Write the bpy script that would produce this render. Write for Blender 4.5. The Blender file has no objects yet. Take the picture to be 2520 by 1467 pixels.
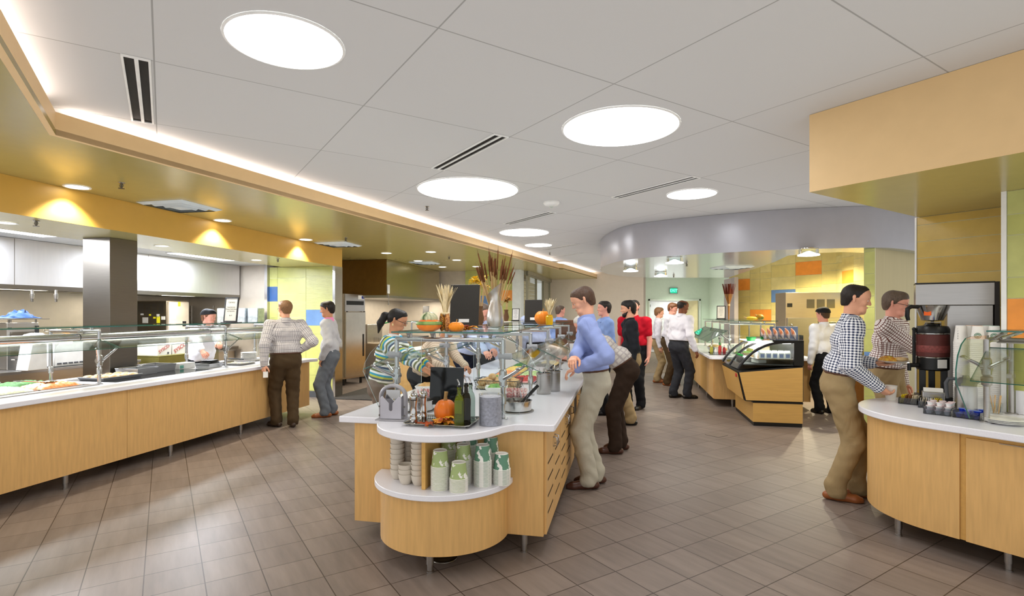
import bpy, bmesh, math, random
import numpy as np
from math import sin, cos, pi, radians, sqrt, atan2, hypot
from mathutils import Vector, Matrix
random.seed(7)
SC = bpy.context.scene
COL = SC.collection
HC, FP, CX, Y0 = 1.595, 1318.0, 1260.0, 771.0
TH = radians(12.0); YAW = radians(33.04)
ct, st = cos(TH), sin(TH); cy, sy = cos(YAW), sin(YAW)
def G(u, v, z):
    "point at height z seen at photo position u,v"
    Y = (HC - z) * FP / (v - Y0); return Vector(((u - CX) / FP * Y, Y, z))
def D(u, v, Y): return Vector(((u - CX) / FP * Y, Y, HC - (v - Y0) / FP * Y))
def CI(s, t, z=0.0): return Vector((s * ct + t * st, -s * st + t * ct, z))     # serving frame (s right, t away)
def toC(p): return (p[0] * ct - p[1] * st, p[0] * st + p[1] * ct)
def AB(b, a, z=0.0): return Vector((b * cy - a * sy, b * sy + a * cy, z))      # ceiling-grid frame
def toA(p): return (p[0] * cy + p[1] * sy, -p[0] * sy + p[1] * cy)
RC, RA = -TH, YAW
def lin(c):
    if isinstance(c, str):
        c = [int(c[i:i + 2], 16) / 255 for i in (0, 2, 4)]
    return tuple(x / 12.92 if x <= .04045 else ((x + .055) / 1.055) ** 2.4 for x in c)
# ------------------------------------------------------------------ materials
MATS = {}
def nodes(name):
    m = bpy.data.materials.new(name); m.use_nodes = True
    nt = m.node_tree; b = nt.nodes['Principled BSDF']
    return m, nt, b
def N(nt, t, **k):
    n = nt.nodes.new(t)
    for a, v in k.items():
        if a.startswith('i_'):
            key = a[2:].replace('_', ' ')
            n.inputs[int(key) if key.isdigit() else key].default_value = v
        else: setattr(n, a, v)
    return n
def mat(name, col, rough=.5, metal=0., spec=.5, vary=.06, scale=8., stretch=None, bump=0., emit=None, es=1., coat=0., sss=0., col2=None, alpha=None):
    if name in MATS: return MATS[name]
    m, nt, b = nodes(name); c = lin(col)
    b.inputs['Roughness'].default_value = rough; b.inputs['Metallic'].default_value = metal
    b.inputs['Specular IOR Level'].default_value = spec
    if coat: b.inputs['Coat Weight'].default_value = coat; b.inputs['Coat Roughness'].default_value = .1
    tc = N(nt, 'ShaderNodeTexCoord'); mp = N(nt, 'ShaderNodeMapping')
    nt.links.new(tc.outputs['Object'], mp.inputs[0])
    if stretch: mp.inputs['Scale'].default_value = stretch
    nz = N(nt, 'ShaderNodeTexNoise'); nz.inputs['Scale'].default_value = scale; nz.inputs['Detail'].default_value = 4
    nt.links.new(mp.outputs[0], nz.inputs['Vector'])
    rp = N(nt, 'ShaderNodeValToRGB')
    if col2: c2 = lin(col2); lo, hi = c, c2; rp.color_ramp.elements[0].position = .38; rp.color_ramp.elements[1].position = .62
    else: lo = [x * (1 - vary) for x in c]; hi = [min(1, x * (1 + vary)) for x in c]; rp.color_ramp.elements[0].position = .3; rp.color_ramp.elements[1].position = .7
    rp.color_ramp.elements[0].color = (*lo, 1); rp.color_ramp.elements[1].color = (*hi, 1)
    nt.links.new(nz.outputs['Fac'], rp.inputs[0]); nt.links.new(rp.outputs[0], b.inputs['Base Color'])
    if bump:
        bp = N(nt, 'ShaderNodeBump'); bp.inputs['Strength'].default_value = bump; bp.inputs['Distance'].default_value = .004
        nt.links.new(nz.outputs['Fac'], bp.inputs['Height']); nt.links.new(bp.outputs[0], b.inputs['Normal'])
    if emit:
        b.inputs['Emission Color'].default_value = (*lin(emit), 1); b.inputs['Emission Strength'].default_value = es
    if sss:
        b.inputs['Subsurface Weight'].default_value = sss; b.inputs['Subsurface Radius'].default_value = (.01, .004, .002)
    MATS[name] = m; return m
def brick(name, size, off, mortar, c1, c2, cm, rough, rot=YAW, noise=None, spec=.5, bump=.2):
    m, nt, b = nodes(name)
    tc = N(nt, 'ShaderNodeTexCoord'); mp = N(nt, 'ShaderNodeMapping')
    mp.inputs['Rotation'].default_value = (0, 0, -rot); mp.inputs['Location'].default_value = (-off[0], -off[1], 0)
    nt.links.new(tc.outputs['Object'], mp.inputs[0])
    br = N(nt, 'ShaderNodeTexBrick'); br.offset = 0; br.squash = 1
    for k, v in (('Scale', 1), ('Mortar Size', mortar), ('Mortar Smooth', .1), ('Bias', 0), ('Brick Width', size), ('Row Height', size)): br.inputs[k].default_value = v
    for k, v in (('Color1', c1), ('Color2', c2), ('Mortar', cm)): br.inputs[k].default_value = (*lin(v), 1)
    nt.links.new(mp.outputs[0], br.inputs['Vector'])
    out = br.outputs['Color']
    if noise:
        m2 = N(nt, 'ShaderNodeMapping'); m2.inputs['Scale'].default_value = noise[0]
        nt.links.new(mp.outputs[0], m2.inputs[0])
        nz = N(nt, 'ShaderNodeTexNoise'); nz.inputs['Scale'].default_value = 1; nz.inputs['Detail'].default_value = 5; nz.inputs['Roughness'].default_value = .6
        nt.links.new(m2.outputs[0], nz.inputs['Vector'])
        mr = N(nt, 'ShaderNodeMapRange'); mr.inputs[1].default_value = .3; mr.inputs[2].default_value = .7; mr.inputs[3].default_value = 1 - noise[1]; mr.inputs[4].default_value = 1 + noise[1]
        nt.links.new(nz.outputs['Fac'], mr.inputs[0])
        mx = N(nt, 'ShaderNodeVectorMath', operation='SCALE'); nt.links.new(out, mx.inputs[0]); nt.links.new(mr.outputs[0], mx.inputs['Scale']); out = mx.outputs[0]
    nt.links.new(out, b.inputs['Base Color'])
    b.inputs['Roughness'].default_value = rough; b.inputs['Specular IOR Level'].default_value = spec
    bp = N(nt, 'ShaderNodeBump', invert=True); bp.inputs['Strength'].default_value = bump; bp.inputs['Distance'].default_value = .002
    nt.links.new(br.outputs['Fac'], bp.inputs['Height']); nt.links.new(bp.outputs[0], b.inputs['Normal'])
    return m
def emitter(name, col, s):
    if name in MATS: return MATS[name]
    m, nt, b = nodes(name)
    b.inputs['Base Color'].default_value = (*lin(col), 1); b.inputs['Emission Color'].default_value = (*lin(col), 1); b.inputs['Emission Strength'].default_value = s
    MATS[name] = m; return m
def thin_glass(name, tint, refl=1.0, rough=.0):
    if name in MATS: return MATS[name]
    m = bpy.data.materials.new(name); m.use_nodes = True; nt = m.node_tree; nt.nodes.clear()
    o = N(nt, 'ShaderNodeOutputMaterial'); t = N(nt, 'ShaderNodeBsdfTransparent'); g = N(nt, 'ShaderNodeBsdfGlossy'); x = N(nt, 'ShaderNodeMixShader'); f = N(nt, 'ShaderNodeFresnel'); f.inputs[0].default_value = 1.45
    mu = N(nt, 'ShaderNodeMath', operation='MULTIPLY'); mu.inputs[1].default_value = refl
    t.inputs[0].default_value = (*lin(tint), 1); g.inputs['Roughness'].default_value = rough; g.inputs[0].default_value = (1, 1, 1, 1)
    nt.links.new(f.outputs[0], mu.inputs[0]); nt.links.new(mu.outputs[0], x.inputs[0]); nt.links.new(t.outputs[0], x.inputs[1]); nt.links.new(g.outputs[0], x.inputs[2]); nt.links.new(x.outputs[0], o.inputs[0])
    MATS[name] = m; return m
QUARTZ = mat('white_quartz', 'E0DFE4', .22, vary=.05, scale=260, spec=.5)
MAPLE = mat('maple', 'D0A568', .38, vary=.09, scale=5, stretch=(9, 9, .8), bump=.02)
MAPLE2 = mat('maple_gold', 'CDA058', .38, vary=.06, scale=5, stretch=(.8, 9, 9))
STEEL = mat('brushed_steel', 'B9B6B2', .30, 1, vary=.05, scale=6, stretch=(1, 1, 30), bump=.02)
HOODST = mat('hood_steel', 'DADADC', .42, 1, vary=.02, scale=3, stretch=(9, 9, 1))
STEEL2 = mat('polished_steel', 'C9C8C6', .14, 1, vary=.03)
STEELD = mat('dark_steel', '77726A', .33, 1, vary=.05, scale=6, stretch=(1, 1, 30))
SATIN = mat('satin_aluminium', 'C6C8CA', .25, 1, vary=.03)
GREY = mat('grey_plastic', 'A9A9AE', .4)
DGREY = mat('dark_grey', '4A4C50', .5)
BLACK = mat('black_plastic', '121212', .35)
BLKG = mat('black_gloss', '0B0B0C', .08)
WHITE = mat('white_plastic', 'EDEDEA', .35)
PAPER = mat('paper', 'EFEDE8', .7)
GLASS = thin_glass('clear_glass', 'F9FDFB', .55)
GLEDGE = mat('glass_edge', '1F5E50', .1, spec=.8)
ACRYL = thin_glass('acrylic', 'EDEFF2', 1.0, .02)
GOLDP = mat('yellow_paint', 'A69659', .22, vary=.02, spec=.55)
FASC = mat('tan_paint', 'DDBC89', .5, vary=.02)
BEAMP = mat('mustard_paint', 'D2A64E', .45, vary=.02)
# ------------------------------------------------------------------ meshes
class MB:
    def __init__(s): s.v = []; s.f = []; s.m = []; s.M = Matrix(); s.k = 0
    def add(s, vs, fs):
        n = len(s.v); s.v += [s.M @ Vector(v) for v in vs]; s.f += [[n + i for i in f] for f in fs]; s.m += [s.k] * len(fs); return s
    def box(s, x0, x1, y0, y1, z0, z1):
        return s.add([(x0, y0, z0), (x1, y0, z0), (x1, y1, z0), (x0, y1, z0), (x0, y0, z1), (x1, y0, z1), (x1, y1, z1), (x0, y1, z1)],
                     [(0, 3, 2, 1), (4, 5, 6, 7), (0, 1, 5, 4), (1, 2, 6, 5), (2, 3, 7, 6), (3, 0, 4, 7)])
    def cb(s, c, d): return s.box(c[0] - d[0] / 2, c[0] + d[0] / 2, c[1] - d[1] / 2, c[1] + d[1] / 2, c[2] - d[2] / 2, c[2] + d[2] / 2)
    def prism(s, poly, z0, z1):
        n = len(poly)
        if sum(poly[i][0] * poly[(i + 1) % n][1] - poly[(i + 1) % n][0] * poly[i][1] for i in range(n)) < 0: poly = poly[::-1]
        return s.add([(*p[:2], z0) for p in poly] + [(*p[:2], z1) for p in poly],
                     [list(range(n))[::-1], list(range(n, 2 * n))] + [(i, (i + 1) % n, n + (i + 1) % n, n + i) for i in range(n)])
    def prismx(s, poly, x0, x1):
        "polygon in (y,z) extruded along x"
        M = s.M; s.M = M @ Matrix(((0, 0, 1, 0), (1, 0, 0, 0), (0, 1, 0, 0), (0, 0, 0, 1))); s.prism(poly, x0, x1); s.M = M; return s
    def prismy(s, poly, y0, y1):
        "polygon in (x,z) extruded along y"
        M = s.M; s.M = M @ Matrix(((1, 0, 0, 0), (0, 0, -1, 0), (0, 1, 0, 0), (0, 0, 0, 1))); s.prism(poly, -y1, -y0); s.M = M; return s
    def tube(s, pts, r, n=10, cap=True, flat=1.0):
        pts = [Vector(p) for p in pts]; m = len(pts)
        rs = r if isinstance(r, (list, tuple)) else [r] * m
        d0 = (pts[1] - pts[0]).normalized(); up = Vector((0, 0, 1)) if abs(d0.z) < .9 else Vector((1, 0, 0))
        x = d0.cross(up).normalized(); vs = []
        for i, p in enumerate(pts):
            d = (pts[min(i + 1, m - 1)] - pts[max(i - 1, 0)]).normalized()
            x = (x - d * x.dot(d)).normalized(); y = d.cross(x)
            vs += [p + (x * cos(2 * pi * k / n) + y * sin(2 * pi * k / n) * flat) * rs[i] for k in range(n)]
        fs = [(i * n + k, i * n + (k + 1) % n, (i + 1) * n + (k + 1) % n, (i + 1) * n + k) for i in range(m - 1) for k in range(n)]
        if cap: fs += [list(range(n))[::-1], [(m - 1) * n + k for k in range(n)]]
        return s.add(vs, fs)
    def cyl(s, p0, p1, r0, r1=None, n=16): return s.tube([p0, p1], [r0, r0 if r1 is None else r1], n)
    def lathe(s, prof, n=24, c=(0, 0, 0), sx=1, sy=1, cap=True):
        vs = [(c[0] + r * cos(2 * pi * k / n) * sx, c[1] + r * sin(2 * pi * k / n) * sy, c[2] + z) for r, z in prof for k in range(n)]
        m = len(prof)
        fs = [(i * n + k, i * n + (k + 1) % n, (i + 1) * n + (k + 1) % n, (i + 1) * n + k) for i in range(m - 1) for k in range(n)]
        if cap: fs += [list(range(n))[::-1], [(m - 1) * n + k for k in range(n)]]
        return s.add(vs, fs)
    def ell(s, c, r, n=14, m=8):
        if not isinstance(r, (tuple, list)): r = (r, r, r)
        return s.lathe([(max(1e-4, sin(pi * i / m)), -cos(pi * i / m) * r[2]) for i in range(m + 1)], n, c, r[0], r[1])
    def arch(s, pts2, w, t): pass
    def build(s, name, mats, parent=None, smooth=35, bev=0, loc=None, rotz=None, seg=2):
        me = bpy.data.meshes.new(name); me.from_pydata([tuple(v) for v in s.v], [], s.f)
        if not isinstance(mats, (list, tuple)): mats = [mats]
        for m in mats: me.materials.append(m)
        for p, k in zip(me.polygons, s.m): p.material_index = min(k, len(mats) - 1)
        me.update()
        if smooth:
            me.polygons.foreach_set('use_smooth', [True] * len(me.polygons)); me.set_sharp_from_angle(angle=radians(smooth))
        o = bpy.data.objects.new(name, me); COL.objects.link(o)
        if parent: o.parent = parent
        if loc is not None: o.location = loc
        if rotz is not None: o.rotation_euler = (0, 0, rotz)
        if bev:
            md = o.modifiers.new('bevel', 'BEVEL'); md.width = bev; md.segments = seg; md.limit_method = 'ANGLE'; md.angle_limit = radians(50); md.harden_normals = False
        return o
def T(name, label, cat, loc=(0, 0, 0), rotz=0, group=None, kind=None):
    o = bpy.data.objects.new(name, None); COL.objects.link(o); o.location = loc; o.rotation_euler = (0, 0, rotz)
    o.empty_display_size = .05
    return tag(o, label, cat, group, kind)
def tag(o, label=None, cat=None, group=None, kind=None):
    if label: o['label'] = label
    if cat: o['category'] = cat
    if group: o['group'] = group
    if kind: o['kind'] = kind
    return o
def S(o, label=None, cat=None):
    o['kind'] = 'structure'
    if label: o['label'] = label
    if cat: o['category'] = cat
    return o
def dup(root, loc=None, rotz=None, label=None, group=None):
    r = root.copy(); COL.objects.link(r)
    if loc is not None: r.location = loc
    if rotz is not None: r.rotation_euler = (0, 0, rotz)
    if label: r['label'] = label
    if group: r['group'] = group
    def kids(src, dst):
        for ch in list(src.children):
            c = ch.copy(); COL.objects.link(c); c.parent = dst; kids(ch, c)
    kids(root, r); return r
def text(body, size, m, parent, loc, rot=(pi / 2, 0, 0), name='lettering', align='CENTER', ext=.0006):
    cu = bpy.data.curves.new(name, 'FONT'); cu.body = body; cu.size = size; cu.extrude = ext; cu.align_x = align; cu.align_y = 'CENTER'
    tmp = bpy.data.objects.new('t', cu); COL.objects.link(tmp); bpy.context.view_layer.update()
    me = bpy.data.meshes.new_from_object(tmp.evaluated_get(bpy.context.evaluated_depsgraph_get())); bpy.data.objects.remove(tmp); bpy.data.curves.remove(cu)
    me.materials.clear(); me.materials.append(m); o = bpy.data.objects.new(name, me); COL.objects.link(o); o.parent = parent; o.location = loc; o.rotation_euler = rot; return o
def arcpts(c, r, a0, a1, n): return [(c[0] + r * cos(radians(a0 + (a1 - a0) * i / n)), c[1] + r * sin(radians(a0 + (a1 - a0) * i / n))) for i in range(n + 1)]
# ------------------------------------------------------------------ camera, world, render look
cam = bpy.data.cameras.new('camera'); co = bpy.data.objects.new('camera', cam); COL.objects.link(co)
co.location = (0, 0, HC); co.rotation_euler = (pi / 2, 0, 0); cam.sensor_width = 36; cam.sensor_fit = 'HORIZONTAL'; cam.lens = 36 * FP / 2520
cam.shift_y = (Y0 - 733.5) / 2520; cam.clip_start = .05; SC.camera = co
w = bpy.data.worlds.new('world'); SC.world = w; w.use_nodes = True
w.node_tree.nodes['Background'].inputs[0].default_value = (.95, .97, 1, 1); w.node_tree.nodes['Background'].inputs[1].default_value = 1.0
SC.view_settings.view_transform = 'Standard'; SC.view_settings.look = 'None'; SC.view_settings.gamma = 1; SC.view_settings.use_curve_mapping = False
SC.view_settings.exposure = .04
cyc = SC.cycles; cyc.use_denoising = True; cyc.max_bounces = 6; cyc.diffuse_bounces = 4; cyc.glossy_bounces = 4; cyc.transmission_bounces = 6; cyc.transparent_max_bounces = 20
cyc.sample_clamp_indirect = 4; cyc.caustics_reflective = False; cyc.caustics_refractive = False; cyc.use_adaptive_sampling = True; cyc.adaptive_threshold = .035
def spot(loc, power, size, col='FFF4E0', blend=.35, r=.04, parent=None, aim=None):
    l = bpy.data.lights.new('spot_lamp', 'SPOT'); l.energy = power; l.spot_size = radians(size); l.spot_blend = blend; l.shadow_soft_size = r; l.color = lin(col)
    o = bpy.data.objects.new('spot_lamp', l); COL.objects.link(o); o.location = loc
    if aim is not None:
        o.rotation_euler = (Vector(aim) - Vector(loc)).to_track_quat('-Z', 'Y').to_euler()
    return o
def area(loc, power, sx, sy, rotz=0, col='FFFFFF', shape='RECTANGLE', up=False):
    l = bpy.data.lights.new('area_lamp', 'AREA'); l.energy = power; l.shape = shape; l.size = sx; l.size_y = sy; l.color = lin(col)
    o = bpy.data.objects.new('area_lamp', l); COL.objects.link(o); o.location = loc; o.rotation_euler = (pi if up else 0, 0, rotz); return o
cyc.use_fast_gi = True; cyc.fast_gi_method = 'ADD'; cyc.ao_bounces = 1; cyc.ao_bounces_render = 1
w.light_settings.ao_factor = .42; w.light_settings.distance = 1.6
# ================================================================== SETTING
ZC = HC + 1.4535; ZY = 2.82; ZB = 2.482
tile_m = brick('floor_tile', .3048, (.205, .290), .0032, '7D7067', '72665E', '3E332C', .42, noise=((14, 1.6, 1), .16))
ceil_m = brick('ceiling_panel', 1.2192, (1.173, 2.4925), .0045, 'CDCDCC', 'CBCBCA', 'A2A2A0', .85, bump=.3)
o = MB().box(-12, 14, -2.5, 26, -.12, 0).build('floor', tile_m, smooth=0); S(o)
carpet_m = mat('carpet', '6E6253', .95, scale=1, stretch=(14, 60, 1), col2='94897A', bump=.3)
# carpet in the corridor beyond the tile
p = MB(); p.prism([(1.5, 14.3), (5.4, 14.3), (5.4, 14.31), (9, 24.5), (3.0, 24.5), (-1, 19)], .0, .006); S(p.build('floor_carpet', carpet_m, smooth=0))
S(MB().box(-12, 14, -2.5, 26, ZC, ZC + .1).build('ceiling', ceil_m, smooth=0))
# ---- yellow dropped ceiling over the kitchen with cove lip
K = Vector((-3.134, 3.678)); C1 = Vector((1.316, 14.95)); C2 = Vector((1.44, 15.02)); CE = Vector((3.02, 19.0))
adir = Vector((-sy, cy)); Kc = K - adir * 7.3
poly = [K, C1, C2, CE, (2.6, 19.6), (-11.5, 22), (-11.5, -2.4), Kc]
S(MB().prism([tuple(q) for q in poly], ZY, ZY + .04).build('ceiling_kitchen', GOLDP, smooth=0))
def lip(pts, z0, z1, th, name):
    pts = [Vector(q) for q in pts]; nn = []
    for i, q in enumerate(pts):
        e = []
        for a_, b_ in ((i - 1, i), (i, i + 1)):
            if 0 <= a_ and b_ < len(pts): d = (pts[b_] - pts[a_]).normalized(); e.append(Vector((-d.y, d.x)))
        n_ = (sum(e, Vector((0, 0)))).normalized(); n_ = n_ / max(.3, n_.dot(e[0])); nn.append(n_)
    b = MB(); inn = [q + n_ * th for q, n_ in zip(pts, nn)]
    for i in range(len(pts) - 1): b.prism([tuple(pts[i]), tuple(pts[i + 1]), tuple(inn[i + 1]), tuple(inn[i])], z0, z1)
    return b, inn
b, inn = lip([Kc, K, C1, C2, CE], ZY - .002, 2.978, .035, 'x'); S(b.build('trim_1', FASC, smooth=0))
LEDM = emitter('cove_led', 'FFF0E6', 26)
for i, (q0, q1) in enumerate(((Kc, K), (K, C1), (C2, CE))):
    d = (q1 - q0).normalized(); n_ = Vector((-d.y, d.x)); q0 = q0 + n_ * .12 + d * .13; q1 = q1 + n_ * .12 - d * .13
    L = T('cove_light', ['linear cove lamp glowing along the short ceiling edge at far left', 'long linear cove lamp glowing along the main ceiling edge over the serving line', 'short linear cove lamp glowing over the far beige wall'][i], 'light', (q0.x, q0.y, ZY + .041), atan2(d.y, d.x))
    ln = (q1 - q0).length
    MB().box(0, ln, -.03, .03, 0, .095).build('housing', WHITE, L, smooth=0)
    MB().box(.01, ln - .01, -.02, .02, .0955, .108).build('tube', LEDM, L, smooth=0)
# cove back wall
# ---- mustard beam in front of the kitchen and its tile return
def cbox(s0, s1, t0, t1, z0, z1): return [tuple(CI(s, t)[:2]) for s, t in ((s0, t0), (s1, t0), (s1, t1), (s0, t1))], z0, z1
def cprism(b, *a): pl, z0, z1 = cbox(*a); return b.prism(pl, z0, z1)
b = MB(); cprism(b, -6.45, -5.35, -1, 9.42, ZB, ZY - .001)
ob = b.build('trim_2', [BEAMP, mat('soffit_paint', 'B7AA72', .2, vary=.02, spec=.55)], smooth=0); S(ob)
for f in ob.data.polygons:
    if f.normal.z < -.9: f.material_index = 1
b = MB(); cprism(b, -8.6, -6.45, -1, 9.3, 2.53, 2.60); S(b.build('ceiling_kitchen_strip', mat('white_paint', 'DADCDD', .6), smooth=0))
LIME = mat('lime_tile', 'B5B76A', .38, vary=.10, scale=5, spec=.5); LIME2 = mat('lime_tile_light', 'BDBF78', .38, vary=.10, scale=6, col2=None)
ORNG = mat('orange_tile', 'E8933A', .25, vary=.08); BLUE = mat('blue_tile', '6485B0', .25, vary=.07); BLUED = mat('deep_blue_tile', '34588A', .25, vary=.07); GROUT = mat('grout', 'DCDCB8', .8)
def tilewall(name, p0, p1, z0, z1, th, cols, hl={}, ribs=(), cuts={}, seed=1, base=True, pal=None):
    "tiles from p0 to p1 seen with the outward normal on the right of p0->p1; cols: list of column widths"
    rnd = random.Random(seed); p0 = Vector(p0); p1 = Vector(p1); d = (p1 - p0); L = d.length; rot = atan2(d.y, d.x)
    b = MB(); b.k = 0; b.box(0, L, 0, th, z0, z1)
    x = 0; ci = 0; g = .003
    while x < L - .01:
        wd = min(cols[ci % len(cols)], L - x); z = z0 + (.12 if base else 0); ri = 0
        if base: b.k = 5; b.box(x, x + wd, -.008, 0, z0, z0 + .115)
        while z < z1 - .02:
            h = .305 if rnd.random() < .55 else .1525
            if (ci, ri) in hl: h = .305
            if ci in cuts and ri < len(cuts[ci]): h = cuts[ci][ri] - z
            h = min(h, z1 - z); b.k = hl.get((ci, ri), 1 if rnd.random() < .6 else 2)
            if (ci, ri) in ribs:
                q = 0
                while q < h - .01: b.box(x + g, x + wd - g, -.006, 0, z + q + .002, z + min(q + .022, h - .002)); q += .0254
            else: b.box(x + g, x + wd - g, -.007, 0, z + g, z + h - g)
            z += h; ri += 1
        x += wd; ci += 1
    pl_ = pal or (LIME, LIME2)
    o = b.build(name, [GROUT, pl_[0], pl_[1], ORNG, BLUE, DGREY, BLUED], smooth=0); o.location = (p0.x, p0.y, 0); o.rotation_euler = (0, 0, rot); S(o); return o
# lime end wall of the serving line
a0 = CI(-6.75, 9.17); a1 = CI(-5.40, 9.17)
tilewall('wall_lime', a0, a1, 0, ZB, .25, [.18, .61, .56], hl={(0, 6): 6, (2, 5): 4, (0, 0): 4}, ribs=((2, 6), (2, 7), (1, 5), (1, 6)), cuts={0: [.45, .75, 1.055, 1.36, 1.51, 1.82, 2.11, 2.27, 2.482], 1: [.42, .725, .9, 1.2, 1.36, 1.515, 1.82, 1.968, 2.27, 2.482], 2: [.42, .725, 1.03, 1.2, 1.361, 1.663, 1.968, 2.3, 2.482]}, seed=3)
b = MB(); cprism(b, -5.4, -5.35, 9.16, 9.43, 0, ZB); S(b.build('trim_3', STEEL2, smooth=0))
b = MB(); cprism(b, -6.81, -6.75, 9.1, 9.43, 0, ZB + .05); S(b.build('trim_4', STEEL, smooth=0))
# stainless column
b = MB(); cprism(b, -6.27, -5.88, 5.13, 5.49, 0, ZB); ob = b.build('trim_5', STEELD, smooth=0, bev=.004); S(ob)
# kitchen back wall (stainless panels) and far walls
b = MB(); cprism(b, -8.75, -8.6, -1, 9.43, 0, ZY); S(b.build('wall_kitchen_back', mat('wall_steel', 'C9BFB0', .42, .45, vary=.04), smooth=0))
b = MB(); cprism(b, -8.6, -6.8, 9.2, 9.43, 0, ZY); S(b.build('wall_kitchen_end', MATS['wall_steel'], smooth=0))
b = MB(); cprism(b, -6.75, -6.6, 9.43, 15.3, 0, ZY); S(b.build('wall_grill_back', MATS['wall_steel'], smooth=0))
b = MB(); cprism(b, -6.6, -4.55, 15.0, 15.3, 0, ZY); S(b.build('wall_grill_end', mat('wall_steel2', 'D3C8B8', .45, .4, vary=.04), smooth=0))
a0 = CI(-4.55, 14.9); a1 = CI(-3.13, 14.9)
tilewall('wall_far_lime', a0, a1, 0, ZY, .3, [.35, .61, .46], hl={(1, 6): 4, (2, 8): 3}, seed=5)
b = MB(); cprism(b, -3.13, -2.88, 14.75, 15.2, 0, ZY); S(b.build('trim_6', mat('pale_paint', 'D5DAD6', .5), smooth=0))
BEIGE = mat('beige_paint', 'D8CBB8', .7, vary=.02)
b = MB(); b.prism([(1.1, 19.8), (4.5, 18.32), (4.62, 18.52), (1.2, 20.0)], 0, ZC); S(b.build('wall_beige', BEIGE, smooth=0))
b = MB(); b.prism([(1.1, 19.79), (4.5, 18.305), (4.51, 18.32), (1.1, 19.82)], .006, .12); S(b.build('baseboard_beige', mat('base_brown', '6B5D50', .6), smooth=0))
b = MB(); b.prism([(4.5, 18.32), (4.62, 18.52), (5.2, 22.4), (5.0, 22.4)], 0, ZC); S(b.build('wall_corridor', BEIGE, smooth=0))
# glazed partition with a slatted shutter behind it
w1 = CI(-2.8, 15.25); w2 = CI(-2.72, 19.4); d = (w2 - w1).normalized(); rw = atan2(d.y, d.x); LW = (w2 - w1).length
b = MB()
for x in (0, LW * .34, LW * .66, LW - .06): b.box(x, x + .06, -.03, .03, 0, ZY)
b.box(0, LW, -.03, .03, ZY - .14, ZY - .001); b.box(0, LW, -.03, .03, 0, .1); b.box(0, LW, -.08, .08, ZY - .1, ZY - .001)
wf = b.build('window_1', mat('bronze_frame', 'A9A48F', .4, .6), smooth=0, loc=w1, rotz=rw); S(wf)
MB().box(.03, LW - .03, -.004, .004, .1, ZY - .14).build('pane', GLASS, wf, smooth=0)
b = MB()
for k in range(19): b.box(.1, LW - .1, .5, .53, .2 + k * .13, .2 + k * .13 + .118)
S(b.build('wall_shutter', mat('shutter', 'E9D9B2', .5), smooth=0, loc=w1, rotz=rw))  # warm light on the slats is put into their colour
b = MB(); b.box(-.1, LW + .4, .8, .9, 0, ZC); S(b.build('wall_behind_shutter', BEIGE, smooth=0, loc=w1, rotz=rw))
# green end wall with double door and exit sign
GREEN = mat('pale_green_paint', 'C9D6C2', .6, vary=.02)
b = MB(); b.box(4.9, 5.62, 22.0, 22.2, 0, ZC).box(7.72, 8.1, 22.0, 22.2, 0, ZC).box(5.62, 7.72, 22.0, 22.2, 2.15, ZC); S(b.build('wall_green', GREEN, smooth=0))
b = MB(); b.prism([(8.1, 22.0), (8.1, 22.2), (8.3, 20.1), (8.1, 20.1)], 0, ZC).prism([(7.95, 20.1), (8.4, 20.1), (8.4, 19.95), (7.95, 19.95)], 0, ZC); S(b.build('wall_green_return', GREEN, smooth=0))
DOORM = mat('door_white', 'E8EAEC', .45)
dr = MB().box(5.66, 7.05, 22.02, 22.07, .01, 2.11).build('door_1', DOORM, smooth=0); S(dr)
MB().box(5.75, 6.9, 22.0, 22.018, .12, .26).build('kick_plate', STEEL, dr, smooth=0)
b = MB()
for z in (.3, 1.05, 1.85): b.box(5.655, 5.69, 22.0, 22.02, z, z + .1)
b.build('hinge', STEELD, dr, smooth=0)
b = MB(); b.box(5.6, 5.66, 21.96, 22.0, 0, 2.17).box(7.68, 7.74, 21.96, 22.0, 0, 2.17).box(5.6, 7.74, 21.96, 22.0, 2.11, 2.17); S(b.build('trim_7', mat('door_frame', 'CBD2C4', .5), smooth=0))
d2 = MB(); d2.box(0, .62, 0, .05, .01, 2.11); d2 = d2.build('door_2', mat('door_cream', 'DCCF9E', .45), smooth=0, loc=(7.66, 22.05, 0), rotz=radians(118)); S(d2)
MB().box(.1, .5, -.01, -.001, 1.1, 1.9).build('vision_pane', GLASS, d2, smooth=0)
b = MB(); b.box(5, 10, 24.3, 24.5, 0, ZC); S(b.build('wall_beyond', mat('wall_pale', 'D9DAD6', .6), smooth=0))
t = T('door_sign', 'small white room sign with red edge on the far white door', 'sign', (5.98, 22.015, 1.46))
MB().box(0, .28, -.008, 0, -.09, .09).build('plate', PAPER, t, smooth=0); MB().box(0, .045, -.012, -.0085, -.09, .09).build('red_edge', mat('dark_red', 'A01F2B', .4), t, smooth=0)
b = MB()
for k in range(3): b.box(.08, .08 + .1 + .05 * (k % 2), -.011, -.0085, .04 - k * .035, .052 - k * .035)
b.build('lettering', DGREY, t, smooth=0)
ex = T('exit_sign', 'green lit EXIT sign on the pale green wall above the far door', 'sign', (6.62, 21.98, 2.52))
MB().box(-.17, .17, -.05, .019, -.13, .13).build('housing', mat('sign_grey', '8F9C92', .5), ex, bev=.01)
MB().box(-.135, .135, -.056, -.0505, -.1, .1).build('face', emitter('exit_green', '1FB58C', .9), ex, smooth=0)
text('EXIT', .155, emitter('exit_letters', '7FFFD8', 1.6), ex, (0, -.058, 0), ext=.001)
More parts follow.
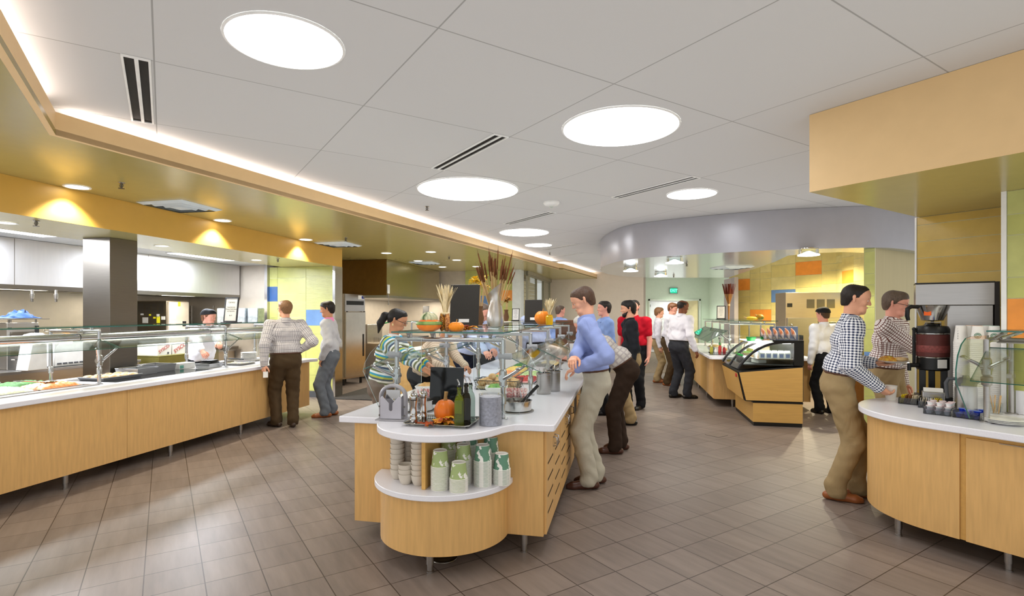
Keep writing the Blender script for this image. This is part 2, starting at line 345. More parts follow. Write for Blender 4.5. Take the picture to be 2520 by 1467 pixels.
# ---- right side: soffit over the coffee counter
bs, as_ = toA((2.179, 3.924))
def aprism(b, b0, b1, a0, a1, z0, z1): return b.prism([tuple(AB(x, y)[:2]) for x, y in ((b0, a0), (b1, a0), (b1, a1), (b0, a1))], z0, z1)
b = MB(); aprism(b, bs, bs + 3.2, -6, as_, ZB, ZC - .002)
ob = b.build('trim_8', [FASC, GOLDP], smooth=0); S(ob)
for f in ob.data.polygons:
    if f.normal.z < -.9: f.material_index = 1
# recessed tile wall and near pilaster wall
rb = 5.86; ra = toA((3.752, 4.965))[1]
tilewall('wall_coffee_recess', AB(rb, ra), AB(rb, .1), 0, ZB, .12, [.305 * 3, .2, .61], seed=11, hl={}, pal=(mat('recess_shaded_lime', 'C4A450', .22, vary=.08, scale=5), mat('recess_shaded_lime_light', 'C9AC5A', .22, vary=.08, scale=6)))  # same lime tile, its dimmer warmer light in the recess put into the colour
b = MB(); aprism(b, rb - .012, rb + .13, ra, ra + .014, 0, ZB); S(b.build('trim_9', WHITE, smooth=0))
nb = 5.02; na = toA(AB(0, 0))[1]
pt = Vector((3.605, 3.90)); nb, na = toA(pt)
tilewall('wall_coffee_near', AB(nb, na), AB(nb, na - 3), 0, ZB, .5, [.61, .305], seed=13, base=False, hl={(0, 5): 3}, cuts={0: [.178, .483, .788, 1.093, 1.397, 1.702, 1.854, 2.16, 2.31]})
b = MB(); aprism(b, nb - .014, nb + .5, na, na + .03, 0, ZB); S(b.build('trim_10', WHITE, smooth=0))
# ---- curved grey soffit
cur = [(6.9, 8.4), (6.3, 7.95), (5.77, 7.64), (5.35, 7.38), (4.95, 7.24), (4.3, 7.34), (3.68, 7.53), (2.93, 7.94), (2.15, 8.54), (1.88, 8.95), (1.77, 9.5), (1.74, 10.2), (1.80, 10.9), (2.0, 11.7), (2.4, 12.5), (2.95, 13.1), (3.5, 13.35)]
def spline(P, n=6):
    out = []
    for i in range(len(P) - 1):
        p0, p1, p2, p3 = [Vector(P[min(max(j, 0), len(P) - 1)]) for j in (i - 1, i, i + 1, i + 2)]
        for k in range(n):
            t_ = k / n; out.append(tuple(.5 * ((2 * p1) + (p2 - p0) * t_ + (2 * p0 - 5 * p1 + 4 * p2 - p3) * t_ ** 2 + (3 * p1 - p0 - 3 * p2 + p3) * t_ ** 3)))
    return out + [tuple(P[-1])]
sp = spline(cur)
b = MB(); b.prism(sp + [(5.40, 13.38), (5.30, 12.9), (4.55, 9.3), (4.25, 8.25), (4.42, 7.92), (4.8, 7.76), (5.3, 7.9), (5.9, 8.25), (6.75, 8.75)], ZB, ZC - .003)
ob = b.build('trim_11', [mat('silver_paint', 'AFAFB6', .28, .25, vary=.02, spec=.6), mat('silver_soffit', 'A9AFB0', .16, .25, vary=.02, spec=.6)], smooth=30); S(ob)
for f in ob.data.polygons:
    if f.normal.z < -.9: f.material_index = 1
# station back tile walls
tilewall('wall_station_left', (5.80, 14.3), (7.27, 12.0), 0, ZC - .01, .12, [.61, .28, .3, .61, .61, .34], seed=21, hl={(0, 8): 3, (1, 4): 3, (2, 4): 3, (3, 6): 4, (4, 8): 3}, cuts={0: [.42, .725, 1.03, 1.27, 1.575, 1.88, 2.02, 2.19, 2.49, 2.8, 3.03], 1: [.42, .725, 1.03, 1.383, 1.69, 1.85, 2.16, 2.46, 2.62, 2.9], 2: [.42, .725, 1.03, 1.383, 1.69, 1.85, 2.16, 2.46, 2.62, 2.9], 3: [.42, .725, 1.03, 1.25, 1.55, 1.86, 2.17, 2.47, 2.78, 3.03], 4: [.42, .725, 1.03, 1.3, 1.6, 1.9, 2.2, 2.49, 2.81, 3.03]}, pal=(mat('warm_lit_lime', 'CFC078', .25, vary=.09, scale=5), mat('warm_lit_lime_light', 'D5C886', .25, vary=.09, scale=6)))  # lime tile with the station's warm bright light put into its colour
tilewall('wall_station_right', (7.27, 12.0), (6.85, 9.6), 0, ZC - .01, .12, [.3, .55, .61, .95], seed=23, hl={(1, 7): 3, (3, 6): 4}, cuts={1: [.42, .725, 1.03, 1.33, 1.63, 1.93, 2.24, 2.51, 2.8], 3: [.42, .725, 1.03, 1.33, 1.6, 1.86, 2.16, 2.46, 2.77]}, pal=(MATS['warm_lit_lime'], MATS['warm_lit_lime_light']))
OLIVE = mat('olive_wallcover', 'B9AE86', .6, scale=3, stretch=(60, 60, .5), vary=.08)
w0 = Vector((4.93, 7.27)); bd = Vector((cy, sy)); ad = Vector((-sy, cy))
q = [w0, w0 + bd * 3.2, w0 + bd * 3.2 + ad * .14, w0 + ad * .14]
S(MB().prism([tuple(x) for x in q], 0, ZB + .002).build('wall_olive', OLIVE, smooth=0))
tilewall('wall_olive_end', w0 + ad * .13 - bd * .014, w0 - bd * .014 - ad * .005, 0, ZB, .012, [.2], seed=29, base=False, hl={(0, 3): 4})
S(MB().prism([(5.52, 13.3), (5.62, 13.3), (5.8, 14.4), (5.7, 14.4)], 0, ZB + .01).build('trim_12', mat('mauve_paint', 'A79E9A', .5), smooth=0))
# ================================================================== CEILING FIXTURES
DISC = emitter('disc_glow', 'FFFFFF', 10)
def disc(u, v, dia, label):
    p = G(u, v, ZC); t = T('ceiling_light', label, 'ceiling light', (p.x, p.y, ZC), 0, 'round ceiling lights')
    r = dia / 2
    MB().lathe([(r + .012, -.001), (r + .012, -.008), (r, -.010), (r, -.001)], 48, cap=False).build('frame', WHITE, t)
    MB().lathe([(r, -.002), (r, -.007)], 48).build('diffuser', DISC, t)
disc(703, 105, .585, 'nearest round ceiling light, left of centre near the top of the view')
disc(1526, 314, .885, 'large round ceiling light right of centre, beside the tan soffit')
disc(1152, 467, 1.17, 'largest round ceiling light, between a slot diffuser and the smoke detector')
disc(1702, 477, .575, 'small round ceiling light in front of the curved silver soffit')
disc(1290, 572, .875, 'round ceiling light just above the cattail tips')
disc(1325, 603, .565, 'farthest small round ceiling light')
def slot(b0, a0, label, ln=1.2):
    p = AB(b0, a0); t = T('slot_diffuser', label, 'air vent', (p.x, p.y, ZC), RA, 'linear slot diffusers in the white ceiling')
    MB().box(-.15, -.02, 0, ln, -.004, -.001).build('backing', mat('vent_dark', '151211', .7), t, smooth=0)
    b = MB()
    for x in (-.157, -.095, -.028): b.box(x, x + (.012 if x != -.095 else .02), 0, ln, -.012, -.001)
    b.box(-.157, -.016, -.01, 0, -.012, -.001).box(-.157, -.016, ln, ln + .01, -.012, -.001)
    b.build('frame', WHITE, t, smooth=0)
o0 = (1.173, 2.4925); cs = 1.2192
def gp(i, j): return (o0[0] + j * cs, o0[1] + i * cs)
slot(*gp(1, -1), 'slot diffuser nearest the view, at far left in the white ceiling')
slot(*gp(1, 1), 'slot diffuser with wide black slots beside the largest round light')
slot(*gp(1, 3), 'slot diffuser beside the small round light in front of the curved soffit')
def slotpx(u0, v0, label):
    b0, a0 = toA(G(u0, v0, ZC)); slot(b0, a0, label)
slotpx(1370, 523, 'slot diffuser just above the round light over the cattails')
slotpx(1428, 601, 'short looking slot diffuser, second farthest, above the tan cove')
slotpx(1436, 623, 'farthest slot diffuser near the end of the cove')
# detectors and sprinklers
p = G(1357, 497, ZC); t = T('smoke_detector', 'white round smoke detector on the white ceiling', 'smoke detector', p)
MB().lathe([(.105, -.001), (.105, -.02), (.085, -.045), (.03, -.055)], 28).build('housing', WHITE, t)
MB().ell((0, 0, -.065), (.028, .028, .025)).build('lens', GLASS, t)
def sprink(u, v, z, label):
    p = G(u, v, z); t = T('ceiling_sprinkler', label, 'sprinkler', (p.x, p.y, z), 0, 'ceiling sprinklers')
    MB().lathe([(.03, -.001), (.028, -.006), (.01, -.008)], 16).build('plate', STEEL2, t)
    MB().cyl((0, 0, -.005), (0, 0, -.05), .008).build('body', STEELD, t)
    b = MB().lathe([(.026, -.052), (.026, -.055)], 16); b.tube([(-.012, 0, -.01), (-.018, 0, -.03), (0, 0, -.052)], .003, 6).tube([(.012, 0, -.01), (.018, 0, -.03), (0, 0, -.052)], .003, 6); b.build('deflector', STEELD, t)
sprink(1051, 508, ZC, 'sprinkler head on the white ceiling left of the smoke detector')
sprink(1353, 622, ZC, 'tiny sprinkler head on the white ceiling near the far cove')
sprink(299, 450, ZY, 'sprinkler head on the yellow ceiling left of the square air vent')
sprink(851, 585, ZY, 'sprinkler head on the yellow ceiling above the second square vent')
sprink(1105, 632, ZY, 'sprinkler head on the yellow ceiling near the grill hood')
sprink(89, 543, ZB, 'sprinkler head under the mustard beam at far left')
sprink(684, 637, ZB, 'sprinkler head under the mustard beam near the lime tiles')
sprink(1690, 648, ZB, 'sprinkler head under the silver soffit beside a drum light')
sprink(1658, 677, ZB, 'sprinkler head under the silver soffit near the corridor')
# square four-way vents
def vent(u, v, z, rot, label, sz=.6):
    p = G(u, v, z); t = T('square_vent', label, 'air vent', (p.x, p.y, z), rot, 'square ceiling vents'); h = sz / 2
    b = MB()
    for i, (a, c) in enumerate(((h, h - .05), (h - .09, h - .125), (h - .165, h - .195))):
        z0 = -.006 - .006 * i
        for q in range(4):
            b.M = Matrix.Rotation(q * pi / 2, 4, 'Z'); b.add([(-a, -a, -.002), (a, -a, -.002), (c, -c, z0 - .02), (-c, -c, z0 - .02)], [(0, 1, 2, 3)])
    b.M = Matrix(); b.box(-.08, .08, -.08, .08, -.03, -.026); b.build('louver', mat('vent_white', 'C9D2D6', .5), t, smooth=0)
    MB().box(-h + .03, h - .03, -h + .03, h - .03, -.0015, -.0008).build('backing', mat('vent_dark', '151211', .7), t, smooth=0)
vent(445, 507, ZY, RC, 'large square air vent in the yellow ceiling over the serving line')
vent(833, 601, ZY, RC, 'square air vent in the yellow ceiling past the end of the beam')
vent(1045, 647, ZY, RC, 'small square air vent in the yellow ceiling by the grill hood')
vent(1800, 658, ZB, RC + .35, 'square air vent under the silver soffit')
# recessed downlights
DLM = emitter('downlight_glow', 'FFFDF4', 7)
def down(u, v, z, label, dia=.17, pw=30, size=78, col='FFF5E2'):
    p = G(u, v, z) + (Vector((.07, -.015, 0)) if pw > 60 else Vector((0, 0, 0))); t = T('downlight', label, 'ceiling light', (p.x, p.y, z), 0, 'recessed downlights'); r = dia / 2
    MB().lathe([(r + .018, -.0005), (r + .016, -.006), (r, -.006), (r - .004, -.0005)], 28, cap=False).build('trim_ring', WHITE, t)
    MB().lathe([(r, -.001), (r - .01, -.004)], 28).build('lens', DLM, t)
    if pw: spot((p.x, p.y, z - .03), pw, size, col, .55)
down(175, 461, ZY, 'recessed downlight at far left in the yellow ceiling', .19, 100, 112)
down(536, 543, ZY, 'recessed downlight between the beam and the large square vent', .19, 100, 112)
down(743, 590, ZY, 'recessed downlight near the end of the mustard beam', .19, 100, 112)
down(951, 623, ZY, 'recessed downlight above the tall refrigerator', .19, 40, 100)
down(1060, 620, ZY, 'recessed downlight in the yellow ceiling left of the cattails', .19, 40, 100)
down(1029, 642, ZY, 'recessed downlight just left of the small square vent', .19, 30, 100)
down(1124, 640, ZY, 'recessed downlight right of the small square vent', .19, 30, 100)
down(1089, 657, ZY, 'recessed downlight over the grill end wall', .19, 20, 100)
down(1172, 656, ZY, 'recessed downlight in front of the far lime tiles, left of the cattails', .19, 30, 100)
down(15, 548, ZB, 'recessed downlight under the mustard beam at the left edge of the view', .15, 12, 100, 'FFFFFF')
down(399, 605, ZB, 'recessed downlight under the mustard beam right of the steel column', .15, 12, 100, 'FFFFFF')
down(631, 640, ZB, 'recessed downlight under the mustard beam near its lime tiled end', .15, 12, 100, 'FFFFFF')
# kitchen fluorescent troffers
FLM = emitter('troffer_glow', 'F4F8FF', 9)
for i, t_ in enumerate((.6, 4.55, 7.55)):
    t = T('troffer_light', ['fluorescent strip light over the kitchen, outside left', 'fluorescent strip light seen left of the steel column', 'long fluorescent strip light over the steel hood right of the column'][i], 'ceiling light', CI(-6.75, t_, 2.53), RC, 'fluorescent strip lights over the kitchen')
    MB().box(-.16, .16, -.62, .62, -.012, -.001).build('frame', WHITE, t, smooth=0); MB().box(-.14, .14, -.6, .6, -.016, -.0125).build('lens', FLM, t, smooth=0)
    area(CI(-6.75, t_, 2.505), 140, .28, 1.2, RC, 'EEF4FF')
# glass drum lights under the curved soffit
DRM = emitter('drum_glow', 'F6FCFF', 5); FROST = thin_glass('drum_glass', 'E9F2F2', .8)
for u, v, lab in ((1552, 663, 'glass drum light at the left tip of the curved soffit'), (1660, 642, 'glass drum light under the soffit, middle of the four'), (1626, 676, 'glass drum light deepest under the soffit, above the exit sign'), (1990, 622, 'glass drum light nearest, over the pastry station')):
    p = G(u, v, ZB - .06); t = T('drum_light', lab, 'ceiling light', (p.x, p.y, ZB), 0, 'glass drum lights under the silver soffit')
    MB().lathe([(.12, -.001), (.12, -.012), (.03, -.014)], 28).build('canopy', STEEL2, t)
    MB().lathe([(.125, -.02), (.125, -.10)], 28, cap=False).build('drum', FROST, t)
    MB().lathe([(.02, -.04), (.10, -.075), (.135, -.085), (.135, -.10), (.09, -.105)], 28).build('lens', DRM, t)
    spot((p.x, p.y, ZB - .13), 45, 130, 'FFF8E8')
# warm wall wash on the pastry station tiles and the green corridor
for (x, y, lab) in ((6.2, 11.4, 'recessed downlight hidden above the pastry station tiles'), (5.6, 9.6, 'recessed downlight over the far service counter')):
    t = T('downlight', lab, 'ceiling light', (x, y, ZC), 0, 'recessed downlights'); MB().lathe([(.09, -.001), (.08, -.004)], 24).build('lens', DLM, t); spot((x, y, ZC - .06), 400, 140, 'FFEFC8', .6)
t = T('downlight', 'recessed downlight in the corridor near the exit sign', 'ceiling light', (6.6, 20.9, ZC), 0, 'recessed downlights'); MB().lathe([(.09, -.001), (.08, -.004)], 24).build('lens', DLM, t); spot((6.6, 20.9, ZC - .03), 150, 120, 'F6FFF0', .6)
t = T('downlight', 'unseen downlight outside the view, set to light the near coffee tiles', 'ceiling light', AB(4.6, .2, ZB), 0, 'recessed downlights'); MB().lathe([(.09, -.001), (.08, -.004)], 24).build('lens', DLM, t); q = AB(4.6, .2); spot((q.x, q.y, ZB - .03), 45, 130, 'FFF4DC', .6)  # unseen lamp kept outside the view to light the near coffee tiles
# ================================================================== SERVING COUNTERS
ZT = .87; TT = .045
def CM(s0, t0, z0=0): return Matrix.Translation((-s0, -t0, -z0))
def CT(name, label, cat, s, t, z=0, group=None, rot=0): return T(name, label, cat, CI(s, t, z), RC + rot, group)
def leg(parent, x, y, h=.13):
    b = MB(); b.lathe([(.023, h + .002), (.023, .05), (.019, .048), (.019, .012), (.022, .01), (.022, 0)][::-1], 18, (x, y, 0)); return b.build('leg', STEEL, parent)
def rimtop(name, label, poly, root, cat='countertop'):
    b = MB(); b.prism(poly, ZT - TT, ZT); o = b.build(name, QUARTZ, None, smooth=30, bev=.006, loc=CI(*root), rotz=RC); return tag(o, label, cat)
# ---- island
IS, IT = -1.2, 3.474
isl = CT('serving_island_cabinet', 'long maple island cabinet with rounded shelf end nearest the view', 'cabinet', IS, IT)
b = MB(); b.M = CM(IS, IT); b.box(-1.876, -.529, 3.474, 8.25, .13, ZT - TT - .001); b.build('body', MAPLE, isl, smooth=0)
b = MB(); b.prism(arcpts((0, 0), .432, 180, 360, 40), .13, .474); b.build('rounded_end', MAPLE, isl)
b = MB(); b.prism(arcpts((0, -.006), .468, 180, 360, 44), .475, .51); b.build('shelf', QUARTZ, isl, bev=.004)
MB().box(-.028, -.004, -.37, -.001, .511, ZT - TT - .001).build('divider', MAPLE2, isl, smooth=0)
for x, y in ((-.476, .05), (.534, .05), (.02, -.35), (.534, 1.6), (-.476, 1.6), (.534, 3.2), (-.476, 3.2), (.534, 4.6)): leg(isl, x, y)
for k in range(6):
    y0 = .03 + k * .78; dk = MB()
    if k in (0, 1):
        for q in range(2):
            y = y0 + q * .385; dr = MB().box(.672, .688, y, y + .378, .135, .82).build('door', MAPLE, isl, smooth=0)
            b = MB(); b.k = 0
            for z in (.25, .36, .47, .58): b.box(.6875, .6895, y + .06, y + .32, z, z + .012)
            b.build('louver', mat('slot_shadow', '3A2A18', .8), dr, smooth=0)
            yy = y + (.33 if q == 0 else .03)
            MB().tube([(.689, yy, .64), (.715, yy, .645), (.715, yy, .70), (.689, yy, .705)], .006, 8).build('handle', STEEL2, dr)
    else:
        dr = MB().box(.672, .688, y0, y0 + .37, .135, .82).build('door', MAPLE, isl, smooth=0)
        MB().tube([(.689, y0 + .05, .64), (.715, y0 + .05, .645), (.715, y0 + .05, .70), (.689, y0 + .05, .705)], .006, 8).build('handle', STEEL2, dr)
        b = MB().box(.672, .68, y0 + .39, y0 + .74, .42, .78); b.build('vent_grille', BLACK, isl, smooth=0)
ar = arcpts((0, -.034), .44, 190, 345, 44)
top = [(-.78, 4.82), (-.78, -.034), (-.46, -.034)] + ar + [(.455, -.10), (.49, -.055), (.545, -.034), (.715, -.034), (.745, -.02), (.75, .01), (.75, 4.82)]
rimtop('island_countertop', 'white stone countertop of the island with a rounded front', top, (IS, IT))
# ---- left serving line
LS, LT = -4.94, 0.6
lc = CT('serving_line_cabinet', 'long maple serving cabinet on steel legs along the kitchen', 'cabinet', LS, LT)
b = MB(); b.M = CM(LS, LT); b.box(-5.95, -4.96, LT, 7.685, .13, ZT - TT - .001); b.build('body', MAPLE2, lc, smooth=0)
edges = [.6, 1.21, 2.85, 4.495, 6.135, 7.69]
for a_, c_ in zip(edges, edges[1:]): MB().box(-.02, 0, a_ - LT + .002, c_ - LT - .002, .13, ZT - TT - .0015).build('front_panel', MAPLE, lc, smooth=0)
for y in (1.6, 2.767, 3.914, 5.061, 6.177, 7.3): leg(lc, -.04, y - LT); leg(lc, -.9, y - LT)
rimtop('serving_line_countertop', 'long white stone countertop in front of the kitchen', [(-1.12, 0), (.06, 0), (.06, 7.02), (.12, 7.1), (.10, 7.17), (-1.12, 7.17)], (LS, LT))
# ---- sneeze guards
def pane(b, p0, p1, th=.005):
    "slanted pane: p0,p1 (x,z) profile, extruded by caller through y"
    d = Vector((p1[0] - p0[0], p1[1] - p0[1])).normalized(); n = Vector((-d.y, d.x)) * th
    return [p0, p1, (p1[0] + n.x, p1[1] + n.y), (p0[0] + n.x, p0[1] + n.y)]
def glassbox(name, parent, poly, y0, y1, edge=GLEDGE, tint=GLASS):
    b = MB(); b.prismy(poly, y0, y1); o = b.build(name, [tint, edge], parent, smooth=0)
    big = sorted(o.data.polygons, key=lambda f: -f.area)[:2]
    for f in o.data.polygons: f.material_index = 1
    for f in big: f.material_index = 0
    return o
def glassflat(name, parent, poly, z0, z1, edge=GLEDGE, tint=GLASS):
    b = MB(); b.prism(poly, z0, z1); o = b.build(name, [tint, edge], parent, smooth=0)
    for f in o.data.polygons: f.material_index = 0 if abs(f.normal.z) > .9 else 1
    return o
CLEARG = thin_glass('pale_glass', 'FBFDFC', .4)
WEDGE = mat('bright_edge', 'DDEFF0', .2, vary=.01)
def uframe(parent, x0, x1, y, zt=1.41, r=.016):
    b = MB()
    for x in (x0, x1): b.cyl((x, y, 0), (x, y, zt - ZT), r).lathe([(.035, 0), (.035, .008), (r, .012)], 20, (x, y, 0)).lathe([(r, .10), (.024, .105), (.024, .16), (r, .175)], 18, (x, y, 0))
    b.tube([(x0 - .0, y, zt - ZT), (x1, y, zt - ZT)], r, 14).ell((x0, y, zt - ZT), r).ell((x1, y, zt - ZT), r)
    return b.build('post_frame', SATIN, parent)
def bracket(parent, x, y, z, dx, dz, sgn):
    "pair of arms from a hub on the post to the pane"
    b = MB(); b.cyl((x - .0, y - .028, z), (x, y + .028, z), .026, n=14).lathe([(.018, -.06), (.027, -.05), (.027, .05), (.018, .06)], 16, (x, y, z))
    for q in (-1, 1):
        e = (x + dx, y + q * .11, z + dz)
        b.tube([(x + sgn * .01, y + q * .022, z), (x + dx * .45, y + q * .05, z + dz * .35), (x + dx * .8, y + q * .09, z + dz * .75), e], [.013, .012, .010, .009], 10).lathe([(.018, -.004), (.02, .004), (.008, .012)], 14, e)
    return b.build('bracket', SATIN, parent)
def standoff(parent, x, y, z0, z1):
    return MB().lathe([(.010, z0), (.012, z0 + .01), (.019, z1 - .004), (.019, z1)], 16, (x, y, 0)).build('standoff', SATIN, parent)
GS, GT = -1.213, 3.575
ig = CT('island_sneeze_guard', 'glass and steel food guard standing on the island', 'sneeze guard', GS, GT, ZT)
fr = [0, 1.085, 2.17, 3.255, 4.34]
for y in fr:
    uframe(ig, -.39, .39, y)
    for s_ in (-1, 1):
        bracket(ig, s_ * .39, y + .001, .28, s_ * .13, .075, s_)
        MB().cyl((s_ * .36, y, .43), (s_ * .45, y, .43), .022).build('clamp_knob', GREY, ig)
        standoff(ig, s_ * .3, y, .556, .586); standoff(ig, s_ * .12, y, .556, .586)
for k in range(4):
    for s_ in (-1, 1):
        glassbox('side_pane', ig, pane(None, (s_ * .41, 1.30 - ZT), (s_ * .655, 1.19 - ZT)), fr[k] + .01, fr[k + 1] - .01)
glassflat('top_pane', ig, [(-.405, -.06), (.405, -.06), (.405, 2.15), (-.405, 2.15)], .587, .597)
glassflat('top_pane', ig, [(-.405, 2.16), (.405, 2.16), (.405, 4.5), (-.405, 4.5)], .587, .597)
for s_ in (-1, 1):
    pl = [(s_ * .19, .55), (s_ * .40, .55), (s_ * .47, .53), (s_ * .53, .49), (s_ * .58, .44), (s_ * .62, .37), (s_ * .635, .31), (s_ * .50, .03), (s_ * .42, .03), (s_ * .19, .24)]
    glassbox('end_pane', ig, pl, -.035, -.028, WEDGE, CLEARG)
    glassbox('end_pane', ig, [(p[0], p[1]) for p in pl[:-2]] + [(s_ * .42, .05), (s_ * .19, .05)], 4.37, 4.377, WEDGE, CLEARG)
# left guard
XS, XT = -5.265, 4.477
lg = CT('serving_line_sneeze_guard', 'long glass and steel food guard over the serving line', 'sneeze guard', XS, XT, ZT)
fl = [-3.53, -1.765, 0, 1.771, 3.15]
for y in fl:
    uframe(lg, -.62, 0, y, 1.41, .017); bracket(lg, 0, y + .001, .24, .10, .13, 1)
    standoff(lg, -.1, y, .556, .58); standoff(lg, -.33, y, .556, .58)
    MB().tube([(-.33, y - .12, .56), (-.22, y, .55), (-.1, y + .1, .56)], .008, 8).tube([(-.1, y - .1, .56), (-.22, y, .55), (-.33, y + .12, .56)], .008, 8).build('spider_bracket', SATIN, lg)
for k in range(4):
    glassflat('top_pane', lg, [(-.42, fl[k] + .01), (.0, fl[k] + .01), (.0, fl[k + 1] - .01), (-.42, fl[k + 1] - .01)], .581, .591)
    glassbox('front_pane', lg, pane(None, (.02, .455), (.26, .372)), fl[k] + .01, fl[k + 1] - .01)
    MB().cyl((-.27, fl[k] + .004, .475), (-.27, fl[k + 1] - .004, .475), .041, n=22).build('light_tube', SATIN, lg)
    MB().box(-.285, -.255, fl[k] + .06, fl[k + 1] - .06, .4305, .4335).build('tube_lens', emitter('tube_glow', 'FFF6E6', 5), lg, smooth=0)
glassbox('end_pane', lg, [(-.6, .55), (-.05, .55), (.03, .53), (.11, .48), (.17, .42), (.2, .33), (.04, .04), (-.6, .04)], 3.19, 3.197, WEDGE, CLEARG)
# ---- grill counter behind the island
gc = CT('grill_counter', 'maple counter with white top in front of the grill', 'counter', -4.4, 8.95)
MB().box(0, .72, 0.03, 5.2, .10, ZT - TT).build('body', MAPLE, gc, smooth=0); MB().box(-.05, .8, 0, 5.3, ZT - TT + .001, ZT).build('top', QUARTZ, gc, bev=.004)
for y in (.1, 2.5, 5): leg(gc, .65, y, .10); leg(gc, .07, y, .10)
gg = CT('grill_counter_guard', 'glass shelf guard on the grill counter behind the woman', 'sneeze guard', -4.0, 10.2, ZT)
for y in (0, 1.7, 3.4): uframe(gg, -.25, .25, y)
glassflat('top_pane', gg, [(-.27, -.2), (.27, -.2), (.27, 3.7), (-.27, 3.7)], .556, .566)
# ---- far pastry and salad counter on the right
FS, FT = 1.48, 9.67
fc = CT('far_counter_cabinet', 'maple cabinet of the far right counter beside the pastry case', 'cabinet', FS, FT)
MB().box(0.001, 1.5, 0, 4.0, .13, ZT - TT - .001).build('body', MAPLE, fc, smooth=0)
for k in range(5): MB().box(-.014, 0, .02 + k * .8, .8 + k * .8, .135, .82).build('front_panel', MAPLE2 if k % 2 else MAPLE, fc, smooth=0)
for x, y in ((.3, .05), (.05, 1.2), (.05, 2.4), (.05, 3.7), (1.3, .05)): leg(fc, x, y)
rimtop('far_countertop', 'white stone top of the far right counter', [(-.11, -.2), (-.08, -.25), (1.5, -.25), (1.5, 4.05), (-.11, 4.05)], (FS, FT))
fg = CT('far_counter_sneeze_guard', 'small glass food guard on the far right counter', 'sneeze guard', FS + .62, FT + .1, ZT)
fy = [0, .95, 1.9, 2.85]
for y in fy:
    uframe(fg, -.36, .36, y, 1.41); bracket(fg, -.36, y + .001, .28, -.13, .075, -1); standoff(fg, -.2, y, .556, .586); standoff(fg, .2, y, .556, .586)
for k in range(3): glassbox('side_pane', fg, pane(None, (-.38, .43), (-.72, .23)), fy[k] + .01, fy[k + 1] - .01, GLEDGE, thin_glass('green_glass', 'CFE3D8', .9))
glassflat('top_pane', fg, [(-.4, -.06), (.4, -.06), (.4, 3.0), (-.4, 3.0)], .587, .597)
glassbox('end_pane', fg, [(.19, .55), (-.40, .55), (-.53, .49), (-.62, .37), (-.64, .31), (-.50, .03), (.19, .03)], -.035, -.028, WEDGE, CLEARG)
# ---- coffee counter on the right (ceiling-grid frame: x = b towards the wall, y = a away)
KB, KA = 4.32, 2.09
cc = T('coffee_counter_cabinet', 'maple coffee counter cabinet with rounded end at right of view', 'cabinet', AB(KB, KA), RA)
e0 = -.62; NX = toA(pt)[0] - KB - .02; NA = toA(pt)[1] - KA + .04
def endcap(r, y0, grow=0):   # half-round end, flat back at x=1.29
    return [(1.50, NA), (NX, NA), (NX, -4.2), (-grow, -4.2), (-grow, y0)] + [(.645 - (.645 + grow) * cos(radians(a)), y0 + (.62 + grow) * sin(radians(a))) for a in range(4, 177, 4) if .645 - (.645 + grow) * cos(radians(a)) < 1.30] + [(1.50, y0)]
yj = toA(G(2366, 1062, .825))[1] - KA
b = MB(); b.prism([(1.50, NA), (NX, NA), (NX, yj), (0, yj)] + endcap(0, e0)[4:], .13, ZT - TT - .001)
b.build('rounded_end', MAPLE, cc)
MB().box(.012, NX, -4.2, yj - .001, .13, ZT - TT - .001).build('body', MAPLE2, cc, smooth=0)
dw = MB().box(-.004, .011, yj - .75, yj - .035, .13, ZT - TT - .03).build('door', MAPLE, cc, smooth=0)
MB().box(-.012, -.004, yj - .33, yj - .20, ZT - TT - .034, ZT - TT - .030).build('handle', STEEL2, dw, smooth=0)
MB().box(-.004, .011, yj - 1.6, yj - .755, .13, ZT - TT - .03).build('door', MAPLE, cc, smooth=0)
for u, v in ((2211, 1318), (2482, 1405)):
    q = toA(G(u, v, 0)); leg(cc, q[0] - KB, q[1] - KA)
leg(cc, .6, -.7); leg(cc, .1, -2.2)
b = MB(); b.prism(endcap(0, e0, .06), ZT - TT, ZT); tag(b.build('coffee_countertop', QUARTZ, None, smooth=30, bev=.006, loc=AB(KB, KA), rotz=RA), 'white stone coffee countertop with rounded end at right', 'countertop')
S(MB().box(NX + .003, NX + .015, -4.2, toA(pt)[1] - KA - .05, ZT + .001, ZT + .17).build('trim_13', QUARTZ, None, smooth=0, loc=AB(KB, KA), rotz=RA))
# sneeze guard at the right edge
f0 = toA(G(2428, 1040, ZT)); f1 = toA(G(2489, 1019, ZT))
rg = T('coffee_counter_sneeze_guard', 'glass and steel food guard at the right edge of the view', 'sneeze guard', AB(f0[0], f0[1], ZT), RA)
dx, dy = f1[0] - f0[0], f1[1] - f0[1]
b = MB()
for x, y, zt in ((0, 0, .55), (dx, dy, .53)): b.cyl((x, y, 0), (x, y, zt), .017).lathe([(.036, 0), (.036, .008), (.017, .012)], 20, (x, y, 0))
b.tube([(0, 0, .54), (.05, -.01, .55), (.09, -.04, .55)], .017).tube([(.09, -.03, .545), (.09, -1.8, .545)], .02).lathe([(.017, .24), (.028, .25), (.033, .30), (.017, .31)], 18)
b.build('post', STEEL, rg)
bracket(rg, 0, 0, .37, -.04, .06, -1)
MB().box(dx - .05, dx + .05, dy - .015, dy + .015, .26, .29).build('collar', GREY, rg, bev=.004)
MB().tube([(.05, -.03, .56), (.02, -.06, .58), (-.02, -.1, .60)], .012).tube([(.05, -.06, .56), (.1, -.1, .58), (.13, -.14, .60)], .012).build('spider_bracket', STEEL2, rg)
glassflat('top_pane', rg, [(-.08, -.02), (.32, -.02), (.32, -1.9), (-.08, -1.9)], .603, .613)
b = MB(); o = glassbox('front_pane', rg, [(-.30, .30), (.02, .50), (.024, .494), (-.296, .294)], -1.9, .0)
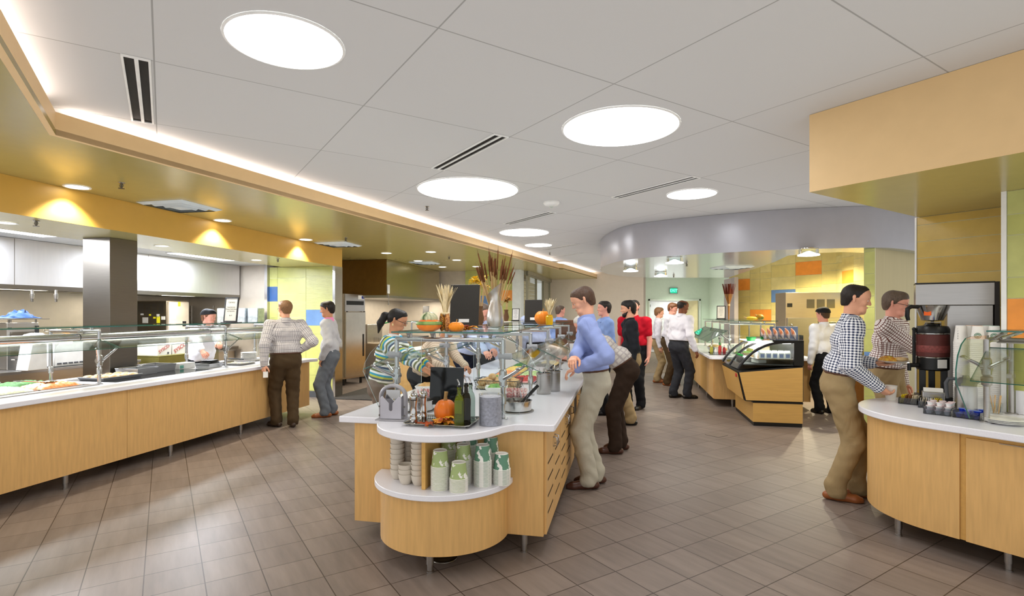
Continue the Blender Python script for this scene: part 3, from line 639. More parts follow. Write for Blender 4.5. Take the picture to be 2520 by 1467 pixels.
ep = glassbox('end_pane', rg, [(-.02, .57), (-.12, .56), (-.20, .52), (-.26, .45), (-.29, .36), (-.29, .28), (-.05, .02), (.3, .02), (.3, .57)], .07, .078, GLEDGE, CLEARG)
# ================================================================== KITCHEN EQUIPMENT
OLV = mat('olive_tinged_steel', '8C8548', .4, .6); WARMST = mat('warm_steel', 'C4B7A4', .36, 1, vary=.05, scale=5, stretch=(1, 1, 20)); BRONZE = mat('hood_brown_steel', '8A6A3A', .4, 1, vary=.05)  # olive steel: lime reflection put into the colour of the kitchen stands
YELLST = mat('hood_warm_steel', 'C9BE9C', .26, 1, vary=.03)
hd = CT('exhaust_hood', 'long brushed steel exhaust hood hanging over the left kitchen line', 'exhaust hood', -7.4, .5, 1.89)
MB().box(-1.18, 0, 0.0, 8.65, .06, .635).build('canopy', HOODST, hd, smooth=0)
b = MB(); b.box(-.006, .002, 0, 8.65, .0, .06).box(-1.18, -.006, 0, 8.65, .03, .059).build('lower_rim', STEELD, hd, smooth=0)
b = MB()
for y in (2.8, 4.7, 6.6): b.box(.0005, .0015, y, y + .006, .06, .63)
b.build('seam', STEELD, hd, smooth=0)
b = MB()
for k in range(17): b.box(-.9, -.3, .1 + k * .5, .1 + k * .5 + .44, .008, .028)
b.build('grease_filter', STEELD, hd, smooth=0)
for y in (2.0, 4.9, 7.4): MB().box(-.25, -.12, y - .3, y + .3, .005, .028).build('hood_lamp', emitter('hood_lamp', 'FFF6E4', 4), hd, smooth=0); area(CI(-7.4 - .2, .5 + y, 1.885), 26, .2, .6, RC, 'FFF4E0')
for i, u in enumerate((79, 138)):
    tq = 4.976 * (1 + .045 * i); q = D(u, 712, 6.62 + .12 * i); n = T('hood_nozzle', ['steel fire nozzle hanging under the hood, left one', 'steel fire nozzle hanging under the hood, nearer the steel column'][i], 'nozzle', (q.x, q.y, 1.888), 0, 'nozzles under the steel hood')
    MB().cyl((0, 0, 0), (0, 0, -.05), .014).lathe([(.012, -.115), (.022, -.10), (.022, -.05), (.012, -.045)], 14).build('body', STEEL, n); MB().lathe([(.014, -.15), (.014, -.118), (.008, -.115)], 12).build('tip', STEELD, n)
wt = CT('prep_table', 'steel prep table with solid front behind the serving line', 'table', -7.6, 2.2)
MB().box(0, .7, 0, 4.3, .885, .92).build('top', STEEL, wt, bev=.004, smooth=0); MB().box(.66, .69, .02, 4.28, .12, .884).build('front_panel', WARMST, wt, smooth=0); MB().box(.02, .66, .02, 4.28, .12, .16).build('under_shelf', STEELD, wt, smooth=0)
for x in (.05, .65):
    for y in (.1, 2.1, 4.2): MB().cyl((x, y, 0), (x, y, .119), .02).build('leg', STEEL, wt)
ck = CT('cooking_range', 'long steel cooking range with griddle under the left hood', 'range', -8.58, 2.0)
MB().box(0, .8, 0, 5.2, .1, .88).build('body', STEELD, ck, smooth=0); MB().box(.1, .78, .2, 3.2, .8805, .93).build('griddle_plate', DGREY, ck, bev=.01)
b = MB()
for k in range(8): b.cyl((.8, .4 + k * .55, .78), (.83, .4 + k * .55, .78), .025)
b.build('control_knobs', BLACK, ck); MB().box(.8, .83, .1, 5.0, .62, .65).build('handle_rail', STEEL, ck, smooth=0)
for x in (.1, .7):
    for y in (.1, 5.1): MB().cyl((x, y, 0), (x, y, .1), .025).build('leg', STEEL, ck)
# toaster oven with wire rack and cloth
to = CT('salamander_oven', 'tall steel oven with dark glass front at left kitchen edge', 'oven', -7.47, 4.95, .921)
MB().box(-.12, .32, 0, .345, 0, .56).build('body', STEEL, to, bev=.006, smooth=0); MB().box(.3205, .326, .03, .29, .16, .45).build('window', mat('oven_glass', '3B342A', .15), to, smooth=0); MB().box(.3205, .33, .305, .345, .1, .52).build('control_strip', BLACK, to, smooth=0)
b = MB(); b.box(.331, .334, .308, .342, .3, .36).build('red_badge', mat('red', 'C4232B', .4), to, smooth=0); MB().tube([(.33, .04, .12), (.36, .05, .12), (.36, .27, .12), (.33, .28, .12)], .008).build('handle', STEEL2, to)
for x in (-.1, .3): MB().cyl((x, .03, .56), (x, .03, .60), .01).cyl((x, .33, .56), (x, .33, .60), .01).build('rack_post', STEELD, to)
rk = CT('wire_rack', 'wire rack lying on top of the steel oven at far left', 'rack', -7.47, 4.95, 1.523)
b = MB()
for k in range(12): b.tube([(-.15, -.1 + k * .05, 0), (.35, -.1 + k * .05, 0)], .003, 6)
b.tube([(-.15, -.1, 0), (.35, -.1, 0), (.35, .45, 0), (-.15, .45, 0), (-.15, -.1, 0)], .005, 6); b.build('wires', STEELD, rk)
CLOTH = mat('blue_cloth', '2E4872', .9, vary=.15, scale=20, bump=.3)
b = MB(); n = 16
vs = [( -.12 + .26 * i / n + .02 * sin(j * 1.3), .0 + .36 * j / n + .03 * sin(i * .9), .004 + .09 * max(0, sin(pi * i / n) * sin(pi * (j / n) ** 2)) ** .9 * (1 + .45 * sin(i * 2.1 + j * .7) * cos(j * 1.4))) for i in range(n + 1) for j in range(n + 1)]
b.add(vs, [(i * (n + 1) + j, (i + 1) * (n + 1) + j, (i + 1) * (n + 1) + j + 1, i * (n + 1) + j + 1) for i in range(n) for j in range(n)])
o = b.build('kitchen_cloth', CLOTH, None, smooth=89, loc=CI(-7.35, 4.98, 1.531), rotz=RC); tag(o, 'crumpled blue cloth lying on the wire rack', 'cloth'); o.modifiers.new('s', 'SOLIDIFY').thickness = .004
sl = CT('slicing_machine', 'white slanted kitchen scale machine beside the steel oven', 'machine', -6.94, 4.93, .921)
MB().prismx([(0, 0), (.22, 0), (.22, .40), (.17, .44), (.08, .42), (.05, .3)], -.06, .12).build('housing', WHITE, sl, bev=.008); MB().cyl((.1205, .13, .36), (.135, .13, .36), .045, n=20).build('dial', GREY, sl)
b = MB(); b.box(.1205, .123, .15, .2, .30, .36).build('label_plate', DGREY, sl, smooth=0)
ib = CT('roll_warmer', 'long white low machine on the prep table left of the column', 'machine', -7.1, 5.33, .921)
MB().box(-.2, .14, 0, .9, 0, .38).build('housing', WHITE, ib, bev=.012); b = MB()
for k in range(9): b.box(.1405, .143, .04 + k * .07, .095 + k * .07, .03, .05)
b.build('vent_slots', DGREY, ib, smooth=0)
for i, (y, r) in enumerate(((5.36, .16), (5.66, .2), (6.0, .15))):
    wb = CT('wire_whisk', ['dark wire whisk lying on the white machine, leftmost', 'largest dark wire whisk on the white machine', 'dark wire whisk nearest the steel column'][i], 'whisk', -7.15, y, 1.305, 'wire whisks on the white machine')
    b = MB()
    for k in range(5):
        a = pi * k / 5
        b.tube([(cos(a) * .045 * sin(pi * j / 10) , r * 1.1 * (1 - cos(pi * j / 10)) * .5 + .0, .06 + sin(a) * .055 * sin(pi * j / 10)) for j in range(11)] , .0025, 5)
    b.build('wires', STEELD, wb); MB().tube([(0, r * 1.08, .06), (0, r * 1.08 + .14, .02)], .011).build('handle', mat('wood_handle', 'A87B45', .5), wb)
# combi oven
ov = CT('combi_oven', 'combi oven with dark vented side and grey door, right of the column', 'oven', -7.95, 8.0)
MB().box(-.62, 0, 0, .46, .95, 1.82).build('body', WARMST, ov, bev=.006, smooth=0); MB().box(-.61, -.005, -.008, -.0005, .96, 1.81).build('side_panel', mat('dark_olive_steel', '3B3529', .4, .6), ov, smooth=0)
b = MB()
for r in range(6):
    for c in range(4): b.box(-.58 + c * .14, -.47 + c * .14, -.012, -.0085, 1.60 + r * .03, 1.612 + r * .03)
b.build('side_vents', BLACK, ov, smooth=0)
for (x, z, w_, h_, m_) in ((-.5, 1.42, .12, .1, 'label_grey'), (-.2, 1.42, .07, .12, 'label_yellow'), (-.27, 1.5, .05, .03, 'label_yellow'), (-.2, 1.52, .06, .06, 'label_grey'), (-.36, 1.55, .04, .03, 'label_yellow'), (-.1, 1.48, .08, .06, 'label_grey'), (-.54, 1.56, .06, .03, 'label_grey')):
    MB().box(x, x + w_, -.012, -.0085, z, z + h_).build('sticker', mat(m_, 'C9CBCC' if 'grey' in m_ else 'E2DC22', .6), ov, smooth=0)
dr = MB().box(.001, .045, .01, .45, .97, 1.80).build('door', mat('oven_door', 'C9C1B4', .4, .5), ov, smooth=0, bev=.006)
MB().box(.0455, .05, .05, .15, 1.5, 1.76).build('paper_note', PAPER, dr, smooth=0); MB().box(.0455, .05, .3, .38, 1.36, 1.45).build('latch', BLACK, dr, smooth=0); MB().box(.0455, .05, .2, .25, 1.72, 1.8).build('sticker', MATS['label_yellow'], dr, smooth=0)
MB().box(-.62, .0, .0, .46, .0, .949).build('stand', OLV, ov, smooth=0)
# sysco box on steel stand, lime reflection painted in as olive
og = CT('olive_stand', 'low steel stand, its olive tone a painted lime reflection, carrying the white cartons', 'stand', -7.35, 6.75)
MB().box(0, .5, 0, 1.0, 0, .94).build('body', OLV, og, bev=.005, smooth=0); MB().box(-.01, .51, -.01, 1.01, .941, .95).build('top', OLV, og, smooth=0)
CART = mat('carton_white', 'D9D7D0', .7); REDI = mat('red_ink', 'B5252F', .6)
for i, (y0, y1) in enumerate(((6.80, 7.06), (7.07, 7.66))):
    cb = CT('food_carton', ['small end of a white printed carton beside the steel column', 'white printed carton lying on the olive stand'][i], 'box', -7.2, y0, .951, 'white cartons on the olive stand')
    MB().box(-.1, .28, 0, y1 - y0 - .01, 0, .16).build('box', CART, cb, bev=.003, smooth=0)
    tx = text('SYSCO', .085 if i else .07, REDI, cb, (.2815, .15 if i else .12, .10), (pi / 2, 0, pi / 2)); tx.rotation_euler = (pi / 2, radians(-28), pi / 2)
    b = MB()
    if i:
        b.box(.2805, .283, .40, .54, .03, .08)
        for k in range(9): pass
        for k in range(4): b.box(.2805, .283, .44, .54, .11 + k * .008, .113 + k * .008)
    else: b.cyl((.2805, .19, .03), (.283, .19, .03), .018)
    b.build('print', DGREY, cb, smooth=0)
# shelf rack with galvanised bins
sr = CT('steel_shelf_rack', 'steel wire shelf rack behind the chef', 'shelf', -8.52, 8.55)
b = MB()
for x in (0, .5):
    for y in (0, .62): b.cyl((x, y, 0), (x, y, 1.75), .013, n=10)
b.build('post', STEEL, sr)
for z in (.35, .9, 1.38):
    b = MB(); b.box(-.02, .52, -.02, .64, z, z + .012)
    b.build('shelf', STEEL, sr, smooth=0)
b = MB()
for z in (1.46, 1.54, 1.62, 1.7): b.tube([(0, 0, z), (0, .62, z)], .005, 6)
b.build('back_wire', STEEL, sr)
GALV = mat('galvanised', '9BA3A8', .4, .8, vary=.25, scale=14, col2='B9C0C2')
ws = CT('bin_shelf', 'steel worktable and overshelf behind the framed menu', 'table', -7.85, 8.62)
MB().box(.0, .35, .1, .56, .86, .9).box(.0, .02, .1, .56, .9, 1.39).build('worktop', STEEL, ws, smooth=0); MB().box(.0, .22, .0, .56, 1.39, 1.405).build('overshelf', STEEL, ws, smooth=0); MB().box(.02, .33, .12, .54, 0, .859).build('cabinet', WARMST, ws, smooth=0)
for i, (u0, u1) in enumerate(((533, 574), (577, 606), (608, 637))):
    Yb = 9.85; p0 = D(u0, 790, Yb); p1 = D(u1, 790, Yb); wd = (p1 - p0).length
    gb = T('galvanised_bin', ['galvanised bin left of the framed menu', 'galvanised bin just right of the framed menu', 'galvanised bin at right end of the shelf'][i], 'bin', (p0.x, p0.y, 1.406), RC, 'galvanised bins on the overshelf')
    MB().box(0, wd, 0, .2, 0, .285).build('bin', GALV, gb, bev=.015)
    MB().tube([(wd * .3, -.003, .03), (wd * .35, -.03, .01), (wd * .65, -.03, .01), (wd * .7, -.003, .03)], .005, 8).build('handle', STEEL2, gb)
b = CT('stacked_pan', 'steel pan on the worktable under the overshelf', 'pan', -7.75, 8.76, .901); MB().box(0, .36, 0, .36, 0, .06).build('pan', STEELD, b, bev=.01); 
b = CT('blue_spray_rack', 'small white box with blue caps beside the right galvanised bin', 'box', -7.72, 9.09, 1.406); MB().box(0, .1, 0, .08, 0, .07).build('box', WHITE, b, smooth=0); MB().box(0.01, .09, .01, .07, .0705, .1).build('caps', mat('blue_cap', '3E4E9E', .4), b, bev=.004)
# ------------------------------------------------ grill zone
fr_ = T('refrigerator', 'tall single door steel refrigerator behind the man in grey sweater', 'refrigerator', (-3.70, 11.76, 0), radians(63))
MB().box(0, .66, 0, .6, .14, 2.03).build('body', WARMST, fr_, smooth=0, bev=.004)
dr = MB().box(.02, .64, -.05, -.001, .18, 1.62).build('door', mat('fridge_steel', 'C9C3B6', .3, 1, vary=.04), fr_, smooth=0, bev=.005)
MB().box(.55, .585, -.06, -.0505, .62, 1.12).build('handle', BLACK, dr, smooth=0)
b = MB(); b.box(.02, .64, -.03, -.001, 1.64, 2.02).build('compressor_panel', STEEL, fr_, smooth=0); MB().box(.06, .6, -.034, -.0305, 1.78, 1.87).build('vent_grille', BLACK, fr_, smooth=0)
b = MB().box(.42, .62, -.034, -.0305, 1.91, 2.0).build('sticker', PAPER, fr_, smooth=0); MB().box(.53, .61, -.037, -.0345, 1.925, 1.985).build('blue_patch', mat('label_blue', '2E3C9A', .5), b, smooth=0)
b = MB()
for x in (.06, .6): b.tube([(x, -.03, 1.63), (x, -.07, 1.63)], .01)
b.build('hinge', STEELD, fr_)
for x in (.06, .6):
    for y in (.06, .54): MB().cyl((x, y, 0), (x, y, .139), .03).build('caster', BLACK, fr_)
gh = CT('grill_hood', 'steel exhaust hood with dark end panel in the middle distance', 'exhaust hood', -5.3, 11.28, 1.945)
MB().box(-1.29, 0, .001, 3.5, .06, .87).build('canopy', YELLST, gh, smooth=0); MB().box(-1.29, -.001, -.006, 0, .06, .87).build('end_panel', BRONZE, gh, smooth=0)
MB().box(-1.29, .002, -.008, 3.5, 0, .06).build('lower_rim', STEEL, gh, smooth=0)
MB().box(-.5, -.3, 1.2, 2.6, .004, .03).build('hood_lamp', MATS['hood_lamp'], gh, smooth=0); area(CI(-5.72, 13.2, 1.935), 60, .3, 2.6, RC, 'FFF4E0')
MB().box(.003, .02, .02, .12, .1, .3).build('switch', WHITE, gh, smooth=0); MB().tube([(.012, .07, .1), (.012, .07, -.1)], .008).lathe([(.014, -.16), (.014, -.1)], 10, (.012, .07, 0)).build('pull_cord', STEEL, gh)
fy_ = CT('fryer', 'steel fryer with control knobs and baskets beside the tall refrigerator', 'fryer', -5.45, 12.05)
MB().box(-.8, 0, 0, .82, .12, .86).build('body', WARMST, fy_, smooth=0, bev=.005); MB().box(-.8, -.72, 0, .82, .86, 1.32).build('splash_panel', STEEL, fy_, smooth=0, bev=.01)
MB().box(.001, .02, .03, .79, .66, .83).build('control_panel', BLACK, fy_, smooth=0)
for y in (.2, .33, .52, .65): MB().cyl((.02, y, .745), (.045, y, .745), .03).build('knob', STEEL, fy_)
MB().box(.001, .006, .05, .3, .35, .41).build('orange_label', mat('label_orange', 'F0661E', .5), fy_, smooth=0); MB().box(.001, .006, .4, .65, .2, .32).build('yellow_label', MATS['label_yellow'], fy_, smooth=0); MB().box(.001, .006, .05, .2, .43, .5).build('white_label', PAPER, fy_, smooth=0)
for x in (-.72, -.06):
    for y in (.06, .76): MB().cyl((x, y, 0), (x, y, .119), .025).build('leg', STEEL, fy_)
GRNH = mat('green_handle', '2FA04A', .4)
for i, (dx_, z) in enumerate(((-.2, .98), (-.35, 1.30))):
    fb = CT('fryer_basket', ['wire fryer basket with green handles on the fryer', 'wire fryer basket with green handles on the upper ledge'][i], 'basket', -5.75 + dx_ * .4, 12.1, z - .10 if i == 0 else 1.325 - .12, 'fryer baskets')
    b = MB()
    for k in range(6): b.tube([(-.25 + .05 * k, 0, .12), (-.25 + .05 * k, 0, 0), (-.25 + .05 * k, .16, 0), (-.25 + .05 * k, .16, .12)], .003, 5)
    b.build('wires', STEEL2, fb); MB().tube([(0, .04, .12), (.32, .02, .19)], .011).tube([(0, .13, .12), (.32, .12, .19)], .011).build('handle', GRNH, fb)
bw = CT('mixing_bowl', 'shiny steel mixing bowl on the fryer', 'bowl', -5.65, 12.62, .862)
MB().lathe([(.06, 0), (.13, .04), (.19, .10), (.21, .13), (.205, .13), (.12, .045), (.001, .012)], 32).build('bowl', STEEL2, bw)
cl = CT('grill_line', 'steel griddle line under the middle hood', 'range', -6.55, 12.95)
MB().box(0, .95, 0, 2.0, .1, .90).build('body', WARMST, cl, smooth=0); MB().box(.1, .9, .1, 1.9, .901, .94).build('griddle_plate', DGREY, cl, smooth=0)
for x in (.1, .85):
    for y in (.1, 1.9): MB().cyl((x, y, 0), (x, y, .1), .03).build('leg', STEEL, cl)
o = CT('floor_mat', 'dark rubber mat on the tile floor near the refrigerator', 'mat', -4.45, 8.98)
tag(o); MB().box(-.95, -.06, .05, 2.2, .001, .016).build('rubber', mat('rubber_mat', '34312E', .8, scale=30, vary=.3, bump=.4), o, bev=.006)
# ------------------------------------------------ refrigerated display case
DS, DT = 1.765, 8.14
dc = CT('display_case', 'refrigerated display case with maple panels and curved glass front', 'display case', DS, DT)
MB().box(0, .645, 0.0, 1.25, .055, .34).build('base', MAPLE2, dc, smooth=0); MB().box(.008, .64, .008, 1.25, 0, .0545).build('kick', BLACK, dc, smooth=0)
MB().box(-.004, .65, -.004, 1.254, .325, .345).build('base_trim', BLACK, dc, smooth=0)
prof = [(-.205, .77), (.655, .862), (.655, .345), (-.11, .345)]
b = MB(); b.prismy(prof, -.02, 1.27); b.build('body', BLACK, dc, smooth=0, bev=.02)
ip = [(-.188, .752), (.64, .840), (.64, .362), (-.098, .362)]
b = MB(); b.prismy(ip, -.026, -.0205); b.build('end_panel', MAPLE2, dc, smooth=0, bev=.0)
b = MB(); b.add([(-.203, .02, .74), (-.203, 1.24, .74), (-.122, 1.24, .37), (-.122, .02, .37), (-.212, .02, .742), (-.212, 1.24, .742), (-.128, 1.24, .365), (-.128, .02, .365)], [(0, 1, 2, 3), (7, 6, 5, 4), (0, 4, 5, 1), (2, 6, 7, 3), (1, 5, 6, 2), (0, 3, 7, 4)]); b.build('front_panel', MAPLE2, dc, smooth=0)
arc = [(-.20, .80), (-.12, .92), (0, 1.04), (.14, 1.125), (.28, 1.17), (.42, 1.19), (.655, 1.195)]
arc = spline(arc, 4)
for y in (-.018, .62, 1.22):
    b = MB(); b.tube([(x, y + .018, z) for x, z in arc], .02, 8); b.build('arch_frame', BLACK, dc)
b = MB(); n = len(arc)
vs = [(x, .02, z) for x, z in arc] + [(x, 1.24, z) for x, z in arc]
b.add(vs, [(i, i + 1, n + i + 1, n + i) for i in range(n - 1)]); b.build('curved_glass', GLASS, dc)
b = MB(); b.prismy([(-.18, .80)] + [(x, z) for x, z in arc if x < .58] + [(.52, 1.17), (.52, .87)], -.004, .0); glz = b.build('end_glass', GLASS, dc, smooth=0)
b = MB(); b.prismy([(.53, .862), (.53, 1.185), (.655, 1.205), (.655, .862)], -.02, 1.27).build('back_frame', BLACK, dc, smooth=0); MB().box(.25, .655, -.02, 1.27, 1.19, 1.215).build('top_ledge', BLACK, dc, smooth=0)
MB().box(.05, .53, .01, 1.23, .94, .95).build('shelf', STEEL2, dc, smooth=0); MB().box(-.15, .53, .01, 1.23, .86, .872).build('deck', DGREY, dc, smooth=0)
MB().box(.06, .5, .02, 1.22, 1.165, 1.175).build('lamp', emitter('case_lamp', 'FFF8EC', 6), dc, smooth=0); area(CI(DS + .28, DT + .6, 1.16), 9, .3, 1.1, RC)
MB().box(-.215, -.205, .06, .12, .68, .73).build('brand_plate', REDI, dc, smooth=0)
# ------------------------------------------------ bakery refrigerator and pastry case behind
bo = T('upright_freezer', 'tall steel upright refrigerator against the station tiles', 'refrigerator', (5.62, 11.0, 0), radians(-4))
MB().box(0, 1.25, 0, .5, .12, 2.02).build('body', WARMST, bo, smooth=0, bev=.006)
for k in range(2): 
    d_ = MB().box(.02 + k * .61, .62 + k * .61, -.045, -.001, .16, 1.5).build('door', STEEL, bo, smooth=0, bev=.005); MB().tube([(.1 + k * .61, -.046, .7), (.1 + k * .61, -.09, .72), (.1 + k * .61, -.09, 1.35), (.1 + k * .61, -.046, 1.37)], .014).build('handle', STEEL2, d_)
b = MB()
for k in range(3): b.box(.42 + k * .2, .57 + k * .2, -.008, -.0005, 1.7, 1.88)
b.build('vent_grille', STEELD, bo, smooth=0); MB().box(.03, .13, -.008, -.0005, 1.72, 1.80).build('display', BLACK, bo, smooth=0)
for x in (.06, 1.19): MB().cyl((x, .1, 0), (x, .1, .119), .03).build('caster', BLACK, bo)
pc = T('pastry_cabinet', 'dark wooden pastry cabinet with slanted top behind the man in gingham', 'cabinet', (5.52, 8.5, 0), radians(18))
MB().box(0, 1.1, 0, .6, 0, .9).build('body', mat('dark_wood', '8A5B2A', .4, stretch=(1, 1, 6), scale=6), pc, smooth=0, bev=.004); MB().prismx([(0, .9), (.6, .9), (.6, 1.45), (.45, 1.45), (0, 1.15)], .02, 1.08).build('display_hood', OLV, pc, smooth=0, bev=.01); MB().box(.1, 1.0, -.01, -.001, .93, 1.13).build('display_screen', BLKG, pc, smooth=0)
br_ = T('bread_rack', 'black wire bread rack with wrapped loaves on the pastry cabinet', 'rack', (5.82, 8.8, 1.452), radians(18))
b = MB()
for x in (0, .55):
    for y in (0, .25): b.cyl((x, y, 0), (x, y, .35), .008, n=8)
for z in (.15, .34):
    b.tube([(0, 0, z), (.55, 0, z), (.55, .25, z), (0, .25, z), (0, 0, z)], .008, 8)
for k in range(6): b.tube([(0, .04 * k + .02, .15), (.55, .04 * k + .02, .15)], .004, 5)
b.build('wire_frame', BLACK, br_)
LOAF = mat('bread_wrap', 'D9B98C', .3, vary=.3, scale=18, col2='E9E2D6')
for i in range(3):
    l = MB().ell((0, 0, .05), (.075, .1, .05)).build('bread_bag', LOAF, None, loc=Vector((5.82, 8.8, 1.612)) + Vector((.1 + .16 * i, .13 + .03 * i, 0))); tag(l, ['wrapped bread loaf at left on the black rack', 'wrapped bread loaf in the middle of the black rack', 'wrapped bread loaf at right on the black rack'][i], 'bread', 'wrapped loaves')
# ================================================================== SMALL THINGS ON THE COUNTERS
def PT(name, label, cat, u, v, z, rot=RC, group=None):
    p = G(u, v, z); return T(name, label, cat, (p.x, p.y, z + .001), rot, group)
Z1 = ZT
PEW = mat('warm_grey_enamel', 'A7A5AA', .35, .2)
bg = PT('bagel_slicer', 'grey arched bagel slicer standing on the front of the island', 'slicer', 968, 1032, Z1, RC + .05)
MB().box(-.105, .105, -.07, .07, 0, .008).build('base', PEW, bg, bev=.003, smooth=0)
b = MB(); ap = [(-.088, 0, .008), (-.088, 0, .14)] + [(-.088 * cos(radians(a)), 0, .155 + .075 * sin(radians(a))) for a in range(0, 181, 15)] + [(.088, 0, .14), (.088, 0, .008)]
b.M = Matrix.Scale(1.8, 4, (0, 1, 0)); b.tube(ap, .013, 12); b.build('arch_frame', PEW, bg)
b = MB(); b.prismy([(-.075, .01), (.075, .01), (.075, .15), (.06, .165), (.012, .115), (.012, .07), (0, .062), (-.012, .07), (-.012, .115), (-.06, .165), (-.075, .15)], -.05, -.042); b.prismy([(-.075, .01), (.075, .01), (.075, .15), (.06, .165), (.012, .115), (.012, .07), (0, .062), (-.012, .07), (-.012, .115), (-.06, .165), (-.075, .15)], .04, .048); b.build('guide_plates', mat('pewter_light', 'B7B5BC', .3, .3), bg, smooth=0, bev=.002)
b = MB()
for x in (-.088, .088):
    for z in (.03, .09): b.cyl((x, -.025, z), (x, -.031, z), .006, n=10)
b.build('screw', STEELD, bg); MB().box(-.05, .05, -.004, .004, .14, .2).build('blade', STEEL2, bg, smooth=0)
# tray with mills, pumpkin, leaves, oil bottles
tr = CT('serving_tray', 'steel serving tray with pierced rim on the island front', 'tray', -1.18, 3.365, Z1 + .001)
b = MB(); b.box(-.195, .195, -.13, .13, 0, .004); n = 12
for sx_, sy_, L_ in ((1, 0, .13), (-1, 0, .13), (0, 1, .195), (0, -1, .195)): pass
oc = [(-.22, -.135), (-.20, -.155), (.20, -.155), (.22, -.135), (.22, .135), (.20, .155), (-.20, .155), (-.22, .135)]; ic = [(-.195, -.12), (-.185, -.13), (.185, -.13), (.195, -.12), (.195, .12), (.185, .13), (-.185, .13), (-.195, .12)]
b.add([(x, y, .003) for x, y in ic] + [(x, y, .018) for x, y in oc], [(i, (i + 1) % 8, 8 + (i + 1) % 8, 8 + i) for i in range(8)]); b.tube([(x, y, .018) for x, y in oc + oc[:1]], .004, 8)
b.build('tray_body', STEEL2, tr)
b = MB()
for k in range(26): b.box(-.19 + k * .015, -.182 + k * .015, .142, .1425, .009, .014)
for k in range(17): b.box(-.208, -.2075, -.12 + k * .015, -.112 + k * .015, .009, .014)
b.build('rim_holes', DGREY, tr, smooth=0)
ZTR = Z1 + .006
def mill(u, v, label, h=.222):
    t = PT('pepper_mill', label, 'pepper mill', u, v, ZTR, 0, 'steel pepper mills'); k = h / .222
    MB().lathe([(r, z * k) for r, z in [(.026, 0), (.027, .006), (.0255, .03), (.027, .034), (.025, .04), (.023, .06), (.0245, .065), (.0225, .07), (.019, .1), (.0195, .12), (.024, .15), (.025, .156)]], 28).build('body', STEEL2, t)
    MB().lathe([(r, z * k) for r, z in [(.02, .157), (.026, .16), (.0275, .175), (.025, .19), (.017, .2), (.006, .204), (.006, .209), (.008, .213), (.006, .22), (.001, .222)]], 28).build('head', STEEL2, t)
mill(1018, 1045, 'steel pepper mill at the near left of the tray'); mill(1042, 1037, 'steel pepper mill behind the other one on the tray')
def pumpkin(t, rx, rz, ribs, m, depth=.10, n=60, stem=.06, sm=None):
    b = MB(); prof = 16; vs = []
    for i in range(prof + 1):
        a = pi * i / prof; r0 = sin(a); z = -cos(a)
        for k in range(n):
            f = 1 - depth * (1 - abs(cos(ribs * pi * k / n))) ** 2 * (.3 + .7 * r0); dip = (.22 * max(0, 1 - r0 * 2.2)) * (1 if z > 0 else -.8)
            vs.append((max(r0, .001) * rx * f * cos(2 * pi * k / n), max(r0, .001) * rx * f * sin(2 * pi * k / n), rz * (1 + z - dip) - .16 * rz * .8))
    b.add(vs, [(i * n + k, i * n + (k + 1) % n, (i + 1) * n + (k + 1) % n, (i + 1) * n + k) for i in range(prof) for k in range(n)]); b.build('fruit', m, t, smooth=80)
    MB().tube([(0, 0, rz * 1.6), (.002, 0, rz * 1.75 + stem * .4), (.006, .002, rz * 1.75 + stem)], [stem * .28, stem * .2, stem * .24], 7).build('stem', sm or mat('pumpkin_stem', '9A7A4A', .8, vary=.25, scale=60), t, smooth=0)
PUMP = mat('pumpkin_orange', 'D9701E', .38, vary=.08, scale=10)
pk = PT('pumpkin', 'orange pumpkin with thick stem standing on the steel tray', 'pumpkin', 1096, 1039, ZTR); pumpkin(pk, .074, .083, 9, PUMP, .05, stem=.055)
LEAFM = [mat('leaf_amber', 'C4761A', .6, vary=.3, scale=30), mat('leaf_rust', '9A3F12', .6, vary=.3, scale=30), mat('leaf_gold', 'DBA328', .6, vary=.3, scale=30)]
def leafpile(label, cx, z, n, sx, sy, seed, name='autumn_leaf', sz=.05):
    rnd = random.Random(seed)
    for i in range(n):
        x, y = rnd.uniform(-sx, sx), rnd.uniform(-sy, sy); b = MB(); a0 = rnd.uniform(0, 6.3); s_ = sz * rnd.uniform(.7, 1.2); pts = []
        for k in range(15): r = s_ * (1.0 if k % 3 == 0 else .5) * (1 if k else 1.3); pts.append((r * cos(2 * pi * k / 15), r * sin(2 * pi * k / 15), .008 * sin(k * 2.1 + i) + .004 * (k % 3)))
        vs = [(0, 0, .012)] + pts; b.add(vs, [(0, 1 + k, 1 + (k + 1) % 15) for k in range(15)])
        o = b.build(name, LEAFM[(i + seed) % 3], None, smooth=60, loc=(cx.x + x, cx.y + y, z + .004 + .0035 * i), rotz=a0); tag(o, label, 'leaf', label)
        o.rotation_euler = (rnd.uniform(-.12, .12), rnd.uniform(-.12, .12), a0)
leafpile('curled amber autumn leaf lying on the steel tray by the pumpkin', G(1075, 1048, ZTR), ZTR, 12, .11, .035, 3)
GRN = mat('bottle_glass', '0F2A16', .06, spec=.8, vary=.02); 
def oilglass(name, tint):
    m, nt, b_ = nodes(name); b_.inputs['Base Color'].default_value = (*lin(tint), 1); b_.inputs['Transmission Weight'].default_value = .75; b_.inputs['Roughness'].default_value = .05; b_.inputs['IOR'].default_value = 1.4; return m
OIL1, OIL2, OIL3 = oilglass('olive_oil', '6E7A14'), oilglass('dark_vinegar', '2A2410'), oilglass('clear_bottle', 'B8CFC4')
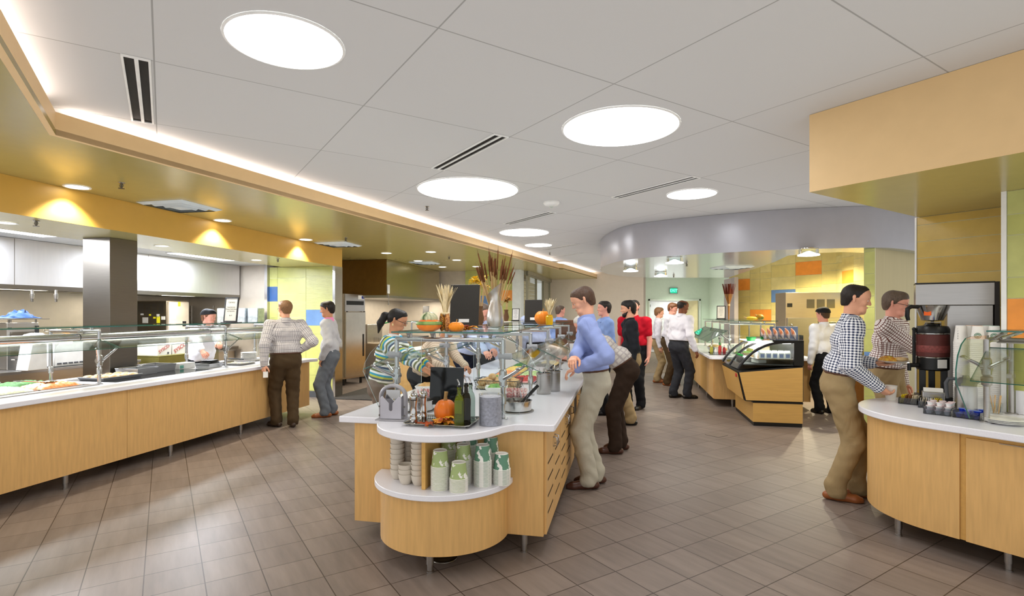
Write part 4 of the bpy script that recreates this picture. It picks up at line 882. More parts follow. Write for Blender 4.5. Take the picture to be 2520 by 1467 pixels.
def bottle(u, v, label, m, h=.30, w_=.031):
    t = PT('oil_bottle', label, 'bottle', u, v, ZTR, RC + .3, 'oil bottles on the tray'); k = h / .30
    b = MB(); sec = []
    for z, r, q in ((0, w_, .9), (.16 * k, w_, .9), (.19 * k, w_ * .75, .6), (.205 * k, .014, .3), (.235 * k, .0125, .2), (.238 * k, .015, .2), (.25 * k, .015, .2)):
        sec.append((z, r, q))
    n = 24; vs = []
    for z, r, q in sec:
        for i in range(n):
            a = 2 * pi * i / n + pi / 4; c_, s_ = cos(a), sin(a); p = 2 + 8 * q if q > .5 else 2; rr = r / ((abs(c_) ** p + abs(s_) ** p) ** (1 / p)); vs.append((rr * c_, rr * s_, z))
    m_ = len(sec); b.add(vs, [(j * n + i, j * n + (i + 1) % n, (j + 1) * n + (i + 1) % n, (j + 1) * n + i) for j in range(m_ - 1) for i in range(n)] + [list(range(n))[::-1], [(m_ - 1) * n + i for i in range(n)]])
    b.build('body', m, t); MB().lathe([(.012, .25 * k), (.014, .252 * k), (.012, .262 * k)], 14).build('cork', BLACK, t); MB().tube([(0, 0, .262 * k), (0, 0, .275 * k), (-.012, 0, .30 * k)], [.006, .005, .004], 8).build('spout', STEEL2, t)
bottle(1130, 1050, 'green oil bottle with steel spout nearest on the tray', OIL1); bottle(1147, 1044, 'dark vinegar bottle with spout in the middle of three on the tray', OIL2, .305); bottle(1158, 1036, 'clear bottle with spout farthest of three on the tray', OIL3, .29)
gcn = PT('grey_canister', 'grey translucent ribbed canister at right of the tray', 'canister', 1207, 1045, Z1)
b = MB(); rnd = random.Random(4)
prof = [(.07, 0)] + [(.0705 + .0012 * rnd.uniform(-1, 1), .004 + .0045 * k) for k in range(41)]
b.lathe(prof, 40); b.build('cup_contents', mat('grey_foil', 'D6D7DC', .4, 0, vary=.2, scale=60, bump=.3), gcn, smooth=20); MB().lathe([(.074, 0), (.075, .02), (.075, .195), (.077, .198), (.075, .20)], 40, cap=False).build('clear_wall', thin_glass('smoke_glass', 'E6E7EC', .7, .05), gcn)
# black sign holder
bs_ = CT('black_sign_holder', 'glossy black acrylic sign holder standing under the island glass', 'sign holder', -1.40, 4.05, Z1 + .001)
b = MB(); b.prismx([(0, 0), (.01, 0), (.05, .29), (.04, .29)], -.14, .14).build('panel', BLKG, bs_, smooth=0, bev=.002); MB().box(-.14, .14, -.02, .09, -.0005, .006).build('foot', BLKG, bs_, smooth=0)
# rolls basket
bk = CT('bread_basket', 'black wire basket of bread rolls in the middle of the island', 'basket', -1.2, 5.05, Z1 + .001)
b = MB(); W_, D_, H_ = .21, .15, .085
for z, g in ((.003, .92), (H_, 1)): b.tube([(-W_ * g, -D_ * g, z), (W_ * g, -D_ * g, z), (W_ * g, D_ * g, z), (-W_ * g, D_ * g, z), (-W_ * g, -D_ * g, z)], .004, 6)
for sy_ in (-1, 1):
    n = 16; b.tube([(-W_ + 2 * W_ * i / n, sy_ * D_ * (1 if i % 2 else .92), H_ if i % 2 else .003) for i in range(n + 1)], .002, 5).tube([(-W_ + 2 * W_ * i / n, sy_ * D_ * (.92 if i % 2 else 1), .003 if i % 2 else H_) for i in range(n + 1)], .002, 5)
for sx_ in (-1, 1):
    n = 10; b.tube([(sx_ * W_ * (1 if i % 2 else .92), -D_ + 2 * D_ * i / n, H_ if i % 2 else .003) for i in range(n + 1)], .002, 5)
for k in range(5): b.tube([(-W_ * .92, -D_ * .9 + k * D_ * .45, .003), (W_ * .92, -D_ * .9 + k * D_ * .45, .003)], .002, 5)
b.build('wires', BLACK, bk); MB().box(-.19, .19, -.135, .135, .006, .03).build('paper_liner', mat('liner', 'E6D3A8', .8), bk, smooth=0)
ROLL = mat('bread_roll', 'CE9E5E', .6, vary=.18, scale=14, col2='E3C592'); ROLW = mat('white_roll', 'E8DCC2', .7, vary=.05)
rl = [(-.15, -.09, 0), (-.07, -.1, 0), (.01, -.09, 0), (.09, -.1, 0), (.165, -.09, 0), (-.15, .0, 0), (-.06, 0, 0), (.02, .0, 0), (.1, 0, 0), (.165, .01, 0), (-.14, .095, 0), (-.05, .09, 0), (.04, .09, 0), (.12, .09, 0), (-.06, -.03, .05), (.03, -.02, .05), (.09, -.03, .048)]
for i, (x, y, z) in enumerate(rl):
    p = CI(-1.2 + x, 5.05 + y, Z1 + .033 + z); o = MB().ell((0, 0, .03), (.04, .043, .032), 16, 10).build('bread_roll', ROLW if i in (15, 16) else ROLL, None, smooth=80, loc=p)
    tag(o, ['white round roll on top of the bread basket', 'golden round roll on top of the bread basket'][0 if i in (15, 16) else 1] if i > 13 else 'golden bread roll in the lower layer of the wire basket', 'bread roll', 'rolls in the wire basket' + (' top' if i > 13 else ''))
# soup pots, ladle tongs
for i, (u, v, lab) in enumerate(((1272, 1012, 'low round steel pot of dressing with black handled spoon at right'), (1030, 1011, 'low round steel pot behind the pepper mills'))):
    t = PT('steel_pot', lab, 'pot', u, v, Z1, 0, 'low steel pots on the island')
    MB().lathe([(.125, 0), (.127, .006), (.10, .01)], 36).build('base_plate', STEEL, t); MB().lathe([(.1, .0105), (.108, .012), (.108, .075), (.113, .078), (.113, .082), (.104, .082), (.102, .05)], 40, cap=False).build('wall', STEEL2, t); MB().lathe([(.1, .048), (.101, .05)], 30).build('dressing', mat('brown_sauce', '7A5138', .25), t)
    if i == 0:
        sp_ = T('serving_spoon', 'black handled serving spoon leaning in the right steel pot', 'spoon', t.location + Vector((.02, -.02, .055)), RC)
        MB().tube([(0, 0, 0), (.06, .02, .06), (.13, .05, .135)], [.006, .013, .012], 10).build('handle', BLACK, sp_); MB().ell((-.02, 0, .004), (.03, .022, .01)).build('bowl', STEEL2, sp_)
def clearbin(t, w_, d_, h_, m=ACRYL, th=.003):
    b = MB(); b.box(-w_ / 2, w_ / 2, -d_ / 2, d_ / 2, 0, th)
    for s_ in (-1, 1): b.box(-w_ / 2, w_ / 2, s_ * d_ / 2 - (th if s_ > 0 else 0), s_ * d_ / 2 + (th if s_ < 0 else 0), th, h_).box(s_ * w_ / 2 - (th if s_ > 0 else 0), s_ * w_ / 2 + (th if s_ < 0 else 0), -d_ / 2 + th, d_ / 2 - th, th, h_)
    return b.build('clear_bin', m, t, smooth=0)
REDW = mat('red_white_wrap', 'C93A2E', .4, scale=55, col2='F2EDE8')
for i, (u, v, lab) in enumerate(((1272, 986, 'clear bin of red and white wrapped breadsticks at right on the island'), (1058, 988, 'clear bin of red and white wrapped breadsticks behind the mills'))):
    t = PT('breadstick_bin', lab, 'bin', u, v, Z1, RC, 'breadstick bins'); clearbin(t, .19, .13, .05); rnd = random.Random(i)
    for k in range(30):
        x, y = rnd.uniform(-.08, .08), rnd.uniform(-.05, .05); o = MB().box(-.006, .006, -.004, .004, 0, .095).build('wrapped_breadstick', REDW, None, smooth=0, loc=t.location + Matrix.Rotation(RC, 3, 'Z') @ Vector((x, y, .005)), rotz=rnd.uniform(0, 3)); o.rotation_euler[0] = rnd.uniform(-.25, .25); o.rotation_euler[1] = rnd.uniform(-.3, .3)
        tag(o, 'red and white wrapped breadstick in the bin at ' + ('right' if i == 0 else 'left, behind the mills'), 'breadstick', 'wrapped breadsticks ' + ('right' if i == 0 else 'left'))
CHINA = mat('white_china', 'F0EFEB', .2)
GREENS = mat('green_salad', '4F8A2C', .5, vary=.4, scale=30, col2='86B24A'); 
def mound(parent, rx, ry, h, m, seed=1, z=0, name='food', n=22):
    rnd = random.Random(seed); b = MB(); vs = []
    for i in range(n + 1):
        for j in range(n + 1):
            x, y = -1 + 2 * i / n, -1 + 2 * j / n; e = max(0, 1 - max(abs(x), abs(y)) ** 4); vs.append((x * rx, y * ry, z + h * e * (.55 + .45 * rnd.random())))
    b.add(vs, [(i * (n + 1) + j, (i + 1) * (n + 1) + j, (i + 1) * (n + 1) + j + 1, i * (n + 1) + j + 1) for i in range(n) for j in range(n)])
    o = b.build(name, m, parent, smooth=80); o['kind'] = 'stuff'; return o
for i, (u, v, lab, m) in enumerate(((1222, 972, 'white square bowl of salad left of the breadsticks', GREENS), (1052, 968, 'white square bowl of croutons under the left glass', ROLL))):
    t = PT('china_bowl', lab, 'bowl', u, v, Z1, RC + .2, 'square white bowls'); b = MB(); b.add([(-.06, -.06, 0), (.06, -.06, 0), (.06, .06, 0), (-.06, .06, 0), (-.1, -.1, .075), (.1, -.1, .075), (.1, .1, .075), (-.1, .1, .075), (-.055, -.055, .01), (.055, -.055, .01), (.055, .055, .01), (-.055, .055, .01), (-.093, -.093, .075), (.093, -.093, .075), (.093, .093, .075), (-.093, .093, .075)], [(3, 2, 1, 0), (0, 1, 5, 4), (1, 2, 6, 5), (2, 3, 7, 6), (3, 0, 4, 7), (8, 9, 10, 11), (8, 12, 13, 9), (9, 13, 14, 10), (10, 14, 15, 11), (11, 15, 12, 8), (4, 5, 13, 12), (5, 6, 14, 13), (6, 7, 15, 14), (7, 4, 12, 15)]); b.build('bowl', CHINA, t, smooth=0, bev=.003); mound(t, .08, .08, .04, m, 5 + i, .06)
for i, (u, v, lab) in enumerate(((1338, 969, 'steel utensil canister nearest on the island edge'), (1362, 962, 'steel utensil canister behind the first, by the man in blue'))):
    t = PT('utensil_canister', lab, 'canister', u, v, Z1, 0, 'steel utensil canisters'); MB().lathe([(.062, 0), (.064, .004), (.064, .175), (.066, .178), (.066, .19), (.06, .19), (.06, .02), (.001, .02)], 36, cap=False).build('wall', STEEL, t); MB().lathe([(.0645, .172), (.0665, .176), (.0645, .18)], 36, cap=False).build('band', STEEL2, t)
    for k in range(3):
        g = T('serving_tongs', ['steel serving utensil resting in the nearest canister, bending left', 'steel serving utensil resting in the nearest canister, upright', 'steel serving utensil resting in the nearest canister, bending right'][k] if i == 0 else ['steel serving utensil in the rear canister, bending left', 'steel serving utensil in the rear canister, upright', 'steel serving utensil in the rear canister, bending right'][k], 'utensil', t.location + Vector((0, .02 * (k - 1), .03)), .3 * k, 'utensils in the canisters'); e = (.035 * (k - 1), .02 * (k - 1)); MB().tube([(0, 0, 0), (e[0] * .5, e[1], .1), (e[0] * 1.2, e[1] * 1.5, .2)], [.005, .006, .012], 8, flat=.4).build('utensil', STEEL2, g)
# island cold well with salad pans
wl = CT('salad_well', 'steel cold well with salad pans set into the island top', 'cold well', -1.2, 5.35, Z1 + .0005)
b = MB()
for x0, x1, y0, y1 in ((-.32, .32, 0, .03), (-.32, .32, 2.42, 2.45), (-.32, -.29, .03, 2.42), (.29, .32, .03, 2.42)): b.box(x0, x1, y0, y1, 0, .008)
b.build('rim', STEEL, wl, smooth=0); MB().box(-.289, .289, .031, 2.419, 0, .002).build('deck', STEELD, wl, smooth=0)
foods = [('lettuce', GREENS), ('cherry tomatoes', mat('tomato', 'B3281C', .3, vary=.2, scale=24)), ('shredded carrots', mat('carrot', 'DB7A3A', .5, vary=.25, scale=40, col2='EBA067')), ('sliced cucumbers', mat('cucumber', '9CB56B', .5, vary=.3, scale=30, col2='C9D8A2')), ('diced cheese', mat('cheese', 'E2BE62', .5, vary=.1)), ('red onions', mat('onion', 'D8BFD0', .4, vary=.25, scale=40, col2='F1E9EE')), ('broccoli', mat('broccoli', '3F7A2E', .7, vary=.4, scale=50)), ('black olives', mat('olive', '2B2426', .4, vary=.3, scale=40)), ('spinach', mat('spinach', '35652A', .6, vary=.4, scale=30)), ('chick peas', mat('chickpea', 'DCC08A', .5, vary=.15, scale=30))]
def foodpan(name, label, loc, rot, w_, d_, m, seed, h=.04, group=None):
    t = T('food_pan', label, 'food pan', loc, rot, group); b = MB()
    for x0, x1, y0, y1 in ((-w_, w_, -d_, -d_ + .012), (-w_, w_, d_ - .012, d_), (-w_, -w_ + .012, -d_ + .012, d_ - .012), (w_ - .012, w_, -d_ + .012, d_ - .012)): b.box(x0, x1, y0, y1, 0, .012)
    b.box(-w_ + .012, w_ - .012, -d_ + .012, d_ - .012, 0, .002); b.build('pan', STEEL2, t, smooth=0); mound(t, w_ - .014, d_ - .014, h, m, seed, .003); return t
for i, (nm, m) in enumerate(foods):
    x, y = (-.145, .145)[i % 2], .26 + .475 * (i // 2); foodpan(nm, 'steel pan of ' + nm + ' in the island salad well', CI(-1.2 + x, 5.35 + y, Z1 + .003), RC, .138, .225, m, i, .055, 'salad pans on the island')
# ---- on the island's top glass
ZG = ZT + .5975
tg = PT('turban_gourd', 'orange turban gourd with green striped cap on the glass shelf', 'gourd', 1056, 815.5, ZG)
pumpkin(tg, .088, .05, 10, mat('gourd_orange', 'E0622A', .35, vary=.25, scale=6, col2='EE8A32'), .06, stem=.001)
b = MB(); n, pr = 48, 12; vs = []
for i in range(pr + 1):
    a = pi * i / pr
    for k in range(n): f = 1 + .05 * cos(8 * 2 * pi * k / n); vs.append((max(.001, sin(a)) * .062 * f * cos(2 * pi * k / n), max(.001, sin(a)) * .062 * f * sin(2 * pi * k / n), .088 - .05 * cos(a)))
b.add(vs, [(i * n + k, i * n + (k + 1) % n, (i + 1) * n + (k + 1) % n, (i + 1) * n + k) for i in range(pr) for k in range(n)]); b.build('cap', mat('gourd_green', '3C5E2C', .4, vary=.3, scale=9, stretch=(4, 4, .6), col2='D9D6B0'), tg, smooth=80)
MB().lathe([(.09, .045), (.094, .052), (.09, .066), (.07, .07)], 40, cap=False).build('green_band', mat('gourd_band', '4A7434', .4, vary=.3, scale=14, col2='8FA860'), tg)
HUSK = mat('corn_husk', 'E3D2A8', .75, vary=.14, scale=20, stretch=(6, 6, 1)); KERN = [mat('kernel_gold', 'C98C2A', .35, vary=.3, scale=110, col2='4A2418'), mat('kernel_amber', 'D9A060', .35, vary=.3, scale=110, col2='8C4A22')]
def husks(parent, n, h, spread, z0, seed, r0=.012, w_=.013):
    rnd = random.Random(seed); b = MB()
    for k in range(n):
        a = rnd.uniform(0, 6.28); sp_ = spread * rnd.uniform(.2, 1); hh = h * rnd.uniform(.7, 1); m_ = 7; L_ = []; R_ = []
        for j in range(m_ + 1):
            t_ = j / m_; rr = r0 + sp_ * t_ ** 1.5; c_ = Vector((cos(a) * rr, sin(a) * rr, z0 + hh * t_)); wv = Vector((-sin(a + t_ * rnd.uniform(-.4, .4)), cos(a), 0)) * w_ * (sin(pi * min(.97, .18 + .8 * t_)) ** .8); L_.append(c_ - wv); R_.append(c_ + wv + Vector((0, 0, .004)))
        b.add(L_ + R_, [(j, j + 1, m_ + 2 + j, m_ + 1 + j) for j in range(m_)])
    o = b.build('husk', HUSK, parent, smooth=60); return o
cr = PT('indian_corn_bundle', 'bundle of dried speckled corn cobs with pale husks on the glass', 'corn', 1096, 815, ZG)
for i, (x, y) in enumerate(((-.02, -.015), (.018, -.01), (0, .02))): MB().lathe([(.008, 0), (.017, .02), (.02, .06), (.018, .1), (.012, .125)], 16, (x, y, 0)).build('cob', KERN[i % 2], cr)
MB().lathe([(.03, .118), (.034, .125), (.03, .132)], 20).build('tie', HUSK, cr); husks(cr, 34, .22, .075, .12, 5)
sp = PT('small_pumpkin', 'small orange pumpkin beside the corn bundle on the glass', 'pumpkin', 1123, 816, ZG); pumpkin(sp, .056, .037, 10, mat('small_pumpkin_orange', 'E98A1C', .4, vary=.06), .1, stem=.02)
leafpile('golden dried leaf lying beside the small pumpkin on the glass', G(1154, 815, ZG), ZG, 9, .035, .03, 8, sz=.035)
def tiltsign(name, label, u, v, z, w_, h_, rot=RC, lab=True):
    t = PT(name, label, 'sign', u, v, z, rot, 'black backed tilted signs')
    MB().box(-w_ * .55, w_ * .55, -.05, .09, 0, .012).build('base', BLACK, t, bev=.004); b = MB(); b.prismx([(0, .0125), (.012, .0125), (.012 + h_ * .13, h_), (h_ * .13, h_)], -w_ / 2, w_ / 2).build('panel', mat('sign_black', '26231F', .35, vary=.15, scale=60), t, smooth=0, bev=.003)
    if lab: q = MB(); q.M = Matrix.Translation((0, -.0015, 0)); q.prismx([(.005, .045), (.006, .045), (.010, .075), (.009, .075)], -w_ * .18, w_ * .18).build('white_label', PAPER, t, smooth=0)
tiltsign('tilted_sign', 'large black tilted sign beside the silver vase on the glass shelf', 1141, 806, ZG, .27, .385)
tiltsign('tilted_sign', 'smaller black tilted sign farther along the island glass', 1312, 797, ZG, .215, .29)
tiltsign('tilted_sign', 'small black tilted sign above the woman on the grill guard', 1047, 785, 1.4365, .18, .36, RC, False)
va = PT('silver_vase', 'tall silver vase with slanted rim holding cattails', 'vase', 1219, 806, ZG, RC)
b = MB(); n = 32; prof = [(.052, 0), (.068, .01), (.077, .05), (.076, .1), (.064, .165), (.050, .22), (.047, .26), (.053, .305), (.066, .345)]
vs = []
for r, z in prof:
    for k in range(n): a = 2 * pi * k / n; vs.append((r * cos(a), r * sin(a), z + (.055 * cos(a) * max(0, (z - .2) / .145) if z > .2 else 0)))
m_ = len(prof); b.add(vs, [(j * n + k, j * n + (k + 1) % n, (j + 1) * n + (k + 1) % n, (j + 1) * n + k) for j in range(m_ - 1) for k in range(n)] + [list(range(n))[::-1]]); b.build('vase_body', mat('vase_silver', 'DAD6D0', .32, 1, vary=.03), va)
CATB = mat('cattail_brown', '6B3F20', .85, vary=.2, scale=40); STRAW = mat('dry_stalk', 'C7A878', .8, vary=.15, scale=20)
rnd = random.Random(12)
for k in range(46):
    a = rnd.uniform(-1, 1); d_ = rnd.uniform(-.5, .5); hh = rnd.uniform(.56, .74) - .05 * abs(a); base = Vector((a * .012, d_ * .012, .06)); e = Vector((a * .185, d_ * .13, hh)); ev = va.location
    c = T('cattail', 'brown cattail stalk standing in the silver vase', 'cattail', va.location, RC, 'cattails in the silver vase'); d = (e - base); c0 = base + d * .70; c1 = base + d * rnd.uniform(.9, .97)
    MB().tube([base, base + d * .5, c0], .0028, 5).build('stalk', STRAW, c); MB().tube([c0, c0 + (c1 - c0) * .06, c0 + (c1 - c0) * .94, c1], [.002, .0058, .0055, .002], 7).tube([c1, c1 + d * .07], [.0018, .0006], 5).build('seed_head', CATB, c)
YEL = mat('sunflower_yellow', 'E2B417', .6, vary=.25, scale=30, col2='F0CE3A'); DRYF = mat('dried_flower', '8A5A18', .7, vary=.3, scale=30, col2='B98427')
def bouquet(name, label, loc, m, n, r, seed, stem=.4):
    rnd = random.Random(seed); t = T(name, label, 'dried flowers', loc, 0)
    b = MB(); s_ = MB()
    for k in range(n):
        c = Vector((rnd.uniform(-r, r), rnd.uniform(-r, r) * .6, stem + rnd.uniform(-r * .5, r * .6))); s_.tube([(0, 0, 0), c * .6, c], .004, 5)
        for q in range(10):
            a = rnd.uniform(0, 6.28); e = rnd.uniform(-.6, .8); L_ = rnd.uniform(.05, .085); dr_ = Vector((cos(a) * cos(e), sin(a) * cos(e), sin(e))); sd = dr_.cross(Vector((0, 0, 1))).normalized() * .017; b.add([c, c + dr_ * L_ * .5 + sd, c + dr_ * L_ + Vector((0, 0, -.012)), c + dr_ * L_ * .5 - sd], [(0, 1, 2, 3)])
    b.build('petals', m, t, smooth=0); s_.build('stems', STRAW, t); MB().lathe([(.03, -.02), (.05, .05), (.03, .14), (.04, .18)], 18, cap=False).build('jar', mat('jar_brown', '6B4A2C', .4), t)
q = D(1180, 695, 5.6); bouquet('sunflower_bouquet', 'bright yellow dried sunflowers behind the black sign and vase', (q.x, q.y, ZG + .022), YEL, 9, .085, 3, q.z - ZG - .02)
st_ = T('ledge_stand', 'pale narrow ledge stand behind the silver vase', 'stand', (.0, 9.28, 0), RC); MB().box(-.16, .16, -.11, .11, 0, 1.43).build('column', BEIGE, st_, smooth=0); MB().box(-.18, .18, -.13, .13, 1.431, 1.455).build('top', mat('ivory_top', 'E2DCCB', .4), st_, smooth=0, bev=.004)
q = D(1246, 728, 9.05); bouquet('dried_sunflowers', 'drooping brown dried sunflowers right of the silver vase', (-.10, 9.30, 1.477), DRYF, 5, .06, 9, .36)
def framesign(label, loc, rot, w_, h_, lines, tilt=.16, title=None, base=True):
    t = T('framed_menu', label, 'sign', loc, rot, 'framed menu cards'); M = Matrix.Rotation(-tilt, 4, 'X')
    if base: MB().box(-w_ * .6, w_ * .6, -.03, .07, 0, .012).build('base', BLACK, t, bev=.003)
    b = MB(); b.M = Matrix.Translation((0, 0, .013)) @ M; g = w_ * .07
    for x0, x1, z0, z1 in ((-w_ / 2, w_ / 2, 0, g), (-w_ / 2, w_ / 2, h_ - g, h_), (-w_ / 2, -w_ / 2 + g, g, h_ - g), (w_ / 2 - g, w_ / 2, g, h_ - g)): b.box(x0, x1, -.006, .01, z0, z1)
    b.build('frame', BLACK, t, smooth=0); c = MB(); c.M = b.M; c.box(-w_ / 2 + g, w_ / 2 - g, 0, .006, g, h_ - g); c.build('card', PAPER, t, smooth=0)
    if title:
        for k, (s_, sz, zz) in enumerate(title):
            o = text(s_, sz, mat('grey_ink', '8C8A84', .7), t, (0, 0, 0)); o.matrix_local = b.M @ Matrix.Translation((0, -.0012, zz * h_)) @ Matrix.Rotation(pi / 2, 4, 'X')
    else:
        d = MB(); d.M = b.M; rr = random.Random(3)
        for k in range(lines): ww = w_ * rr.uniform(.15, .32); d.box(-ww, ww, -.0015, -.0005, h_ * (.85 - .7 * k / lines), h_ * (.85 - .7 * k / lines) + h_ * .018)
        d.build('print', mat('grey_ink', '8C8A84', .7), t, smooth=0)
    return t
framesign('small black framed menu card on the pale ledge stand', (.06, 9.2, 1.456), RC, .13, .21, 9)
q = G(566, 795, ZT + .592); framesign('framed menu on the serving line glass shelf beside the chef', (q.x, q.y, ZT + .593), RC - .08, .225, .34, 0, .12, [('Carvery', .034, .80), ('Roast Beef with', .021, .60), ('Cheese, Garlic Sauce', .021, .52), ('and Vegetables', .021, .44), ('$6.79', .021, .26)])
og_ = PT('orange_pumpkin', 'round orange pumpkin behind the smaller black sign', 'pumpkin', 1336, 799, ZG); pumpkin(og_, .095, .085, 10, mat('pumpkin_bright', 'F08A1E', .4), .06, stem=.03)
yj_ = PT('husk_jar', 'yellow glass jar holding fanned corn husks on the far glass shelf', 'jar', 1352, 800, ZG)
MB().lathe([(.035, 0), (.04, .02), (.04, .09), (.032, .1), (.036, .11)], 24).build('jar', mat('yellow_glass', 'D9A90E', .15, vary=.1), yj_); husks(yj_, 26, .19, .09, .1, 9, .008, .014)
mb_ = CT('menu_board', 'brown wooden board standing at the far end of the island', 'board', -1.0, 8.12, Z1 + .001); MB().box(-.05, .42, 0, .03, 0, .62).build('board', mat('brown_board', '6E4632', .5, stretch=(1, 1, 8)), mb_, smooth=0, bev=.004); MB().box(-.05, .42, -.06, .1, 0, .02).build('foot', mat('brown_board', '6E4632'), mb_, smooth=0)
for k in range(5):
    o = CT('dressing_bottle', ['blue capped dressing bottle nearest on the far island end', 'second dressing bottle with red cap on the far island end', 'middle dressing bottle with green cap on the far island end', 'fourth dressing bottle with white cap on the far island end', 'last dressing bottle with yellow cap by the brown board'][k], 'bottle', -.62, 7.1 + k * .2, Z1 + .001, 'dressing bottles'); MB().lathe([(.03, 0), (.032, .01), (.032, .11), (.015, .15)], 18).build('bottle', mat('dressing', 'C9B78E', .25), o); MB().lathe([(.016, .15), (.014, .175), (.004, .2)], 14).build('cap', mat(['cap_blue', 'cap_red', 'cap_green', 'cap_white', 'cap_yellow'][k], ['3658B0', 'B8302A', '2F8A3E', 'EEEEEE', 'E2B61E'][k], .4), o)
# ---- bowls and paper cups on the rounded shelf
ZS = .5105
STONE = mat('stone_bowl', 'C9C0B2', .4, vary=.03)
def cupbowl(): return MB().lathe([(.028, 0), (.031, .003), (.043, .035), (.047, .062), (.0485, .066), (.045, .066), (.04, .035), (.027, .006), (.001, .006)], 32, cap=False)
bm = cupbowl().build('soup_bowl', STONE); bm_me = bm.data; bpy.data.objects.remove(bm)
def stack(me, name, label, cat, group, loc, n, step, tops=None, mats=None):
    for k in range(n):
        o = bpy.data.objects.new(name, me); COL.objects.link(o); o.location = (loc[0], loc[1], loc[2] + k * step); tag(o, label + (', topmost of its stack' if k == n - 1 else ''), cat, group + (' top' if k == n - 1 else ''))
for u, v, n, lab in ((978, 1177, 8, 'in the leftmost tall stack'), (1004, 1168, 8, 'in the tall stack behind the short one'), (998.5, 1190, 3, 'in the short front stack'), (1029.5, 1193, 8, 'in the tall stack against the divider')):
    q = G(u, v, ZS); stack(bm_me, 'soup_bowl', 'beige soup bowl ' + lab, 'bowl', 'beige bowls ' + lab, (q.x, q.y, ZS), n, .0335 if n > 4 else .03)
def cupmat(name, band, seed):
    "white paper cup with printed band and white map-like blotches"
    m, nt, b = nodes(name); tc = N(nt, 'ShaderNodeTexCoord'); nz = N(nt, 'ShaderNodeTexNoise'); nz.inputs['Scale'].default_value = 22; nz.inputs['Detail'].default_value = 3; mp = N(nt, 'ShaderNodeMapping'); mp.inputs['Location'].default_value = (seed, 0, 0)
    nt.links.new(tc.outputs['Object'], mp.inputs[0]); nt.links.new(mp.outputs[0], nz.inputs['Vector']); r = N(nt, 'ShaderNodeValToRGB'); r.color_ramp.interpolation = 'CONSTANT'; r.color_ramp.elements[0].color = (*lin(band), 1); r.color_ramp.elements[1].color = (*lin('E9E7E0'), 1); r.color_ramp.elements[1].position = .58
    nt.links.new(nz.outputs['Fac'], r.inputs[0]); nt.links.new(r.outputs[0], b.inputs['Base Color']); b.inputs['Roughness'].default_value = .5; return m
CUPW = mat('paper_cup_white', 'ECE9E2', .5, vary=.02)
def papercup(band):
    b = MB(); b.k = 0; b.lathe([(.0545, 0), (.0575, .0008), (.0575, .004), (.0535, .005)], 36, cap=False); b.k = 1; b.lathe([(.0535, .005), (.0425, .098)], 36, cap=False); b.k = 0; b.lathe([(.0425, .098), (.041, .1), (.04, .094), (.001, .094)], 36, cap=False)
    o = b.build('paper_cup', [CUPW, band], smooth=50); me = o.data; bpy.data.objects.remove(o); return me
CUPG, CUPT = papercup(cupmat('cup_print_green', '9DAE74', 0)), papercup(cupmat('cup_print_teal', '5F8A72', 3))
for u, v, n, me, lab in ((1083, 1203, 19, CUPG, 'green paper cup in the stack beside the divider'), (1129, 1208, 11, CUPG, 'green paper cup in the short front stack'), (1140, 1188, 20, CUPG, 'green paper cup in the tall stack behind the short one'), (1188, 1194, 21, CUPT, 'teal paper cup in the tall stack right of centre'), (1234.5, 1190, 13, CUPT, 'teal paper cup in the rightmost stack'), (1104, 1172, 24, CUPG, 'green paper cup in the rear stack behind the divider'), (1157, 1168, 27, CUPT, 'teal paper cup in the rear stack under the countertop'), (1208, 1172, 22, CUPT, 'teal paper cup in the rear stack at right')):
    q = G(u, v, ZS); stack(me, 'paper_cup', lab, 'cup', lab, (q.x, q.y, ZS), n, .0078)
dn = PT('floor_drain', 'round metal floor drain under the island end', 'drain', 1092, 1372, 0); MB().lathe([(.09, 0), (.088, .004), (.06, .005), (.055, .002)], 28).build('grate', STEELD, dn)
hp = PT('floor_hatch', 'small flush square access hatch in the tile floor', 'hatch', 1763, 1071, 0, RA); MB().box(-.1, .1, -.1, .1, .0005, .003).build('cover', mat('hatch', '766A60', .4), hp, smooth=0)
# ================================================================== PEOPLE
def vv(*a): return np.array(a, float)
def nrm(a): return a / (np.linalg.norm(a) + 1e-9)
def prim(P, q):
    a, b, r0, r1 = q[0], q[1], q[2], q[3]; n = q[5] if len(q) > 5 else None
    pa = P - a; ba = b - a; s = 1.0
    if n is not None:
        ax, s = n; pa = pa + np.outer(pa @ ax, ax) * (s - 1); ba = ba + ax * (ba @ ax) * (s - 1)
    h = np.clip((pa @ ba) / (ba @ ba + 1e-12), 0, 1)
    return (np.sqrt(((pa - h[:, None] * ba) ** 2).sum(1)) - (r0 + (r1 - r0) * h)) / (s ** .5 if s > 1 else 1)
def sdf(P, prims):
    d = None
    for q in prims:
        e = prim(P, q); k = q[4]
        if d is None: d = e
        elif k < 0:                                   # carve
            k = -k; h = np.clip(.5 - .5 * (d + e) / k, 0, 1); d = d * (1 - h) - e * h + k * h * (1 - h)
        elif k == 0: d = np.minimum(d, e)
        else: h = np.clip(.5 + .5 * (d - e) / k, 0, 1); d = d * (1 - h) + e * h - k * h * (1 - h)
    return d
